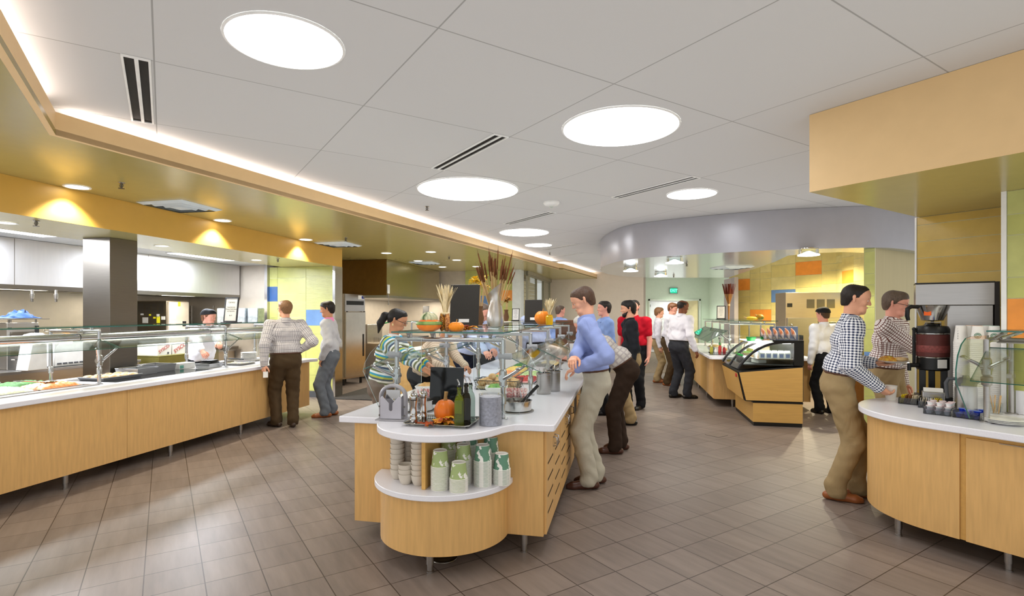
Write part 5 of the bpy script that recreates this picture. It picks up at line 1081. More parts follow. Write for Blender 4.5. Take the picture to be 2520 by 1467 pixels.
def surf(fn, lo, hi, h):
    "surface nets over a sparse distance field"
    lo = np.array(lo) - 3 * h; hi = np.array(hi) + 3 * h; st_ = 4
    n = (np.ceil((hi - lo) / h / st_).astype(int)) * st_ + 1
    ax = [lo[i] + h * np.arange(n[i]) for i in range(3)]
    cax = [a[::st_] for a in ax]
    C = np.stack(np.meshgrid(*cax, indexing='ij'), -1); cd = fn(C.reshape(-1, 3)).reshape(C.shape[:3])
    F = np.repeat(np.repeat(np.repeat(cd, st_, 0), st_, 1), st_, 2)[:n[0], :n[1], :n[2]].astype(np.float32)
    M = np.abs(F) < h * st_ * 2.6 + .012
    I = np.argwhere(M); F[M] = fn(lo + I * h)
    ins = F < 0; cnt = None; acc = None; sh = (n[0] - 1, n[1] - 1, n[2] - 1)
    cnt = np.zeros(sh, np.float32); acc = np.zeros(sh + (3,), np.float32)
    sl = lambda o: tuple(slice(o[i], o[i] + sh[i]) for i in range(3))
    for a_ in range(3):
        for u in (0, 1):
            for v in (0, 1):
                o0 = [0, 0, 0]; oth = [i for i in range(3) if i != a_]; o0[oth[0]] = u; o0[oth[1]] = v; o1 = list(o0); o1[a_] = 1
                A, B = F[sl(o0)], F[sl(o1)]; x = (A < 0) != (B < 0); t = np.where(x, A / np.where(x, A - B, 1), 0)
                cnt += x; pt_ = [np.full(sh, o0[i], np.float32) for i in range(3)]; pt_[a_] = t
                for i in range(3): acc[..., i] += np.where(x, pt_[i], 0)
    cells = np.argwhere(cnt > 0); idx = np.full(sh, -1, np.int64); idx[tuple(cells.T)] = np.arange(len(cells))
    V = lo + (cells + acc[tuple(cells.T)] / cnt[tuple(cells.T)][:, None]) * h
    Q = []
    for a_ in range(3):
        oth = [i for i in range(3) if i != a_]
        s0 = [slice(1, -1)] * 3; s1 = list(s0); s0[a_] = slice(0, n[a_] - 1); s1[a_] = slice(1, n[a_])
        x = ins[tuple(s0)] != ins[tuple(s1)]; E_ = np.argwhere(x)
        off = np.ones(3, int); off[a_] = 0; E_ = E_ + off
        inside = ins[tuple(E_.T)]
        c = []
        for du, dv in ((-1, -1), (0, -1), (0, 0), (-1, 0)):
            e = E_.copy(); e[:, oth[0]] += du; e[:, oth[1]] += dv; c.append(idx[tuple(e.T)])
        q = np.stack(c, 1); flip = inside if a_ != 1 else ~inside
        q[~flip] = q[~flip][:, ::-1]; Q.append(q)
    return V, np.concatenate(Q)
def mk(name, V, Q, m, parent, uv=None, extra=None):
    me = bpy.data.meshes.new(name); me.vertices.add(len(V)); me.vertices.foreach_set('co', V.astype(np.float32).ravel())
    me.loops.add(len(Q) * 4); me.loops.foreach_set('vertex_index', Q.astype(np.int32).ravel()); me.polygons.add(len(Q)); me.polygons.foreach_set('loop_start', np.arange(0, len(Q) * 4, 4, dtype=np.int32))
    me.update(calc_edges=True); me.validate()
    me.polygons.foreach_set('use_smooth', [True] * len(me.polygons))
    for x in (m if isinstance(m, (list, tuple)) else [m]): me.materials.append(x)
    if uv is not None:
        at = me.attributes.new('cloth', 'FLOAT_VECTOR', 'POINT'); at.data.foreach_set('vector', uv.astype(np.float32).ravel())
    o = bpy.data.objects.new(name, me); COL.objects.link(o); o.parent = parent
    return o
def clothmat(name, base, kind='plain', c2=None, sc=.014, w_=.5, rough=.85, c3=None):
    if name in MATS: return MATS[name]
    m, nt, b = nodes(name); b.inputs['Roughness'].default_value = rough; b.inputs['Specular IOR Level'].default_value = .2
    at = N(nt, 'ShaderNodeAttribute'); at.attribute_name = 'cloth'; se = N(nt, 'ShaderNodeSeparateXYZ'); nt.links.new(at.outputs['Vector'], se.inputs[0])
    def stripe(sock, size, width):
        d = N(nt, 'ShaderNodeMath', operation='DIVIDE'); d.inputs[1].default_value = size; nt.links.new(sock, d.inputs[0])
        f = N(nt, 'ShaderNodeMath', operation='FRACT'); nt.links.new(d.outputs[0], f.inputs[0])
        l = N(nt, 'ShaderNodeMath', operation='LESS_THAN'); l.inputs[1].default_value = width; nt.links.new(f.outputs[0], l.inputs[0]); return l.outputs[0]
    nz = N(nt, 'ShaderNodeTexNoise'); nz.inputs['Scale'].default_value = 9; tc = N(nt, 'ShaderNodeTexCoord'); nt.links.new(tc.outputs['Object'], nz.inputs['Vector'])
    def mixc(fac, a, c):
        x = N(nt, 'ShaderNodeMix', data_type='RGBA')
        if isinstance(fac, float): x.inputs[0].default_value = fac
        else: nt.links.new(fac, x.inputs[0])
        for i, q in ((6, a), (7, c)):
            if isinstance(q, str): x.inputs[i].default_value = (*lin(q), 1)
            else: nt.links.new(q, x.inputs[i])
        return x.outputs[2]
    if kind == 'plain': col = mixc(nz.outputs['Fac'], base, c2 or base)
    elif kind == 'check':           # gingham
        ad = N(nt, 'ShaderNodeMath', operation='ADD'); nt.links.new(stripe(se.outputs[0], sc, w_), ad.inputs[0]); nt.links.new(stripe(se.outputs[1], sc, w_), ad.inputs[1])
        mu = N(nt, 'ShaderNodeMath', operation='MULTIPLY'); mu.inputs[1].default_value = .5; nt.links.new(ad.outputs[0], mu.inputs[0]); col = mixc(mu.outputs[0], base, c2)
    elif kind == 'plaid':           # thin grid
        mx = N(nt, 'ShaderNodeMath', operation='MAXIMUM'); nt.links.new(stripe(se.outputs[0], sc, w_), mx.inputs[0]); nt.links.new(stripe(se.outputs[1], sc, w_), mx.inputs[1]); col = mixc(mx.outputs[0], base, c2)
        if c3: col = mixc(stripe(se.outputs[1], sc * 3, w_ * .5), col, c3)
    elif kind == 'bands':           # multicolour horizontal stripes
        d = N(nt, 'ShaderNodeMath', operation='DIVIDE'); d.inputs[1].default_value = sc; nt.links.new(se.outputs[1], d.inputs[0]); f = N(nt, 'ShaderNodeMath', operation='FRACT'); nt.links.new(d.outputs[0], f.inputs[0])
        r = N(nt, 'ShaderNodeValToRGB'); r.color_ramp.interpolation = 'CONSTANT'; cols = c2; els = r.color_ramp.elements
        while len(els) < len(cols): els.new(.5)
        for i, c in enumerate(cols): els[i].position = i / len(cols); els[i].color = (*lin(c), 1)
        nt.links.new(f.outputs[0], r.inputs[0]); col = r.outputs[0]
    elif kind == 'ribs':
        col = mixc(stripe(se.outputs[1], sc, w_), base, c2)
    mp = N(nt, 'ShaderNodeMapping'); mp.inputs['Scale'].default_value = (1, 1, .55); mp.inputs['Rotation'].default_value = (.5, .4, 0); nt.links.new(tc.outputs['Object'], mp.inputs[0])
    n2 = N(nt, 'ShaderNodeTexNoise'); n2.inputs['Scale'].default_value = 8; n2.inputs['Detail'].default_value = 2.5; n2.inputs['Distortion'].default_value = 1.6; nt.links.new(mp.outputs[0], n2.inputs['Vector'])
    rg = N(nt, 'ShaderNodeMath', operation='ABSOLUTE'); sb = N(nt, 'ShaderNodeMath', operation='SUBTRACT'); sb.inputs[1].default_value = .5; nt.links.new(n2.outputs['Fac'], sb.inputs[0]); nt.links.new(sb.outputs[0], rg.inputs[0])
    bp = N(nt, 'ShaderNodeBump'); bp.inputs['Strength'].default_value = .32; bp.inputs['Distance'].default_value = .026; nt.links.new(rg.outputs[0], bp.inputs['Height']); nt.links.new(bp.outputs[0], b.inputs['Normal'])
    nt.links.new(col, b.inputs['Base Color']); MATS[name] = m; return m
SKIN = {k: mat('skin_' + k, c, .5, vary=.05, scale=14, spec=.35) for k, c in (('fair', 'DDA385'), ('tan', 'C28A68'), ('pink', 'DE9E8A'), ('brown', '7A4A34'))}
LIPS = mat('lips', 'B06A5E', .45); EYEW = mat('eye_white', 'E8E4DE', .25); IRIS = mat('iris', '33251C', .2)
HAIR = {k: mat('hair_' + k, c, .55, vary=.35, scale=45, stretch=(3, 3, .7), bump=.9) for k, c in (('brown', '4B3527'), ('dark', '1F1814'), ('black', '15110F'), ('sandy', '7B5838'), ('grey', '8E8880'), ('greyb', '5B4C40'), ('white', 'B9B4AE'), ('auburn', '6B4226'))}
SHOE = {k: mat('shoe_' + k, c, .35, vary=.1) for k, c in (('brown', '4A2B1E'), ('tan', '8A4E26'), ('black', '16130F'), ('dark', '33241A'))}
BELT = {'brown': mat('belt_brown', '4E2F1E', .5), 'black': mat('belt_black', '17130F', .45)}
def ik(S, Tg, a, b, pole):
    v = Tg - S; L = min(np.linalg.norm(v), a + b - .002); u = nrm(v); Tg = S + u * L
    x = (a * a - b * b + L * L) / (2 * L); hh = sqrt(max(0, a * a - x * x)); p = nrm(pole - u * (pole @ u)); return S + u * x + p * hh, Tg
def rotx(a): return np.array([[1, 0, 0], [0, cos(a), -sin(a)], [0, sin(a), cos(a)]])
def rotz_(a): return np.array([[cos(a), -sin(a), 0], [sin(a), cos(a), 0], [0, 0, 1]])
def rodr(ax, a):
    ax = nrm(ax); K_ = np.array([[0, -ax[2], ax[1]], [ax[2], 0, -ax[0]], [-ax[1], ax[0], 0]]); return np.eye(3) + sin(a) * K_ + (1 - cos(a)) * K_ @ K_
def person(label, pos, face, H=1.78, lean=0, head=(0, 0), lh=None, rh=None, skin='fair', hair='brown', shirt=None, trousers=None, shoe='brown', belt='brown', feet=None, girth=1.0, sleeve=1.0, res=.009,
           style='short', beard=None, glasses=False, cap=None, collar=True, lcurl=.6, rcurl=.6, lpalm=None, rpalm=None, female=False, side=0, collarmat=None, legs=True, lpole=None, rpole=None, hem=0.0, trous_low=None, extra=None):
    root = T('person', label, 'person', (pos[0], pos[1], 0), face); R_ = vv(1, 0, 0); L_ = radians(lean); sd = radians(side)
    bx = lambda a: vv(sin(sd) * cos(a), sin(a), cos(sd) * cos(a))
    d1, d2 = bx(L_ * .75), bx(L_ * 1.12); P0 = vv(-.02 * sin(sd), -.13 * H * sin(L_) * (.45 if lean < 25 else .62), .53 * H)
    waist = P0 + d1 * .085 * H; chest = waist + d2 * .115 * H; nb_ = chest + d2 * .102 * H
    hy, hp_ = radians(head[0]), radians(head[1]); nd = nrm(d2 * .75 + vv(0, .0, .45))
    fw = rodr(R_, -L_ * .25) @ vv(0, 1, 0); HM = rotz_(hy) @ rotx(-hp_)    # head axes
    hr, hf, hu = HM @ vv(1, 0, 0), HM @ vv(0, 1, 0), HM @ vv(0, 0, 1)
    hs = H / 1.78 * (.97 if female else 1.0); hc = nb_ + nd * .091 * H + hf * .012
    hl = lambda x, y, z: hc + (hr * x + hf * y + hu * z) * hs
    sw = (.098 if female else .112) * H; pitchR = rodr(R_, -L_ * 1.12); bk = pitchR @ vv(0, -1, 0)
    rodd = {}
    skinp = [(hl(0, -.032, .038), hl(0, .022, .045), .079 * hs, .072 * hs, 0), (hl(0, .01, .0), hl(0, .052, -.072), .066 * hs, .034 * hs, .03), (hl(-.022, .06, -.07), hl(.022, .06, -.07), .026 * hs, .026 * hs, .02), (hl(-.028, .072, .034), hl(.028, .072, .034), .0155 * hs, .0155 * hs, .012),
             (hl(0, .086, .022), hl(0, .102, -.012), .0075 * hs, .0115 * hs, .008), (hl(-.011, .092, -.014), hl(.011, .092, -.014), .009 * hs, .009 * hs, .006), (hl(-.036, .056, -.012), hl(.036, .056, -.012), .024 * hs, .024 * hs, .018), (hl(-.018, .0835, -.045), hl(.018, .0835, -.045), .009 * hs, .009 * hs, .008), (hl(0, .072, -.088), hl(0, .072, -.088), .017 * hs, .017 * hs, .014),
             (hl(-.031, .096, .012), hl(-.031, .096, .012), .0125 * hs, .0125 * hs, -.012), (hl(.031, .096, .012), hl(.031, .096, .012), .0125 * hs, .0125 * hs, -.012)]
    for s_ in (-1, 1): skinp += [(hl(s_ * .077, -.012, -.018), hl(s_ * .084, -.022, .024), .0085 * hs, .0145 * hs, .005, (nrm(hr * .9 - hf * .35 * s_), 1.9))]
    nk = (.045 if female else .0515) * hs
    skinp += [(nb_ - d2 * .03, hl(0, -.022, -.05), nk * 1.12, nk, .025), (chest, nb_, .04, .042, .03), (P0, chest, .05, .05, .02)]
    arms = {}; top_pr = []; arm_pr = []; chains = [(P0 - d1 * .1, nb_ + d2 * .05, 'torso')]
    g = girth * H
    X = lambda c, w: (c - R_ * w, c + R_ * w)
    fl = (nrm(np.cross(R_, d2)), 1.12)
    a_, b_ = X(chest + bk * .004, .058 * H); top_pr.append((a_, b_, .066 * g, .066 * g, .0, fl))
    a_, b_ = X(waist - bk * .012 * (girth - .8), .040 * H); top_pr.append((a_, b_, .064 * g * (1 + .6 * (girth - 1)), .064 * g * (1 + .6 * (girth - 1)), .07))
    a_, b_ = X(P0 + d1 * .03 * H, .045 * H); top_pr.append((a_, b_, .064 * g, .064 * g, .06)); a_, b_ = X(P0 + d1 * .078 * H, .046 * H); top_pr.append((a_, b_, .0665 * g, .0665 * g, .03))
    top_pr.append((nb_ - d2 * .05 * H, nb_ - d2 * .004 * H, nk * 1.3, nk * 1.22, .035))
    if female: top_pr.append((chest - bk * .045 - R_ * .07, chest - bk * .045 + R_ * .07, .062, .062, .05))
    for s_, tgt, curl, palm, pole in ((-1, lh, lcurl, lpalm, lpole), (1, rh, rcurl, rpalm, rpole)):
        S_ = nb_ - d2 * .036 * H + R_ * s_ * sw
        if tgt is None or tgt == 'hang': Tg = S_ + vv(s_ * .05, .03, -.318 * H)
        elif tgt == 'pocket': Tg = P0 + vv(s_ * .118 * H, .045 * H, -.02 * H)
        elif tgt == 'hip': Tg = P0 + vv(s_ * .098 * H, .05, .06 * H)
        else: Tg = vv(*tgt)
        pl_ = vv(*pole) if pole is not None else (vv(s_ * .9, -.8, -.1) if tgt in ('hip', 'pocket') else vv(s_ * .45, -.75, -.6))
        E_, W_ = ik(S_, Tg, .172 * H, .152 * H, pl_)
        fd = nrm(W_ - E_); kf = .88 if female else 1.0
        top_pr += [(nb_ - d2 * .03 * H + R_ * s_ * .03 * H, S_, .040 * H * kf, .044 * H * kf, .045)]
        ea = S_ + (E_ - S_) * (1 if sleeve > .55 else .62)
        arm_pr.append((S_, ea, .0445 * H * kf * (.5 + .5 * girth), .038 * H * kf, .0)); top_pr += [(S_, ea, .0445 * H * kf * (.5 + .5 * girth), .038 * H * kf, .03)]; chains.append((S_, E_, 's%d' % s_))
        if sleeve > .55: arm_pr.append((E_, E_ + (W_ - E_) * (sleeve - .04), .038 * H * kf, .0275 * H * kf, .02 if s_ else 0)); top_pr += [(E_, E_ + (W_ - E_) * (sleeve - .04), .038 * H * kf, .0275 * H * kf, .02)]
        chains.append((E_, W_, 'f%d' % s_))
        skinp += [(nb_ - d2 * .05 * H, S_ - d2 * .012 * H, .02 * H, .024 * H, .02), (S_, E_, .028 * H * kf, .025 * H * kf, .015), (E_, W_, .026 * H * kf, .0168 * H * kf, .012)]
        # hand
        if palm is None: palm = (-s_ * .9, .2, -.1) if tgt in (None, 'hang') else (-s_ * .35, .1, -.9)
        pn = vv(*palm); pn = nrm(pn - fd * (pn @ fd)); lt = np.cross(fd, pn) * 1.0; lt = nrm(lt)
        if (lt @ vv(0, 1, .6)) < 0 and tgt in (None, 'hang', 'pocket', 'hip'): lt = -lt
        elif tgt not in (None, 'hang', 'pocket', 'hip') and (lt @ vv(-s_, .0, .35)) < 0: lt = -lt      # thumb side
        hk = H / 1.78 * (.9 if female else 1)
        hp = lambda x, y, z: W_ + (fd * x + lt * y + pn * z) * hk
        skinp += [(hp(.0, 0, 0), hp(.03, 0, 0), .024 * hk, .026 * hk, .012, (pn, 1.35)), (hp(.025, -.017, 0), hp(.078, -.026, 0), .017 * hk, .014 * hk, .012), (hp(.025, .012, 0), hp(.08, .022, 0), .018 * hk, .014 * hk, .012), (hp(.03, 0, 0), hp(.08, 0, 0), .017 * hk, .014 * hk, .01)]
        for q, (yy, ln) in enumerate(((.029, .070), (.0095, .080), (-.0105, .074), (-.029, .058))):
            a0 = curl * (.55 + .1 * q); p0 = vv(.084 - .003 * abs(q - 1), yy, 0); r_ = .0093 * (1 if q < 3 else .88)
            s1, s2, s3 = ln * .44, ln * .32, ln * .26; c0, c1_, c2_ = a0, a0 * 2.0, a0 * 2.7
            p1 = p0 + vv(cos(c0) * s1, yy * .12, sin(c0) * s1); p2 = p1 + vv(cos(c1_) * s2, 0, sin(c1_) * s2); p3 = p2 + vv(cos(c2_) * s3, 0, sin(c2_) * s3)
            for u, v, ra_, rb_ in ((p0, p1, r_, r_ * .95), (p1, p2, r_ * .95, r_ * .88), (p2, p3, r_ * .88, r_ * .74)): skinp.append((hp(*u), hp(*v), ra_ * hk, rb_ * hk, .0035))
        tc_ = .35 + .5 * curl; t0 = vv(.02, .022, .004); t1 = t0 + vv(.030, .026, .010 + .01 * tc_); t2 = t1 + vv(.026, .010 - .008 * tc_, .012 * tc_ + .006); t3 = t2 + vv(.022, -.004 * tc_, .012 * tc_)
        for u, v, ra_, rb_ in ((t0, t1, .0145, .0115), (t1, t2, .0112, .010), (t2, t3, .010, .0082)): skinp.append((hp(*u), hp(*v), ra_ * hk, rb_ * hk, .006))
        arms[s_] = (S_, E_, W_, fd, pn, lt)
    # legs
    ft = feet or ((-.065 * H, .02, -8), (.065 * H, -.01, 8)); legp = []; shoes = []
    hipc = P0 - d1 * .012 * H; knees = []
    a_, b_ = X(hipc - vv(0, .012, 0), .046 * H); legp.append((a_, b_, .0655 * g, .0655 * g, 0)); a_, b_ = X(P0 + d1 * .05 * H, .045 * H); legp.append((a_, b_, .062 * g, .062 * g, .05))
    for (fx, fy_, fyaw), s_ in zip(ft, (-1, 1)):
        hip = hipc + R_ * s_ * .049 * H - vv(0, 0, .01 * H); an = vv(fx, fy_, .048 * H); Kn, an2 = ik(hip, an, .243 * H, .236 * H, vv(s_ * .12 + .3 * sin(radians(-fyaw)), 1, 0))
        gl = .5 + .5 * girth
        legp += [(hip, Kn, .061 * H * gl, .0475 * H * gl, .028), (Kn, an + vv(0, -.008, .02), .0465 * H * gl, .040 * H + hem, .02), (an + vv(0, -.004, .04), an + vv(0, .010, -.014), .040 * H + hem, .0425 * H + hem, .015)]
        skinp += [(hip, Kn, .035 * H, .03 * H, .02), (Kn, an, .03 * H, .02 * H, .015), (an, an - vv(0, 0, .03), .02 * H, .02 * H, .01)]; knees.append((hip, Kn, an))
        FM = rotz_(radians(fyaw)); fp = lambda x, y, z: vv(fx, fy_, 0) + FM @ vv(x, y, z)
        k_ = H / 1.78
        shoes.append([(fp(0, -.062 * k_, .036), fp(0, .03, .034), .034, .039, 0), (fp(0, .03, .034), fp(.004 * s_, .135 * k_, .026), .039, .040, .02), (fp(.004 * s_, .135 * k_, .024), fp(.002 * s_, .172 * k_, .020), .038, .030, .02), (fp(0, -.03, .05), fp(0, .0, .10), .036, .040, .02), (fp(0, .02, .055), fp(0, .09, .04), .038, .032, .02)])
    # ---------------- meshes
    def bnds(pr):
        A = np.array([q[0] for q in pr] + [q[1] for q in pr]); r = max(max(q[2], q[3]) for q in pr); return A.min(0) - r, A.max(0) + r
    def wr(P, s, am): return am * (np.sin(P[:, 0] * 31 + 2.3 * np.sin(P[:, 2] * 17 + s) + s) * np.sin(P[:, 2] * 27 + 2 * np.sin(P[:, 0] * 13 + P[:, 1] * 19 + s * 2)) + .6 * np.sin(P[:, 2] * 55 + P[:, 0] * 22 + 3 * np.sin(P[:, 1] * 23 + s)))
    def build(name, pr, m, h, post=None, chs=None, grow=0):
        lo, hi = bnds(pr); f = lambda P: (post(P, sdf(P, pr)) if post else sdf(P, pr))
        V, Q = surf(f, lo - grow, hi + grow, h); uv = None
        if chs:
            best = None
            for c0, c1_, nm in chs:
                ax = c1_ - c0; L = np.linalg.norm(ax); u = ax / L; e1 = nrm(np.cross(u, vv(0, 1, .01) if nm == 'torso' else vv(.3, .2, 1))); e2 = np.cross(u, e1); p = V - c0; t_ = p @ u; q = p - np.outer(t_, u)
                rr = np.sqrt((q ** 2).sum(1)) + 1e-9; dist = rr - (.17 if nm == 'torso' else .06) + 1.0 * np.maximum(0, np.maximum(-t_, t_ - L))
                ang = np.arctan2(q @ e2, q @ e1); cu = np.stack([ang * (.155 if nm == 'torso' else .06) + 5, t_ + 5, np.zeros(len(V))], 1)
                if best is None: best, uv = dist, cu
                else: k = dist < best; best = np.where(k, dist, best); uv = np.where(k[:, None], cu, uv)
        return mk(name, V, Q, m, root, uv)
    sk = SKIN[skin]; build('body', skinp, sk, min(res, .0062) if res < .007 else res * .85)
    beltP = P0 + d1 * .052 * H; sd_ = sum(map(ord, label)) % 7
    if extra and extra.get('untuck'): beltP2 = P0 - d1 * .045 * H
    else: beltP2 = beltP
    bd_ = rodr(R_, radians(0)) @ d1
    armd = lambda P: np.minimum(sdf(P, arm_pr[:len(arm_pr) // 2]), sdf(P, arm_pr[len(arm_pr) // 2:]))
    def spost(P, d):
        w_ = wr(P, sd_, .0042); e = np.maximum(np.maximum(d + w_, ((beltP2 - P) @ bd_)), (P - nb_ - d2 * .012 * H) @ nd)
        return np.minimum(e, np.maximum(armd(P) + w_, (P - nb_ - d2 * .012 * H) @ nd))
    so = build('shirt', top_pr, shirt, res, spost, chains)
    if collar:
        c = nb_ + d2 * .004 * H; cm = collarmat or shirt; n = 28; e1 = nrm(np.cross(nd, vv(0, 1, 0))); e2 = np.cross(nd, e1); vs = []
        for rr, zz in ((nk * 1.62, -.026), (nk * 1.36, .034), (nk * 1.22, .036), (nk * 1.14, -.01)):
            for k in range(n): a = 2 * pi * k / n; fr_ = max(0, -sin(a)) if e2[1] < 0 else max(0, sin(a)); vs.append(c + e1 * cos(a) * rr + e2 * sin(a) * rr * 1.06 + nd * (zz - .026 * fr_ ** 2) )
        b = MB(); b.add([tuple(v) for v in vs], [(i * n + k, i * n + (k + 1) % n, ((i + 1) % 4) * n + (k + 1) % n, ((i + 1) % 4) * n + k) for i in range(4) for k in range(n)]); co_ = b.build('collar', cm, root, smooth=50)
        at = co_.data.attributes.new('cloth', 'FLOAT_VECTOR', 'POINT'); at.data.foreach_set('vector', [x for v in vs for x in (v[0] * 1.2 + 5, v[2] + 5, 0)])
    if legs:
        lch = [(k[0], k[2], 'l%d' % i) for i, k in enumerate(knees)]
        build('trousers', legp, trousers, max(res, .0085), lambda P, d: np.maximum(np.maximum(d + wr(P, sd_ + 2, .0035), (P - beltP) @ bd_ - .004), .028 - P[:, 2]), lch)
        if belt:
            slab = lambda P: np.abs((P - beltP) @ bd_) - .017
            build('belt', legp[:2], BELT[belt], max(res * .8, .007), lambda P, d: np.maximum(np.abs(d + .001) - .0065, slab(P)), grow=.02)
        for s_ in shoes: build('shoe', s_, SHOE[shoe], max(res * .8, .0065), lambda P, d: np.maximum(d, .002 - P[:, 2]))
    # hair
    hb = min(res, .0065) if res < .012 else res * .8; HL = lambda P: np.stack([(P - hc) @ hr, (P - hc) @ hf, (P - hc) @ hu], 1) / hs
    cr_ = [(hl(0, -.034, .04), hl(0, .02, .048), .081 * hs, .074 * hs, 0), (hl(0, -.03, .0), hl(0, -.045, -.035), .07 * hs, .056 * hs, .03)]
    if style != 'bald' or True:
        infl = {'short': .007, 'full': .012, 'buzz': .004, 'bald': .002, 'long': .012, 'pony': .010}[style] * hs
        px = {'short': [-.12, -.075, -.045, -.018, .012, .03, .055, .085, .12], 'pony': [-.12, -.075, -.045, -.018, .012, .03, .055, .085, .12]}['short']
        zx = {'short': [-.068, -.07, -.062, .016, .0, .045, .066, .082, .10], 'full': [-.072, -.076, -.066, .010, -.008, .036, .058, .07, .09], 'buzz': [-.066, -.066, -.056, .018, .012, .06, .088, .11, .12], 'bald': [-.04, -.04, -.03, .02, .03, .1, .15, .2, .2], 'long': [-.09, -.1, -.08, -.02, -.03, .02, .055, .07, .09], 'pony': [-.05, -.05, -.03, .02, .01, .04, .068, .085, .1]}[style]
        def hp2(P, d):
            q = HL(P); zh = np.interp(q[:, 1], px, zx); nn = .0016 * np.sin(q[:, 0] * 240 + 3 * np.sin(q[:, 1] * 90)) * np.sin(q[:, 1] * 150 + q[:, 2] * 120)
            e = np.maximum(d - infl * np.clip((q[:, 2] - zh) / .05, .12, 1) + nn * (res < .012), (zh - q[:, 2]) * .7 * hs)
            if style == 'bald': e = np.maximum(e, (q[:, 2] - .075) * hs)
            return e
        if cap is None or style in ('long', 'pony', 'full', 'short'): build('hair', cr_, HAIR[hair], hb, hp2, grow=.02)
        if style == 'pony':
            pt_ = [(hl(0, -.115, .02), hl(0, -.15, .0), .026, .034, 0), (hl(0, -.15, .0), hl(.01, -.165, -.09), .040, .034, .02), (hl(.01, -.165, -.09), hl(.0, -.15, -.20), .034, .008, .02)]; build('ponytail', pt_, HAIR[hair], hb)
    if cap is not None:
        build('cap', cr_[:1], cap, hb, lambda P, d: np.maximum(d - .016 * hs, (np.interp(HL(P)[:, 1], [-.12, 0, .09], [.012, .05, .08]) - HL(P)[:, 2]) * .8), grow=.03)
    if beard:
        build('beard', skinp[1:3] + [skinp[8]], HAIR[beard], hb, lambda P, d: np.maximum.reduce([d - .0022, (HL(P)[:, 2] + .02 + .42 * np.maximum(0, HL(P)[:, 1] - .02)) * .8, (.0 - HL(P)[:, 1])]))
    # eyes, brows, mouth
    for s_ in (-1, 1):
        b = MB(); b.ell(tuple(hl(s_ * .031, .0752, .011)), .0092 * hs, 12, 8); ey = b.build('eye', EYEW, root)
        MB().ell(tuple(hl(s_ * .0305, .0800, .0105)), .0056 * hs, 10, 6).build('iris', IRIS, ey)
        b = MB(); b.tube([tuple(hl(s_ * .014, .091, .031)), tuple(hl(s_ * .030, .088, .036)), tuple(hl(s_ * .047, .076, .031))], [.0028, .0036, .002], 6).build('eyebrow', HAIR['greyb' if hair in ('grey', 'white') else hair], root)
    MB().tube([tuple(hl(-.022, .083, -.047)), tuple(hl(-.008, .0925, -.045)), tuple(hl(.008, .0925, -.045)), tuple(hl(.022, .083, -.047))], [.002, .0045, .0045, .002], 6).build('mouth', LIPS, root)
    for s_ in (-1, 1):
        MB().tube([tuple(hl(s_ * .018, .0865, .0165)), tuple(hl(s_ * .031, .0868, .0205)), tuple(hl(s_ * .044, .077, .0165))], [.002, .0042, .002], 6).build('eyelid', sk, root)
    if extra and extra.get('watch'):
        S_, E_, W_, fd, pn, lt = arms[extra['watch']]; b = MB(); b.tube([tuple(W_ - fd * .012 + (lt * cos(a) * 1.15 + pn * sin(a)) * .0295) for a in np.linspace(0, 2 * pi, 17)], .006, 8, cap=False); b.build('wristwatch', BLACK, root)
    if glasses:
        b = MB()
        for s_ in (-1, 1):
            b.tube([tuple(hl(s_ * .031 + .021 * cos(a), .101, .010 + .016 * sin(a))) for a in np.linspace(0, 2 * pi, 15)], .0016, 5); b.tube([tuple(hl(s_ * .052, .1, .014)), tuple(hl(s_ * .082, .0, .016)), tuple(hl(s_ * .083, -.02, .008))], .002, 5)
        b.tube([tuple(hl(-.010, .102, .014)), tuple(hl(.010, .102, .014))], .0016, 5); b.build('glasses', BLACK, root)
    root['_h'] = 0; del root['_h']
    MI = Matrix.Translation((pos[0], pos[1], 0)) @ Matrix.Rotation(face, 4, 'Z')
    return dict(root=root, hl=lambda *a: MI @ Vector(hl(*a)), hand={k: MI @ Vector(v[2] + v[3] * .09) for k, v in arms.items()}, M=MI, hm=HM, chest=MI @ Vector(chest), hlL=hl, P0=P0, arms=arms, nb=nb_, d2=d2, bk=bk, beltP=beltP)
def facing(dx, dy): return atan2(-dx, dy)
def loc(pos, face, p):
    "world point -> person frame"
    return tuple((Matrix.Translation((pos[0], pos[1], 0)) @ Matrix.Rotation(face, 4, 'Z')).inverted() @ Vector(p))
KH = clothmat('khaki', 'A08A66', c2='8E7955'); STONEC = clothmat('stone_chino', 'B9B3A2', c2='ABA593'); DBR = clothmat('dark_brown_wool', '382A20', c2='2A1F18'); DBR2 = clothmat('brown_chino', '4F3F2C', c2='413322'); GRT = clothmat('grey_wool', '6B6F74', c2='5B5F64'); CHAR = clothmat('charcoal_wool', '33343A', c2='282A2E'); NAVY = clothmat('navy_trousers', '23293A', c2='1B2030'); BLK = clothmat('black_cloth', '1C1D20', c2='141518'); TAUPE = clothmat('taupe_trousers', '7A6C60', c2='6A5D52')
BLUS = clothmat('blue_oxford', '8593C4', c2='92A0CE'); LTBL = clothmat('light_blue_shirt', 'AEBBDC', c2='BAC6E4'); SKYB = clothmat('sky_shirt', '7F99CF', c2='8BA4D6'); WHS = clothmat('white_shirt', 'D9D7DE', c2='CFCDD6'); REDS = clothmat('red_polo', 'C0182A', c2='B01425'); BLKS = clothmat('black_shirt', '26282C', c2='1E2024'); CHEF = clothmat('chef_white', 'EEEEF2', c2='E4E4EA')
GRYS = clothmat('grey_sweater', 'BDBCBD', c2='B1B0B1'); PINK = clothmat('pink_collar', 'E58FB6'); RIBS = clothmat('ribbed_beige', 'C9B9A4', 'ribs', 'AB9A84', .03, .35)
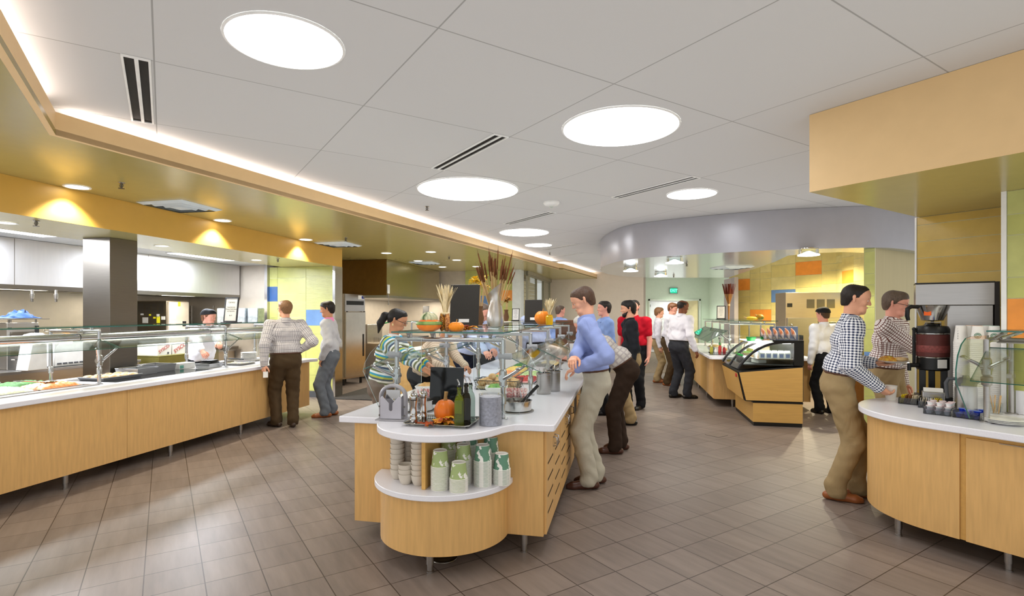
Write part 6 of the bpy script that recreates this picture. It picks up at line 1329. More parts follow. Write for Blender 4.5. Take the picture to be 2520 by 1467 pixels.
GING = clothmat('navy_gingham', 'F0F1F5', 'check', '1E2A4C', .022, .5); BRCK = clothmat('brown_check', 'EDE6E2', 'plaid', '6A4038', .021, .24); PLD = clothmat('fine_plaid', 'CFCAC8', 'plaid', '6F6A6A', .021, .17, c3='59555E'); GPL = clothmat('grey_plaid', 'BDB7AE', 'plaid', 'A39B98', .05, .3)
STRP = clothmat('striped_top', 'FFFFFF', 'bands', ['6B7048', 'E4E6DE', '4D5A66', 'B9C24A', '2F93B4', 'DDE2E2', '6B7048', '9FB7BE', '41506A', 'E4E6DE'], .19)
NEAR, MID, FAR = .0065, .010, .014
def gp0(u, v): q = G(u, v, 0); return (q.x, q.y)
# man in blue shirt at the island
pp = gp0(1462, 1195); f_ = facing(-.97, .12)
L = lambda p: loc(pp, f_, p)
pb = person('man in blue shirt and pale trousers serving himself at the island', pp, f_, 1.86, 9, (0, 26), L(D(1420, 906, 4.72)), L(D(1412, 884, 4.62)), 'fair', 'brown', BLUS, STONEC, 'brown', 'brown', ((-.10, .05, 6), (.07, -.02, 4)), 1.0, 1.0, NEAR, lcurl=.75, rcurl=.8, rpalm=(-.2, -.1, -1), lpalm=(.1, .1, -1), extra=dict(watch=1))
# older man bending behind him
pp = gp0(1517, 1108); f_ = facing(-.93, .22); L = lambda p: loc(pp, f_, p)
person('grey haired man in plaid shirt bending over the island behind the man in blue', (pp[0] + .0, pp[1] - .05), f_, 1.80, 46, (14, 34), L(D(1400, 880, 5.9)), L(D(1392, 905, 5.75)), 'pink', 'white', GPL, DBR, 'brown', 'brown', ((-.12, .02, 0), (.09, -.04, 4)), 1.08, 1.0, NEAR)
# man in gingham
pp = (2.86, 4.66); f_ = facing(.86, -.42); L = lambda p: loc(pp, f_, p)
pg = person('man in navy gingham shirt holding a plate of food and reaching for a paper cup', pp, f_, 1.865, 10, (-4, 14), L(D(2150, 893, 4.75)), L((3.03, 4.43, .985)), 'fair', 'dark', GING, KH, 'tan', 'brown', ((-.05, .12, 18), (.12, -.05, 2)), 1.0, 1.0, NEAR, 'buzz', lcurl=.35, rcurl=.75, lpalm=(.1, .1, 1), rpalm=(-.6, .8, .1))
# man in brown check at the coffee machine
pp = (3.80, 5.42); f_ = facing(.62, -.78); L = lambda p: loc(pp, f_, p)
person('man with glasses in brown checked shirt standing behind the coffee machine', pp, f_, 1.83, 6, (6, 14), 'hang', L((4.2, 5.2, 1.12)), 'pink', 'greyb', BRCK, KH, 'brown', 'brown', None, 1.12, 1.0, NEAR, 'full', glasses=True)
# left line customers
pp = gp0(703, 1050); f_ = facing(-.50, .86); L = lambda p: loc(pp, f_, p)
ppl = person('man in fine plaid shirt and brown trousers with his back turned at the serving line', pp, f_, 1.79, 4, (22, 6), L(D(650, 898, 7.25)), 'hip', 'fair', 'sandy', PLD, DBR2, 'dark', 'brown', ((-.11, .06, 30), (.09, -.05, -5)), 1.08, 1.0, .0075, 'short', glasses=True)
pp = gp0(812, 1024); f_ = facing(-.96, -.12)
person('man in light grey sweater with pink collar, hands in pockets', pp, f_, 1.79, 3, (0, 12), 'pocket', 'pocket', 'tan', 'dark', GRYS, GRT, 'tan', None, ((-.1, .05, 8), (.08, -.02, 0)), 1.0, 1.0, .0075, 'full', collarmat=PINK, extra=dict(untuck=1))
# chef
pp = tuple(CI(-6.22, 6.88)[:2]); f_ = facing(.93, -.30); L = lambda p: loc(pp, f_, p)
pcf = person('chef in white jacket and black cap working behind the serving line', pp, f_, 1.68, 14, (18, 12), L(D(545, 868, 7.45)), L(D(505, 882, 7.35)), 'pink', 'auburn', CHEF, BLK, 'black', None, None, 1.1, .86, .008, 'short', cap=mat('cap_black', '15151A', .8), lcurl=.7, extra=dict(untuck=1))
# woman and others beyond the island
pp = tuple(CI(-2.36, 4.98)[:2]); f_ = facing(.98, -.06); L = lambda p: loc(pp, f_, p)
pw = person('woman with ponytail and glasses in multicoloured striped top at the island', pp, f_, 1.665, 13, (0, 22), L(D(1090, 925, 5.1)), L(D(1075, 930, 4.9)), 'tan', 'black', STRP, TAUPE, 'black', None, None, 1.06, .8, .0075, 'pony', glasses=True, collar=False, female=True, extra=dict(untuck=1))
MB().ell(tuple(pw['hlL'](.083, -.012, -.045)), (.006, .006, .013)).build('earring', mat('pearl', 'E6D49A', .3), pw['root'])
pp = tuple(CI(-2.32, 6.05)[:2]); f_ = facing(.95, -.3); L = lambda p: loc(pp, f_, p)
person('person in ribbed beige top leaning over the island behind the woman', pp, f_, 1.66, 34, (10, 30), L(D(1150, 905, 6.1)), L(D(1120, 915, 5.9)), 'tan', 'dark', RIBS, BLK, 'black', None, None, 1.15, 1.0, .010, 'long', collar=False, female=True, extra=dict(untuck=1))
pp = tuple(CI(-2.2, 7.35)[:2]); f_ = facing(.90, -.40); L = lambda p: loc(pp, f_, p)
person('man in light blue shirt reaching across the island behind the black sign', pp, f_, 1.80, 22, (8, 26), L(D(1230, 895, 7.0)), L(D(1215, 900, 6.7)), 'pink', 'greyb', LTBL, NAVY, 'black', 'black', None, 1.05, 1.0, MID, 'short')
pp = tuple(CI(-2.3, 8.6)[:2]); person('dark haired person in pale blue shirt half hidden by the silver vase', pp, facing(.5, .8), 1.72, 4, (0, 8), None, None, 'tan', 'black', LTBL, BLK, 'black', None, None, 1, 1, FAR)
pp = (.42, 9.7); person('person in pale shirt standing behind the smaller black sign', pp, facing(-.5, .8), 1.84, 3, (0, 5), None, None, 'fair', 'auburn', LTBL, BLK, 'black', None, None, 1, 1, FAR)
pp = (.95, 11.0); person('man in light blue shirt seen small beyond the corn husks', pp, facing(.9, .4), 1.77, 4, (0, 8), None, None, 'pink', 'greyb', SKYB, BLK, 'black', None, None, 1.05, 1, FAR, 'buzz')
# group beyond the island
pp = (1.49, 8.5); person('smiling man in blue shirt standing sideways before the beige wall', pp, facing(-.97, -.1), 1.80, 2, (0, 2), None, None, 'pink', 'dark', SKYB, BLK, 'black', 'black', None, 1.02, 1, MID)
pp = (1.72, 7.75); person('bearded young man in black shirt waiting behind the bending man', pp, facing(-.95, .05), 1.79, 3, (0, 8), None, None, 'fair', 'black', BLKS, KH, 'black', 'black', None, 1.0, 1, .0085, 'full', beard='black')
pp = (2.06, 9.0); person('man in red polo shirt walking behind the man in black', pp, facing(-.55, -.8), 1.83, 2, (5, 6), None, None, 'pink', 'dark', REDS, BLK, 'black', 'black', None, 1.12, .4, MID, 'buzz', beard='auburn')
# far aisle
pp = gp0(1672, 980); f_ = facing(.85, .35); L = lambda p: loc(pp, f_, p)
person('bald man in white shirt and charcoal trousers at the far counter', pp, f_, 1.86, 7, (-10, 14), None, L(D(1712, 862, 9.75)), 'brown', 'dark', WHS, CHAR, 'black', 'black', ((-.1, -.06, 0), (.1, .1, -15)), 1.06, 1, .010, 'bald')
pp = gp0(1646, 948); person('brown haired man in white shirt beside the bald man', pp, facing(.72, -.45), 1.84, 8, (-10, 16), None, None, 'pink', 'auburn', WHS, DBR2, 'tan', 'black', None, 1.05, 1, FAR, 'full')
pp = (3.36, 12.4); person('person in white shirt and khaki trousers mostly hidden at the far counter', pp, facing(.8, -.2), 1.74, 4, (0, 8), None, None, 'fair', 'sandy', WHS, KH, 'tan', 'brown', None, 1.0, 1, FAR, 'long')
pp = (5.0, 8.52); person('worker in white coat and black cap behind the display case', pp, facing(-.25, .95), 1.70, 6, (10, 12), None, None, 'pink', 'brown', CHEF, BLK, 'black', None, None, 1.0, 1, .011, 'short', cap=MATS['cap_black'], extra=dict(untuck=1))
# ================================================================== FOOD ON THE SERVING LINE
rw_ = CT('hot_well_rim', 'long steel rim of the food wells at the left end of the serving line', 'food well', -5.62, 2.95, ZT + .0005)
b = MB()
for x0, x1, y0, y1 in ((-.36, .42, 0, .03), (-.36, .42, 1.45, 1.48), (-.36, -.33, .03, 1.45), (.36, .42, .03, 1.45)): b.box(x0, x1, y0, y1, 0, .012)
b.build('rim', STEEL, rw_, smooth=0, bev=.003); MB().box(-.329, .359, .031, 1.449, 0, .003).build('deck', STEELD, rw_, smooth=0)
CH = [('diced carrots', MATS['carrot'], -5.44, 4.13), ('chopped broccoli', MATS['broccoli'], -5.78, 4.13), ('shredded lettuce', mat('pale_lettuce', 'D6DDBE', .6, vary=.2, scale=40, col2='F0F0E6'), -5.44, 3.70), ('green lettuce', GREENS, -5.78, 3.70), ('red onions', MATS['onion'], -5.44, 3.27), ('black olives', MATS['olive'], -5.78, 3.27)]
for i, (nm, m, s_, t_) in enumerate(CH): foodpan(nm, 'steel pan of ' + nm + ' on the serving line', CI(s_, t_, Z1 + .005), RC, .163, .205, m, 30 + i, .06, 'food pans on the serving line')
for i, (s_, t_) in enumerate(((-5.42, 4.12), (-5.80, 3.9))):
    sp_ = CT('slotted_spoon', ['slotted steel spoon lying in the carrots', 'slotted steel spoon lying in the green lettuce'][i], 'spoon', s_, t_, ZT + .055); MB().ell((0, 0, .012), (.04, .06, .014)).build('bowl', STEEL2, sp_); MB().tube([(0, -.05, .015), (-.02, -.2, .04), (-.03, -.3, .05)], .006, 8).build('handle', STEEL2, sp_)
gpl = CT('hot_plate', 'black glass hot plate set in the serving line', 'hot plate', -5.5, 4.62, Z1 - .0005); MB().box(-.4, .28, 0, 1.35, 0, .003).build('glass_top', BLKG, gpl, smooth=0)
SATG = mat('grey_tray', 'A6A8AC', .35, .6)
def traypan(name, label, s_, t_, w_, d_, h_, m=SATG, rot=0, z=0):
    t = CT(name, label, 'tray', s_, t_, Z1 + .0035 + z, None, rot); b = MB(); f = .93
    b.add([(-w_ * f, -d_ * f, 0), (w_ * f, -d_ * f, 0), (w_ * f, d_ * f, 0), (-w_ * f, d_ * f, 0), (-w_, -d_, h_), (w_, -d_, h_), (w_, d_, h_), (-w_, d_, h_)], [(3, 2, 1, 0), (0, 1, 5, 4), (1, 2, 6, 5), (2, 3, 7, 6), (3, 0, 4, 7)])
    b.tube([(-w_, -d_, h_), (w_, -d_, h_), (w_, d_, h_), (-w_, d_, h_), (-w_, -d_, h_)], .005, 6); o = b.build('pan', m, t, smooth=0); return t
traypan('sheet_pan', 'shallow grey sheet pan of browned chicken on the serving line', -5.58, 4.88, .17, .235, .03)
CHK = mat('browned_chicken', 'B98A50', .55, vary=.35, scale=26, col2='DCC49A', bump=.4)
for i in range(12):
    x, y = -.1 + .1 * (i % 3), -.17 + .115 * (i // 3); o = MB().ell((0, 0, .022), (.05, .055, .024), 14, 8).build('chicken_piece', CHK, None, smooth=80, loc=CI(-5.58 + x, 4.88 + y, Z1 + .01), rotz=i); tag(o, 'browned chicken piece in the grey sheet pan', 'chicken', 'chicken pieces in the sheet pan')
traypan('deep_pan', 'deep grey pan just beyond the chicken on the serving line', -5.66, 5.28, .16, .14, .075); traypan('deep_pan', 'deep grey pan nearest the white glove box', -5.74, 5.62, .16, .14, .085)
for i, (s_, t_) in enumerate(((-5.75, 4.7), (-5.72, 5.1), (-5.9, 5.45))):
    g = CT('serving_tongs', ['steel tongs lying at the near end of the chicken pan', 'steel tongs leaning behind the chicken pan', 'steel tongs leaning on the farther deep pan'][i], 'tongs', s_, t_, ZT + .035 + .05 * (i > 0), None, -.5); MB().tube([(-.012, 0, 0), (-.02, .12, .01), (0, .24, .02)], .006, 8, flat=.4).tube([(.012, 0, 0), (.02, .12, .012), (0, .24, .02)], .006, 8, flat=.4).build('arms', STEEL2, g)
gb = CT('glove_box', 'white cardboard glove box on the serving line', 'box', -5.70, 5.99, Z1); MB().box(-.07, .07, -.13, .13, 0, .075).build('box', WHITE, gb, smooth=0, bev=.003); MB().box(.0705, .072, -.12, -.06, .01, .05).build('print', mat('teal_print', '6FB0A0', .6), gb, smooth=0)
bp_ = traypan('grey_bin', 'small grey pan holding black takeaway lids by the guard post', -5.43, 6.14, .11, .12, .055)
for i in range(4): o = MB().box(-.075, .075, -.08, .08, 0, .012).build('takeaway_lid', BLACK, None, smooth=0, bev=.004, loc=CI(-5.43 + .01 * (i % 2), 6.14 + .008 * (i % 3), Z1 + .052 + .013 * i), rotz=RC + .15 * i - .2); tag(o, 'black takeaway lid stacked in the small grey pan' + (', topmost' if i == 3 else ''), 'lid', 'black lids' + (' top' if i == 3 else ''))
MB_ = mat('flat_bread', 'D7B98A', .6, vary=.25, scale=20)
for i, (s_, t_, nm) in enumerate(((-5.40, 6.62, 'flat steel sheet pan of flatbread slices beside the man in plaid'), (-5.62, 7.02, 'flat steel sheet pan with black utensils behind the flatbread pan'))): traypan('sheet_pan', nm, s_, t_, .19, .17, .025, STEEL2)
for i in range(6): o = MB().ell((0, 0, .008), (.045, .05, .008), 14, 6).build('flatbread', MB_, None, smooth=60, loc=CI(-5.40 - .09 + .09 * (i % 3), 6.56 + .12 * (i // 3), Z1 + .01)); tag(o, 'folded flatbread slice in the steel sheet pan', 'bread', 'flatbread slices')
g = CT('black_spatula', 'black handled spatula lying across the rear sheet pan', 'spatula', -5.55, 6.95, ZT + .04, None, 2.2); MB().tube([(0, 0, 0), (0, .2, .02)], .009, 8).build('handle', BLACK, g); MB().box(-.035, .035, -.1, 0, -.004, .0).build('blade', STEEL2, g, smooth=0)
PLW = CHINA
def plate_me(r):
    b = MB().lathe([(r * .55, 0), (r * .6, .003), (r * .98, .014), (r, .017), (r * .97, .018), (r * .6, .007), (.001, .006)], 40, cap=False); o = b.build('p', PLW); me = o.data; bpy.data.objects.remove(o); return me
PM = plate_me(.115)
q = CI(-5.80, 7.38); stack(PM, 'plate', 'white plate in the stack behind the man in plaid', 'plate', 'plates on the serving line', (q.x, q.y, Z1), 12, .0085)
fdp = CT('folded_towel', 'pale yellow folded towel on the back worktable', 'towel', -7.6, 8.95, .901); MB().box(-.1, .1, -.14, .1, 0, .03).build('towel', mat('yellow_towel', 'DCD58A', .9, bump=.3), fdp, bev=.012)
# ================================================================== COFFEE COUNTER
BR0 = Vector((3.39, 4.5)); BRR = atan2(-.28, .41)
cbw = T('coffee_brewer', 'tall steel coffee brewer against the recessed lime tiles', 'coffee machine', (BR0.x, BR0.y, ZT + .001), BRR)
MB().box(0, .50, .0, .24, .79, .968).build('head', STEEL, cbw, smooth=0, bev=.004); MB().box(.21, .495, .03, .235, .03, .789).build('tower', STEEL, cbw, smooth=0, bev=.003); MB().box(0, .50, -.02, .24, 0, .03).build('base', BLACK, cbw, bev=.004, smooth=0)
MB().box(-.002, .502, -.002, .242, .9685, .978).build('lid', BLACK, cbw, smooth=0); sp0 = MB().box(.5005, .53, .0, .24, .03, .975).build('side_panel', mat('brewer_black', '2A2623', .3, .4), cbw, smooth=0)
b = MB()
for r in range(6):
    for c in range(2): b.box(.5305, .534, .07 + c * .06, .115 + c * .06, .82 + r * .022, .832 + r * .022)
b.build('side_vents', STEELD, cbw, smooth=0)
fnl = MB().lathe([(.055, .66), (.075, .665), (.115, .77), (.118, .788)], 32, (.115, .05, 0)).build('brew_funnel', STEEL2, cbw); MB().lathe([(.012, .64), (.012, .66)], 12, (.115, .05, 0)).build('drip_nozzle', BLACK, fnl)
b = MB(); b.tube([(.02, -.0, .775), (-.03, -.03, .78), (-.055, -.045, .76), (-.058, -.047, .70), (-.05, -.042, .665)], [.014, .017, .018, .017, .014], 10); b.build('handle', BLACK, fnl)
b = MB(); b.M = Matrix.Translation((.115, .05, 0)) @ Matrix.Rotation(radians(-112), 4, 'Z'); b.box(.097, .101, -.025, .025, .705, .745); b.build('orange_label', MATS['label_orange'], fnl, smooth=0)
urn = T('coffee_urn', 'dark red and black thermal coffee server under the brewer funnel', 'coffee server', Matrix.Translation((BR0.x, BR0.y, ZT + .032)) @ Matrix.Rotation(BRR, 4, 'Z') @ Vector((.115, .035, 0)), BRR)
BURG = mat('burgundy', '5A2A26', .45, vary=.06); 
MB().lathe([(.113, .335), (.115, .337), (.115, .515), (.113, .517)], 40).build('red_band', BURG, urn); MB().lathe([(.1155, .37), (.1162, .372), (.1162, .425), (.1155, .427)], 40, cap=False).build('pattern_band', mat('burgundy_light', '7E3E3A', .45, vary=.3, scale=60), urn)
MB().lathe([(.114, .518), (.117, .522), (.117, .528), (.114, .531)], 40).build('rim', STEEL2, urn); MB().lathe([(.116, .532), (.116, .56), (.105, .585), (.06, .592), (.05, .61), (.001, .612)], 36, cap=False).build('lid', BLACK, urn); MB().lathe([(.114, .325), (.116, .332), (.1135, .3345)], 40).build('lower_rim', STEEL2, urn); MB().lathe([(.10, .22), (.112, .23), (.112, .324)], 36).build('lower_shell', BLACK, urn)
b = MB()
for x, y in ((-.07, -.06), (.07, -.06), (.0, .085)): b.box(x - .022, x + .022, y - .022, y + .022, 0, .225)
b.box(-.1, .1, -.1, .1, 0, .012).build('stand', BLACK, urn, smooth=0, bev=.004)
MB().tube([(-.05, -.06, .585), (-.05, -.07, .62), (.05, -.07, .62), (.05, -.06, .585)], .005, 8).build('bail_handle', STEEL2, urn)
b = MB(); b.cyl((-.125, -.03, .25), (-.125, -.03, .56), .011).ell((-.125, -.03, .56), .015).build('sight_gauge', BLACK, urn); fc_ = MB().cyl((-.1, -.06, .26), (-.16, -.1, .26), .018).cyl((-.16, -.1, .275), (-.16, -.1, .215), .014).build('faucet', BLACK, urn); MB().tube([(-.16, -.1, .28), (-.2, -.12, .27), (-.225, -.13, .245)], .006, 8).build('lever', STEEL2, fc_)
b = MB(); b.M = Matrix.Rotation(radians(-60), 4, 'Z'); b.box(.1105, .1145, -.035, .035, .245, .315); b.build('white_label', PAPER, urn, smooth=0)
SBX = mat('emblem_green', '1F6B4A', .5)
def bigcup(m_, emb):
    b = MB(); b.k = 0; b.lathe([(.046, 0), (.0475, .003), (.046, .007)], 32, cap=False); b.k = 1; b.lathe([(.045, .007), (.031, .135)], 32, cap=False); b.k = 2; b.lathe([(.031, .135), (.030, .138)], 32, cap=False); b.k = 0; b.lathe([(.03, .138), (.028, .132), (.001, .132)], 32, cap=False)
    o = b.build('coffee_cup', m_, smooth=50); me = o.data; bpy.data.objects.remove(o); return me
CW_ = mat('coffee_cup_white', 'F1EEE8', .45, vary=.02)
cupA = bigcup([CW_, CW_, mat('cup_rim_grey', 'C9CCD2', .5)], 0); cupB = bigcup([CW_, CW_, mat('cup_rim_tan', 'D9A985', .5)], 1); cupC = bigcup([CW_, CW_, mat('cup_rim_mint', 'A9D3BF', .5)], 1)
def cupstack(x, y, n, me, lab, emb=None):
    stack(me, 'coffee_cup', 'white coffee cup in ' + lab, 'cup', 'cups, ' + lab, (x, y, Z1), n, .0145)
    z = Z1 + .0145 * (n - 1); 
    if emb:
        top = [o for o in COL.objects if o.name.startswith('coffee_cup')][-1]; dv = (Vector((0, 0, 0)) - Vector((x, y, 0))).normalized(); a = atan2(dv.x, -dv.y)
        if emb == 'ring':
            ring = MB(); n_ = 24; ring.M = Matrix.Rotation(a, 4, 'Z') @ Matrix.Translation((0, -.0407, .062)) @ Matrix.Rotation(radians(-6), 4, 'X') @ Matrix.Rotation(pi / 2, 4, 'X')
            ring.lathe([(.0215, 0), (.0215, .0008)], n_); o = ring.build('green_emblem', SBX, top, smooth=0); w2_ = MB(); w2_.M = ring.M @ Matrix.Translation((0, 0, .0008))
            w2_.lathe([(.0148, 0), (.016, .0004), (.0172, 0)], n_, cap=False)
            for k in range(3):
                for s_ in (-1, 1): w2_.tube([(s_ * (.003 + .003 * k), .010 - .002 * k, .0002), (s_ * (.0045 + .003 * k), .002, .0002), (s_ * (.003 + .003 * k), -.009 + .001 * k, .0002)], .0007, 4)
            w2_.lathe([(.003, 0), (.003, .0005)], 10, (0, .003, 0)).build('white_figure', CW_, o, smooth=0)
        else:
            lm = MB(); lm.M = Matrix.Rotation(a - .2, 4, 'Z')
            for k in range(5): lm.box(-.012 + .0 * k, -.006, -.0425 + k * .0026, -.0405 + k * .0026, .03 + k * .018, .042 + k * .018)
            lm.build('faint_print', mat('print_pale', 'B9B6B2', .6), top, smooth=0)
for (x, y, n, me, lab, emb) in ((3.51, 4.19, 35, cupA, 'the front stack beside the coffee urn', 'txt'), (3.575, 4.19, 35, cupB, 'the rear stack behind the tan rimmed cups', None), (3.535, 4.065, 35, cupB, 'the tan rimmed stack with green emblem', 'ring'), (3.655, 4.12, 35, cupC, 'the rear mint rimmed stack', None), (3.615, 4.015, 35, cupC, 'the mint rimmed stack with green emblem', 'ring')): cupstack(x, y, n, me, lab, emb)
cf = T('coffee_carafe', 'steel thermal carafe with black lid and handle on the coffee counter', 'carafe', (3.365, 3.97, Z1), radians(-40))
MB().lathe([(.06, 0), (.066, .004), (.067, .17), (.062, .185)], 36).build('body', STEEL, cf); MB().lathe([(.0625, .186), (.064, .2), (.058, .225), (.04, .245), (.022, .25), (.02, .262), (.001, .264)], 30, cap=False).build('lid', DGREY, cf)
MB().tube([(-.05, 0, .235), (-.10, 0, .232), (-.115, 0, .20), (-.112, 0, .13), (-.105, 0, .085)], [.012, .014, .014, .013, .011], 10).build('handle', DGREY, cf); MB().tube([(.05, 0, .215), (.075, 0, .23)], [.018, .012], 8).build('spout', DGREY, cf)
MESH_ = thin_glass('clear_tray', 'DDE0E6', 1.2, .05)
def binat(name, label, u0, v0, u1, v1, d_, h_, cat='bin'):
    p0 = G(u0, v0, Z1); p1 = G(u1, v1, Z1); dr_ = p1 - p0; W_ = dr_.length; rot = atan2(dr_.y, dr_.x); t = T(name, label, cat, (p0.x, p0.y, Z1), rot, 'clear plastic bins on the coffee counter')
    b = MB(); th = .003; b.box(0, W_, 0, d_, 0, th).box(0, W_, 0, th, th, h_).box(0, W_, d_ - th, d_, th, h_).box(0, th, th, d_ - th, th, h_).box(W_ - th, W_, th, d_ - th, th, h_); b.build('bin', MESH_, t, smooth=0)
    return t, W_, Matrix.Translation(t.location) @ Matrix.Rotation(rot, 4, 'Z'), rot
PKT = [mat('packet_yellow', 'E6CF2A', .6), mat('packet_brown', '8C5A34', .6), mat('packet_cream', 'E9DCC0', .6), mat('packet_white', 'F1F0EE', .6)]
rnd = random.Random(9)
for (nm, uv, n, cols, d_) in (('clear bin of yellow and brown sugar packets nearest the paper cup', (2210, 993, 2257, 998), 26, (0, 1, 2), .12), ('clear bin of white sugar packets behind the pink creamers', (2259, 1003, 2318, 1008), 26, (2, 3, 0), .13)):
    t, W_, M, rot = binat('sugar_caddy', nm, *uv, d_, .05); W2 = W_
    for k in range(n):
        c = PKT[cols[min(len(cols) - 1, int(k / n * len(cols) + rnd.random() * .6))]]; o = MB().box(-.001, .001, -.03, .03, 0, .066).build('sugar_packet', c, None, smooth=0, loc=M @ Vector((.01 + (W_ - .02) * k / (n - 1), d_ * (.35 + .3 * (k % 2)), .006)), rotz=rot); o.rotation_euler = (0, rnd.uniform(.1, .3), rot); cn = c.name.split('_')[1]
        tag(o, cn + ' sugar packet standing in the ' + ('bin nearest the paper cup' if 'yellow' in nm else 'bin behind the pink creamers'), 'sugar packet', cn + ' packets ' + nm[:30])
def creamer(body, lid):
    b = MB(); b.k = 0; b.lathe([(.013, 0), (.019, .024), (.021, .026)], 16); b.k = 1; b.lathe([(.0225, .0262), (.0225, .0275)], 16); o = b.build('c', [body, lid], smooth=40); me = o.data; bpy.data.objects.remove(o); return me
crA = creamer(WHITE, mat('pink_foil', 'EAB6BC', .4, vary=.25, scale=90, col2='F4EEEE')); crB = creamer(mat('blue_cup', '2440C4', .35), mat('blue_foil', '5A78D8', .4, vary=.3, scale=60))
for nm, uv, me, col, cap_ in (('clear bin full of white creamer pots with pink lids', (2272, 1018, 2341, 1026), crA, 'pink lidded white', 3), ('clear bin of blue creamer pots beside the guard post', (2344, 1027, 2412, 1036), crB, 'blue', 2)):
    t, W_, M, rot = binat('creamer_bin', nm, *uv, .15, .05); nx = int((W_ - .01) // .046)
    for lay in range(cap_):
        for i in range(nx):
            for j in range(3):
                if lay == 2 and rnd.random() < .35: continue
                if lay == 1 and col == 'blue' and rnd.random() < .5: continue
                o = bpy.data.objects.new('creamer_pot', me); COL.objects.link(o); o.location = M @ Vector((.027 + i * (W_ - .054) / max(1, nx - 1) + (.004 * lay), .028 + j * .047, .004 + lay * .029)); tag(o, col + ' creamer pot in the clear bin' + (' top layer' if lay == cap_ - 1 else ''), 'creamer', col + ' creamers' + (' top' if lay == cap_ - 1 else ''))
q = G(2475, 1043, Z1); stack(PM, 'plate', 'white plate in the low stack on the coffee counter', 'plate', 'plates on the coffee counter', (q.x, q.y, Z1), 3, .0085)
nd_ = T('napkin_dispenser', 'small steel napkin dispenser in front of the coffee urn', 'dispenser', (3.31, 4.21, Z1), BRR); MB().box(-.07, .07, -.045, .045, 0, .11).build('case', SATIN, nd_, bev=.006); MB().box(-.06, .06, -.035, .035, .1105, .135).build('napkins', PAPER, nd_, smooth=0)
jr = T('glass_jar', 'small glass jar of wooden stirrers beside the carafe', 'jar', (3.49, 3.86, Z1), 0); MB().lathe([(.035, 0), (.037, .08)], 24, cap=False).build('jar', GLASS, jr)
for k in range(8): o = MB().box(-.003, .003, -.001, .001, 0, .13).build('stirrer', mat('stirrer_wood', 'D9B27E', .6), None, smooth=0, loc=Vector((3.49, 3.86, Z1 + .004)) + Vector((.015 * cos(k), .015 * sin(k), 0)), rotz=k); o.rotation_euler = (.18 * cos(k * 1.7), .18 * sin(k * 1.3), k); tag(o, 'wooden stirrer standing in the glass jar', 'stirrer', 'wooden stirrers')
# plate and cup of the man in gingham
hl_ = pg['hand'][-1]; pl = T('dinner_plate', 'white plate of food held by the man in gingham', 'plate', hl_ + Vector((.05, -.02, .018)), 0)
b = MB().lathe([(.07, 0), (.075, .003), (.125, .016), (.13, .019), (.126, .02), (.075, .007), (.001, .006)], 40, cap=False).build('plate', CHINA, pl)
MB().ell((.055, -.01, .03), (.065, .05, .02)).build('bread', ROLL, pl); o = mound(pl, .055, .05, .05, mat('yellow_fries', 'C97B2E', .5, vary=.4, scale=40, col2='E2B648'), 77, .012, 'food_pile'); o.location = (-.05, 0, 0); MB().ell((-.02, .02, .045), (.03, .03, .012)).build('garnish', GREENS, pl)
hr_ = pg['hand'][1]; q = G(2192, 984, Z1)
pcup = T('held_paper_cup', 'white paper cup held on the counter by the man in gingham', 'cup', (q.x, q.y, Z1), 0); b = MB(); b.lathe([(.034, 0), (.035, .002), (.047, .118), (.049, .12), (.046, .12), (.034, .004), (.001, .004)], 32, cap=False).build('cup', CW_, pcup); b = MB(); b.lathe([(.0372, .03), (.0382, .04)], 32, cap=False).build('dotted_band', mat('cup_mauve', '9A8FA8', .6, vary=.6, scale=60, col2='F1EEE8'), pcup)
nk_ = MB().box(-.03, .03, -.004, .004, -.05, .03).build('paper_napkin', PAPER, None, smooth=0, loc=ppl['hand'][-1] + Vector((.03, -.02, -.03)), rotz=.4); tag(nk_, 'folded white paper napkin in the hand of the man in plaid', 'napkin')
# ================================================================== DISPLAY CASE CONTENTS
def dcp(x, y, z): return CI(DS + x, DT + y, z)
for i in range(5):
    t = T('milk_carton', ['white milk carton nearest the front glass in the case', 'second white milk carton in the case', 'middle white milk carton in the case', 'fourth white milk carton in the case', 'white milk carton nearest the black frame'][i], 'carton', dcp(.13 + .083 * i, .06, .951), RC, 'milk cartons in the display case'); MB().box(-.035, .035, -.035, .035, 0, .08).prismx([(-.035, .08), (.035, .08), (.004, .115), (-.004, .115)], -.035, .035).build('carton', mat('carton_white2', 'F3F3F3', .4), t, smooth=0); MB().box(-.025, .025, -.0365, -.0355, .015, .065).build('blue_label', mat('label_pale_blue', '8E9CC8', .5), t, smooth=0)
for i in range(3):
    t = T('juice_bottle', ['small dark bottle with green cap at left in the case', 'small dark bottle with green cap in the middle of three', 'small dark bottle with green cap nearest the black arch'][i], 'bottle', dcp(-.12, .16 + .11 * i, .873), 0, 'green capped bottles'); MB().lathe([(.03, 0), (.032, .01), (.032, .08), (.018, .1)], 18).build('bottle', mat('dark_juice', '4A4A48', .2), t); MB().lathe([(.02, .1), (.02, .125)], 16).build('cap', GRNH, t)
for i in range(2):
    t = T('sandwich_box', ['white sandwich box lying in the display case', 'clear topped white salad box behind the sandwich box'][i], 'box', dcp(.17 - .12 * i, .2 + .28 * i, .873), RC + .3, 'boxes in the display case'); MB().prismx([(0, 0), (.2, 0), (.2, .05), (.1, .075), (0, .05)], -.06, .06).build('box', PAPER, t, smooth=0, bev=.004)
for i in range(6):
    t = T('pudding_cup', 'small printed dessert cup on the glass shelf of the case', 'cup', dcp(.12 + .08 * i, .4 + .05 * (i % 2), .951), 0, 'dessert cups in the case'); MB().lathe([(.025, 0), (.034, .07), (.036, .072)], 18).build('cup', [REDW, PAPER, BLUED][i % 3] if False else PAPER, t); MB().lathe([(.0365, .0725), (.0365, .078)], 18).build('lid', mat('lid_blue', '3E56A8', .4), t)
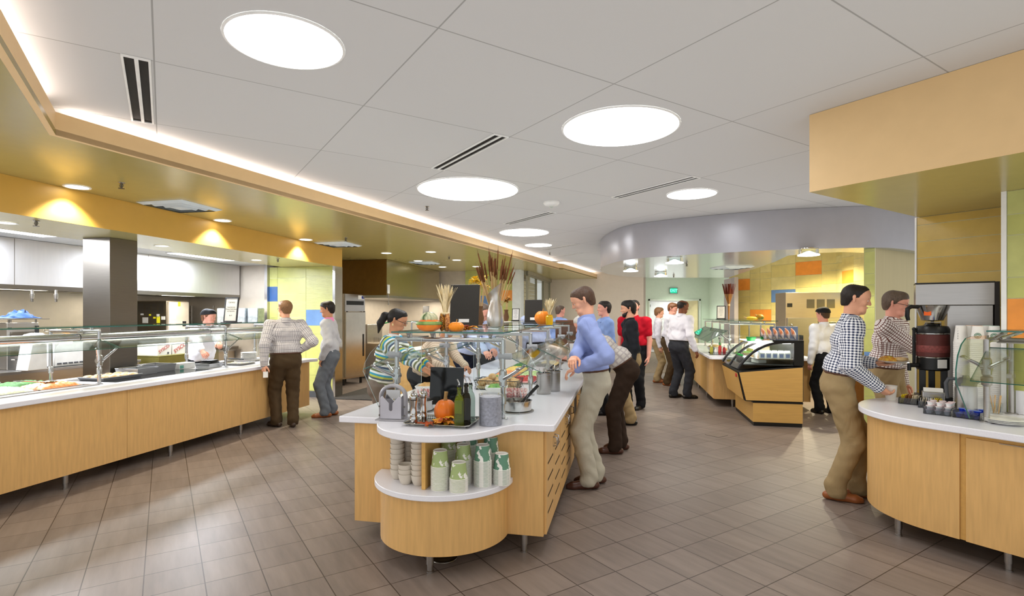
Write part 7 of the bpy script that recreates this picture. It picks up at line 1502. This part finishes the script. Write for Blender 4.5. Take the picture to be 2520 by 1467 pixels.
cpb = T('snack_bin', 'clear bin holding snack bags on top of the display case', 'bin', dcp(.40, .12, 1.2155), RC); clearbin(cpb, .52, .2, .07)
FOIL = mat('snack_bag', 'D8D4D0', .35, .1, vary=.3, scale=14, col2='B9642F')
for i in range(6):
    b = MB(); n = 10; vs = []; ph = i * .7
    for sgn in (1, -1):
        for u in range(n + 1):
            for v in range(n + 1):
                x, z = -1 + 2 * u / n, v / n; pf = max(0, (1 - abs(x) ** 3)) * max(0, sin(pi * min(1, max(0, (z - .06) / .88)))) ** .6; vs.append((x * .065 * (1 + .03 * sin(9 * z + ph)), sgn * (.028 * pf + .001) + .002 * sin(7 * x + ph), z * .17 + .004 * sin(5 * x)))
    m_ = (n + 1) ** 2
    for o_ in (0, m_): b.add(vs[o_:o_ + m_], [(u * (n + 1) + v, (u + 1) * (n + 1) + v, (u + 1) * (n + 1) + v + 1, u * (n + 1) + v + 1) for u in range(n) for v in range(n)])
    o = b.build('snack_bag', FOIL, None, smooth=70, loc=dcp(.20 + .078 * i, .12, 1.222), rotz=RC + 1.15); o.rotation_euler = (-.35, 0, RC + 1.2); tag(o, ['leftmost snack bag standing on the display case', 'second snack bag from the left on the display case', 'third snack bag from the left on the display case', 'fourth snack bag from the left on the display case', 'fifth snack bag from the left on the display case', 'rightmost snack bag standing on the display case'][i], 'snack bag', 'snack bags on the display case')
gt = T('green_tub', 'green lidded tub on the display case left of the snack bags', 'tub', dcp(.08, .5, 1.2155 - .06), 0); MB().lathe([(.06, .02), (.065, .07)], 24).build('tub', GRNH, gt); MB().lathe([(.07, .0705), (.07, .085)], 24).build('lid', mat('green_dark', '1F7A3C', .4), gt)
# ================================================================== FAR COUNTER THINGS
FZ = ZT + .5975
framesign('framed menu card on the far counter glass', CI(FS + .42, FT + 1.9, FZ), RC - .25, .17, .27, 7)
bt = T('broom_corn', 'tall bundle of dried reddish broom corn on the far counter glass', 'dried flowers', CI(FS + .62, FT + 2.2, FZ), 0)
b = MB(); c_ = MB(); rnd = random.Random(2)
for k in range(40): a = rnd.uniform(0, 6.28); r = rnd.uniform(0, 1); b.tube([(0.01 * cos(a), .01 * sin(a), 0), (.02 * cos(a) * r, .02 * sin(a) * r, .32), (.10 * cos(a) * r, .10 * sin(a) * r, .56)], .004, 4); c_.tube([(.09 * cos(a) * r, .09 * sin(a) * r, .53), (.14 * cos(a) * r, .14 * sin(a) * r, .74)], [.008, .003], 4)
b.build('stalks', mat('broom_tan', 'A8773F', .8), bt); c_.build('seed_heads', mat('broom_red', '6E2E1E', .85, vary=.3), bt); MB().lathe([(.025, .28), (.028, .3), (.025, .32)], 16).build('tie', STRAW, bt)
for i in range(2): t = T('yellow_gourd', ['long yellow gourd lying on the far counter glass', 'round mottled gourd beside the long yellow one'][i], 'gourd', CI(FS + .7 + .16 * i, FT + .5 + .1 * i, FZ), 0, 'gourds on the far counter'); MB().ell((0, 0, .035 + .02 * i), (.10 - .03 * i, .05 + .02 * i, .035 + .02 * i), 20, 12).build('fruit', YEL if i == 0 else mat('mottled_gourd', 'C58E1E', .5, vary=.3, col2='6E7A2A'), t); MB().tube([(-.09 + .05 * i, 0, .04 + .03 * i), (-.14 + .06 * i, 0, .06 + .05 * i)], [.015, .006], 7).build('stem', STRAW, t)
cn_ = T('condiment_caddy', 'small clear caddy of sauce bottles on the near end of the far counter', 'caddy', CI(FS + .10, FT + .25, Z1), RC); clearbin(cn_, .30, .16, .05)
for i, (x, c, cc_, h, nm) in enumerate(((-.11, 'A8A23C', 'E8E4D0', .17, 'pale green oil bottle in the condiment caddy'), (-.04, 'E9E6E0', 'D9D9D9', .12, 'white sauce jar in the condiment caddy'), (.03, 'C4261C', '2E9A48', .2, 'red hot sauce bottle with green cap in the caddy'), (.10, 'B4202A', 'E9E9E9', .16, 'red sauce bottle with white cap in the caddy'))):
    t = T('sauce_bottle', nm, 'bottle', CI(FS + .10 + x, FT + .25, Z1 + .004), 0, 'sauce bottles'); MB().lathe([(.026, 0), (.028, .01), (.028, h * .62), (.012, h * .82)], 18).build('bottle', mat('sauce' + c, c, .2), t); MB().lathe([(.013, h * .82), (.012, h)], 14).build('cap', mat('cap' + cc_, cc_, .4), t)
bb = T('bread_bowl', 'steel bowl of bread on the far counter behind the caddy', 'bowl', CI(FS + .12, FT + .75, Z1), 0); MB().lathe([(.08, 0), (.14, .10), (.15, .11), (.13, .10), (.001, .02)], 30, cap=False).build('bowl', STEEL2, bb); MB().ell((0, 0, .10), (.12, .12, .05)).build('bread', ROLL, bb)
for i in range(4): t = T('food_container', ['tall white food container leftmost under the far glass', 'second tall white food container under the far glass', 'yellow filled tall container under the far glass', 'tall white food container nearest the blue screen'][i], 'container', CI(FS + .35 + .16 * i, FT + .5 + .1 * (i % 2), Z1), 0, 'tall containers under the far glass'); MB().lathe([(.05, 0), (.06, .16), (.062, .165), (.05, .16), (.001, .15)], 24, cap=False).build('container', [WHITE, WHITE, mat('butter', 'E2CE5A', .5), WHITE][i], t)
for i in range(3): foodpan('x', ['foil pan of salad nearest on the far counter', 'white dish of sliced meat on the far counter', 'foil pan of vegetables farthest on the far counter'][i], CI(FS + .62, FT + .42 + .5 * i, Z1), RC, .22, .2, [GREENS, MATS['onion'], MATS['carrot']][i], 60 + i, .06, 'pans on the far counter')
bsn = T('blue_screen', 'blue grey upright screen at the back of the far counter', 'screen', CI(FS + .95, FT + .2, Z1), RC); MB().box(-.02, .42, 0, .03, 0, .50).build('panel', mat('slate_blue', '5E7396', .4), bsn, smooth=0, bev=.006); MB().box(0, .4, -.06, .1, 0, .015).build('foot', STEEL, bsn, smooth=0)
wsl = T('serving_spoon', 'thin black serving spoon standing in the near far-counter pan', 'spoon', CI(FS + .42, FT - .1, Z1 + .02), RC); MB().tube([(0, 0, 0), (.06, .02, .25)], .005, 6).build('handle', BLACK, wsl); MB().ell((0, 0, .0), (.03, .02, .01)).build('bowl', BLACK, wsl)
# wall outlet with cable above the upright refrigerator
wo = T('wall_outlet', 'steel wall outlet with black cable on the orange station tile', 'outlet', (6.985, 10.55, 1.98), radians(-80)); MB().box(-.04, .04, -.008, 0, -.06, .06).build('plate', STEEL, wo, smooth=0); MB().tube([(0, -.01, 0), (-.02, -.08, .0), (-.2, -.15, -.12), (-.3, -.18, -.3)], .008, 6).build('cable', BLACK, wo)
nb2 = MB().box(-.035, .035, -.001, .001, -.045, .045).build('name_badge', PAPER, None, smooth=0) if False else None
bdg = MB().box(-.03, .03, -.002, .002, -.075, .005).build('name_badge', PAPER, pb['root'], smooth=0); hh_ = pb['M'].inverted()
ch_ = pb['chest']; bdg.matrix_local = Matrix.Translation(Vector(pb['nb']) - Vector(pb['d2']) * .20 - Vector(pb['bk']) * .165 + Vector((-.09, .0, 0))) @ Matrix.Rotation(radians(-6), 4, 'X') @ Matrix.Rotation(radians(55), 4, 'Z')
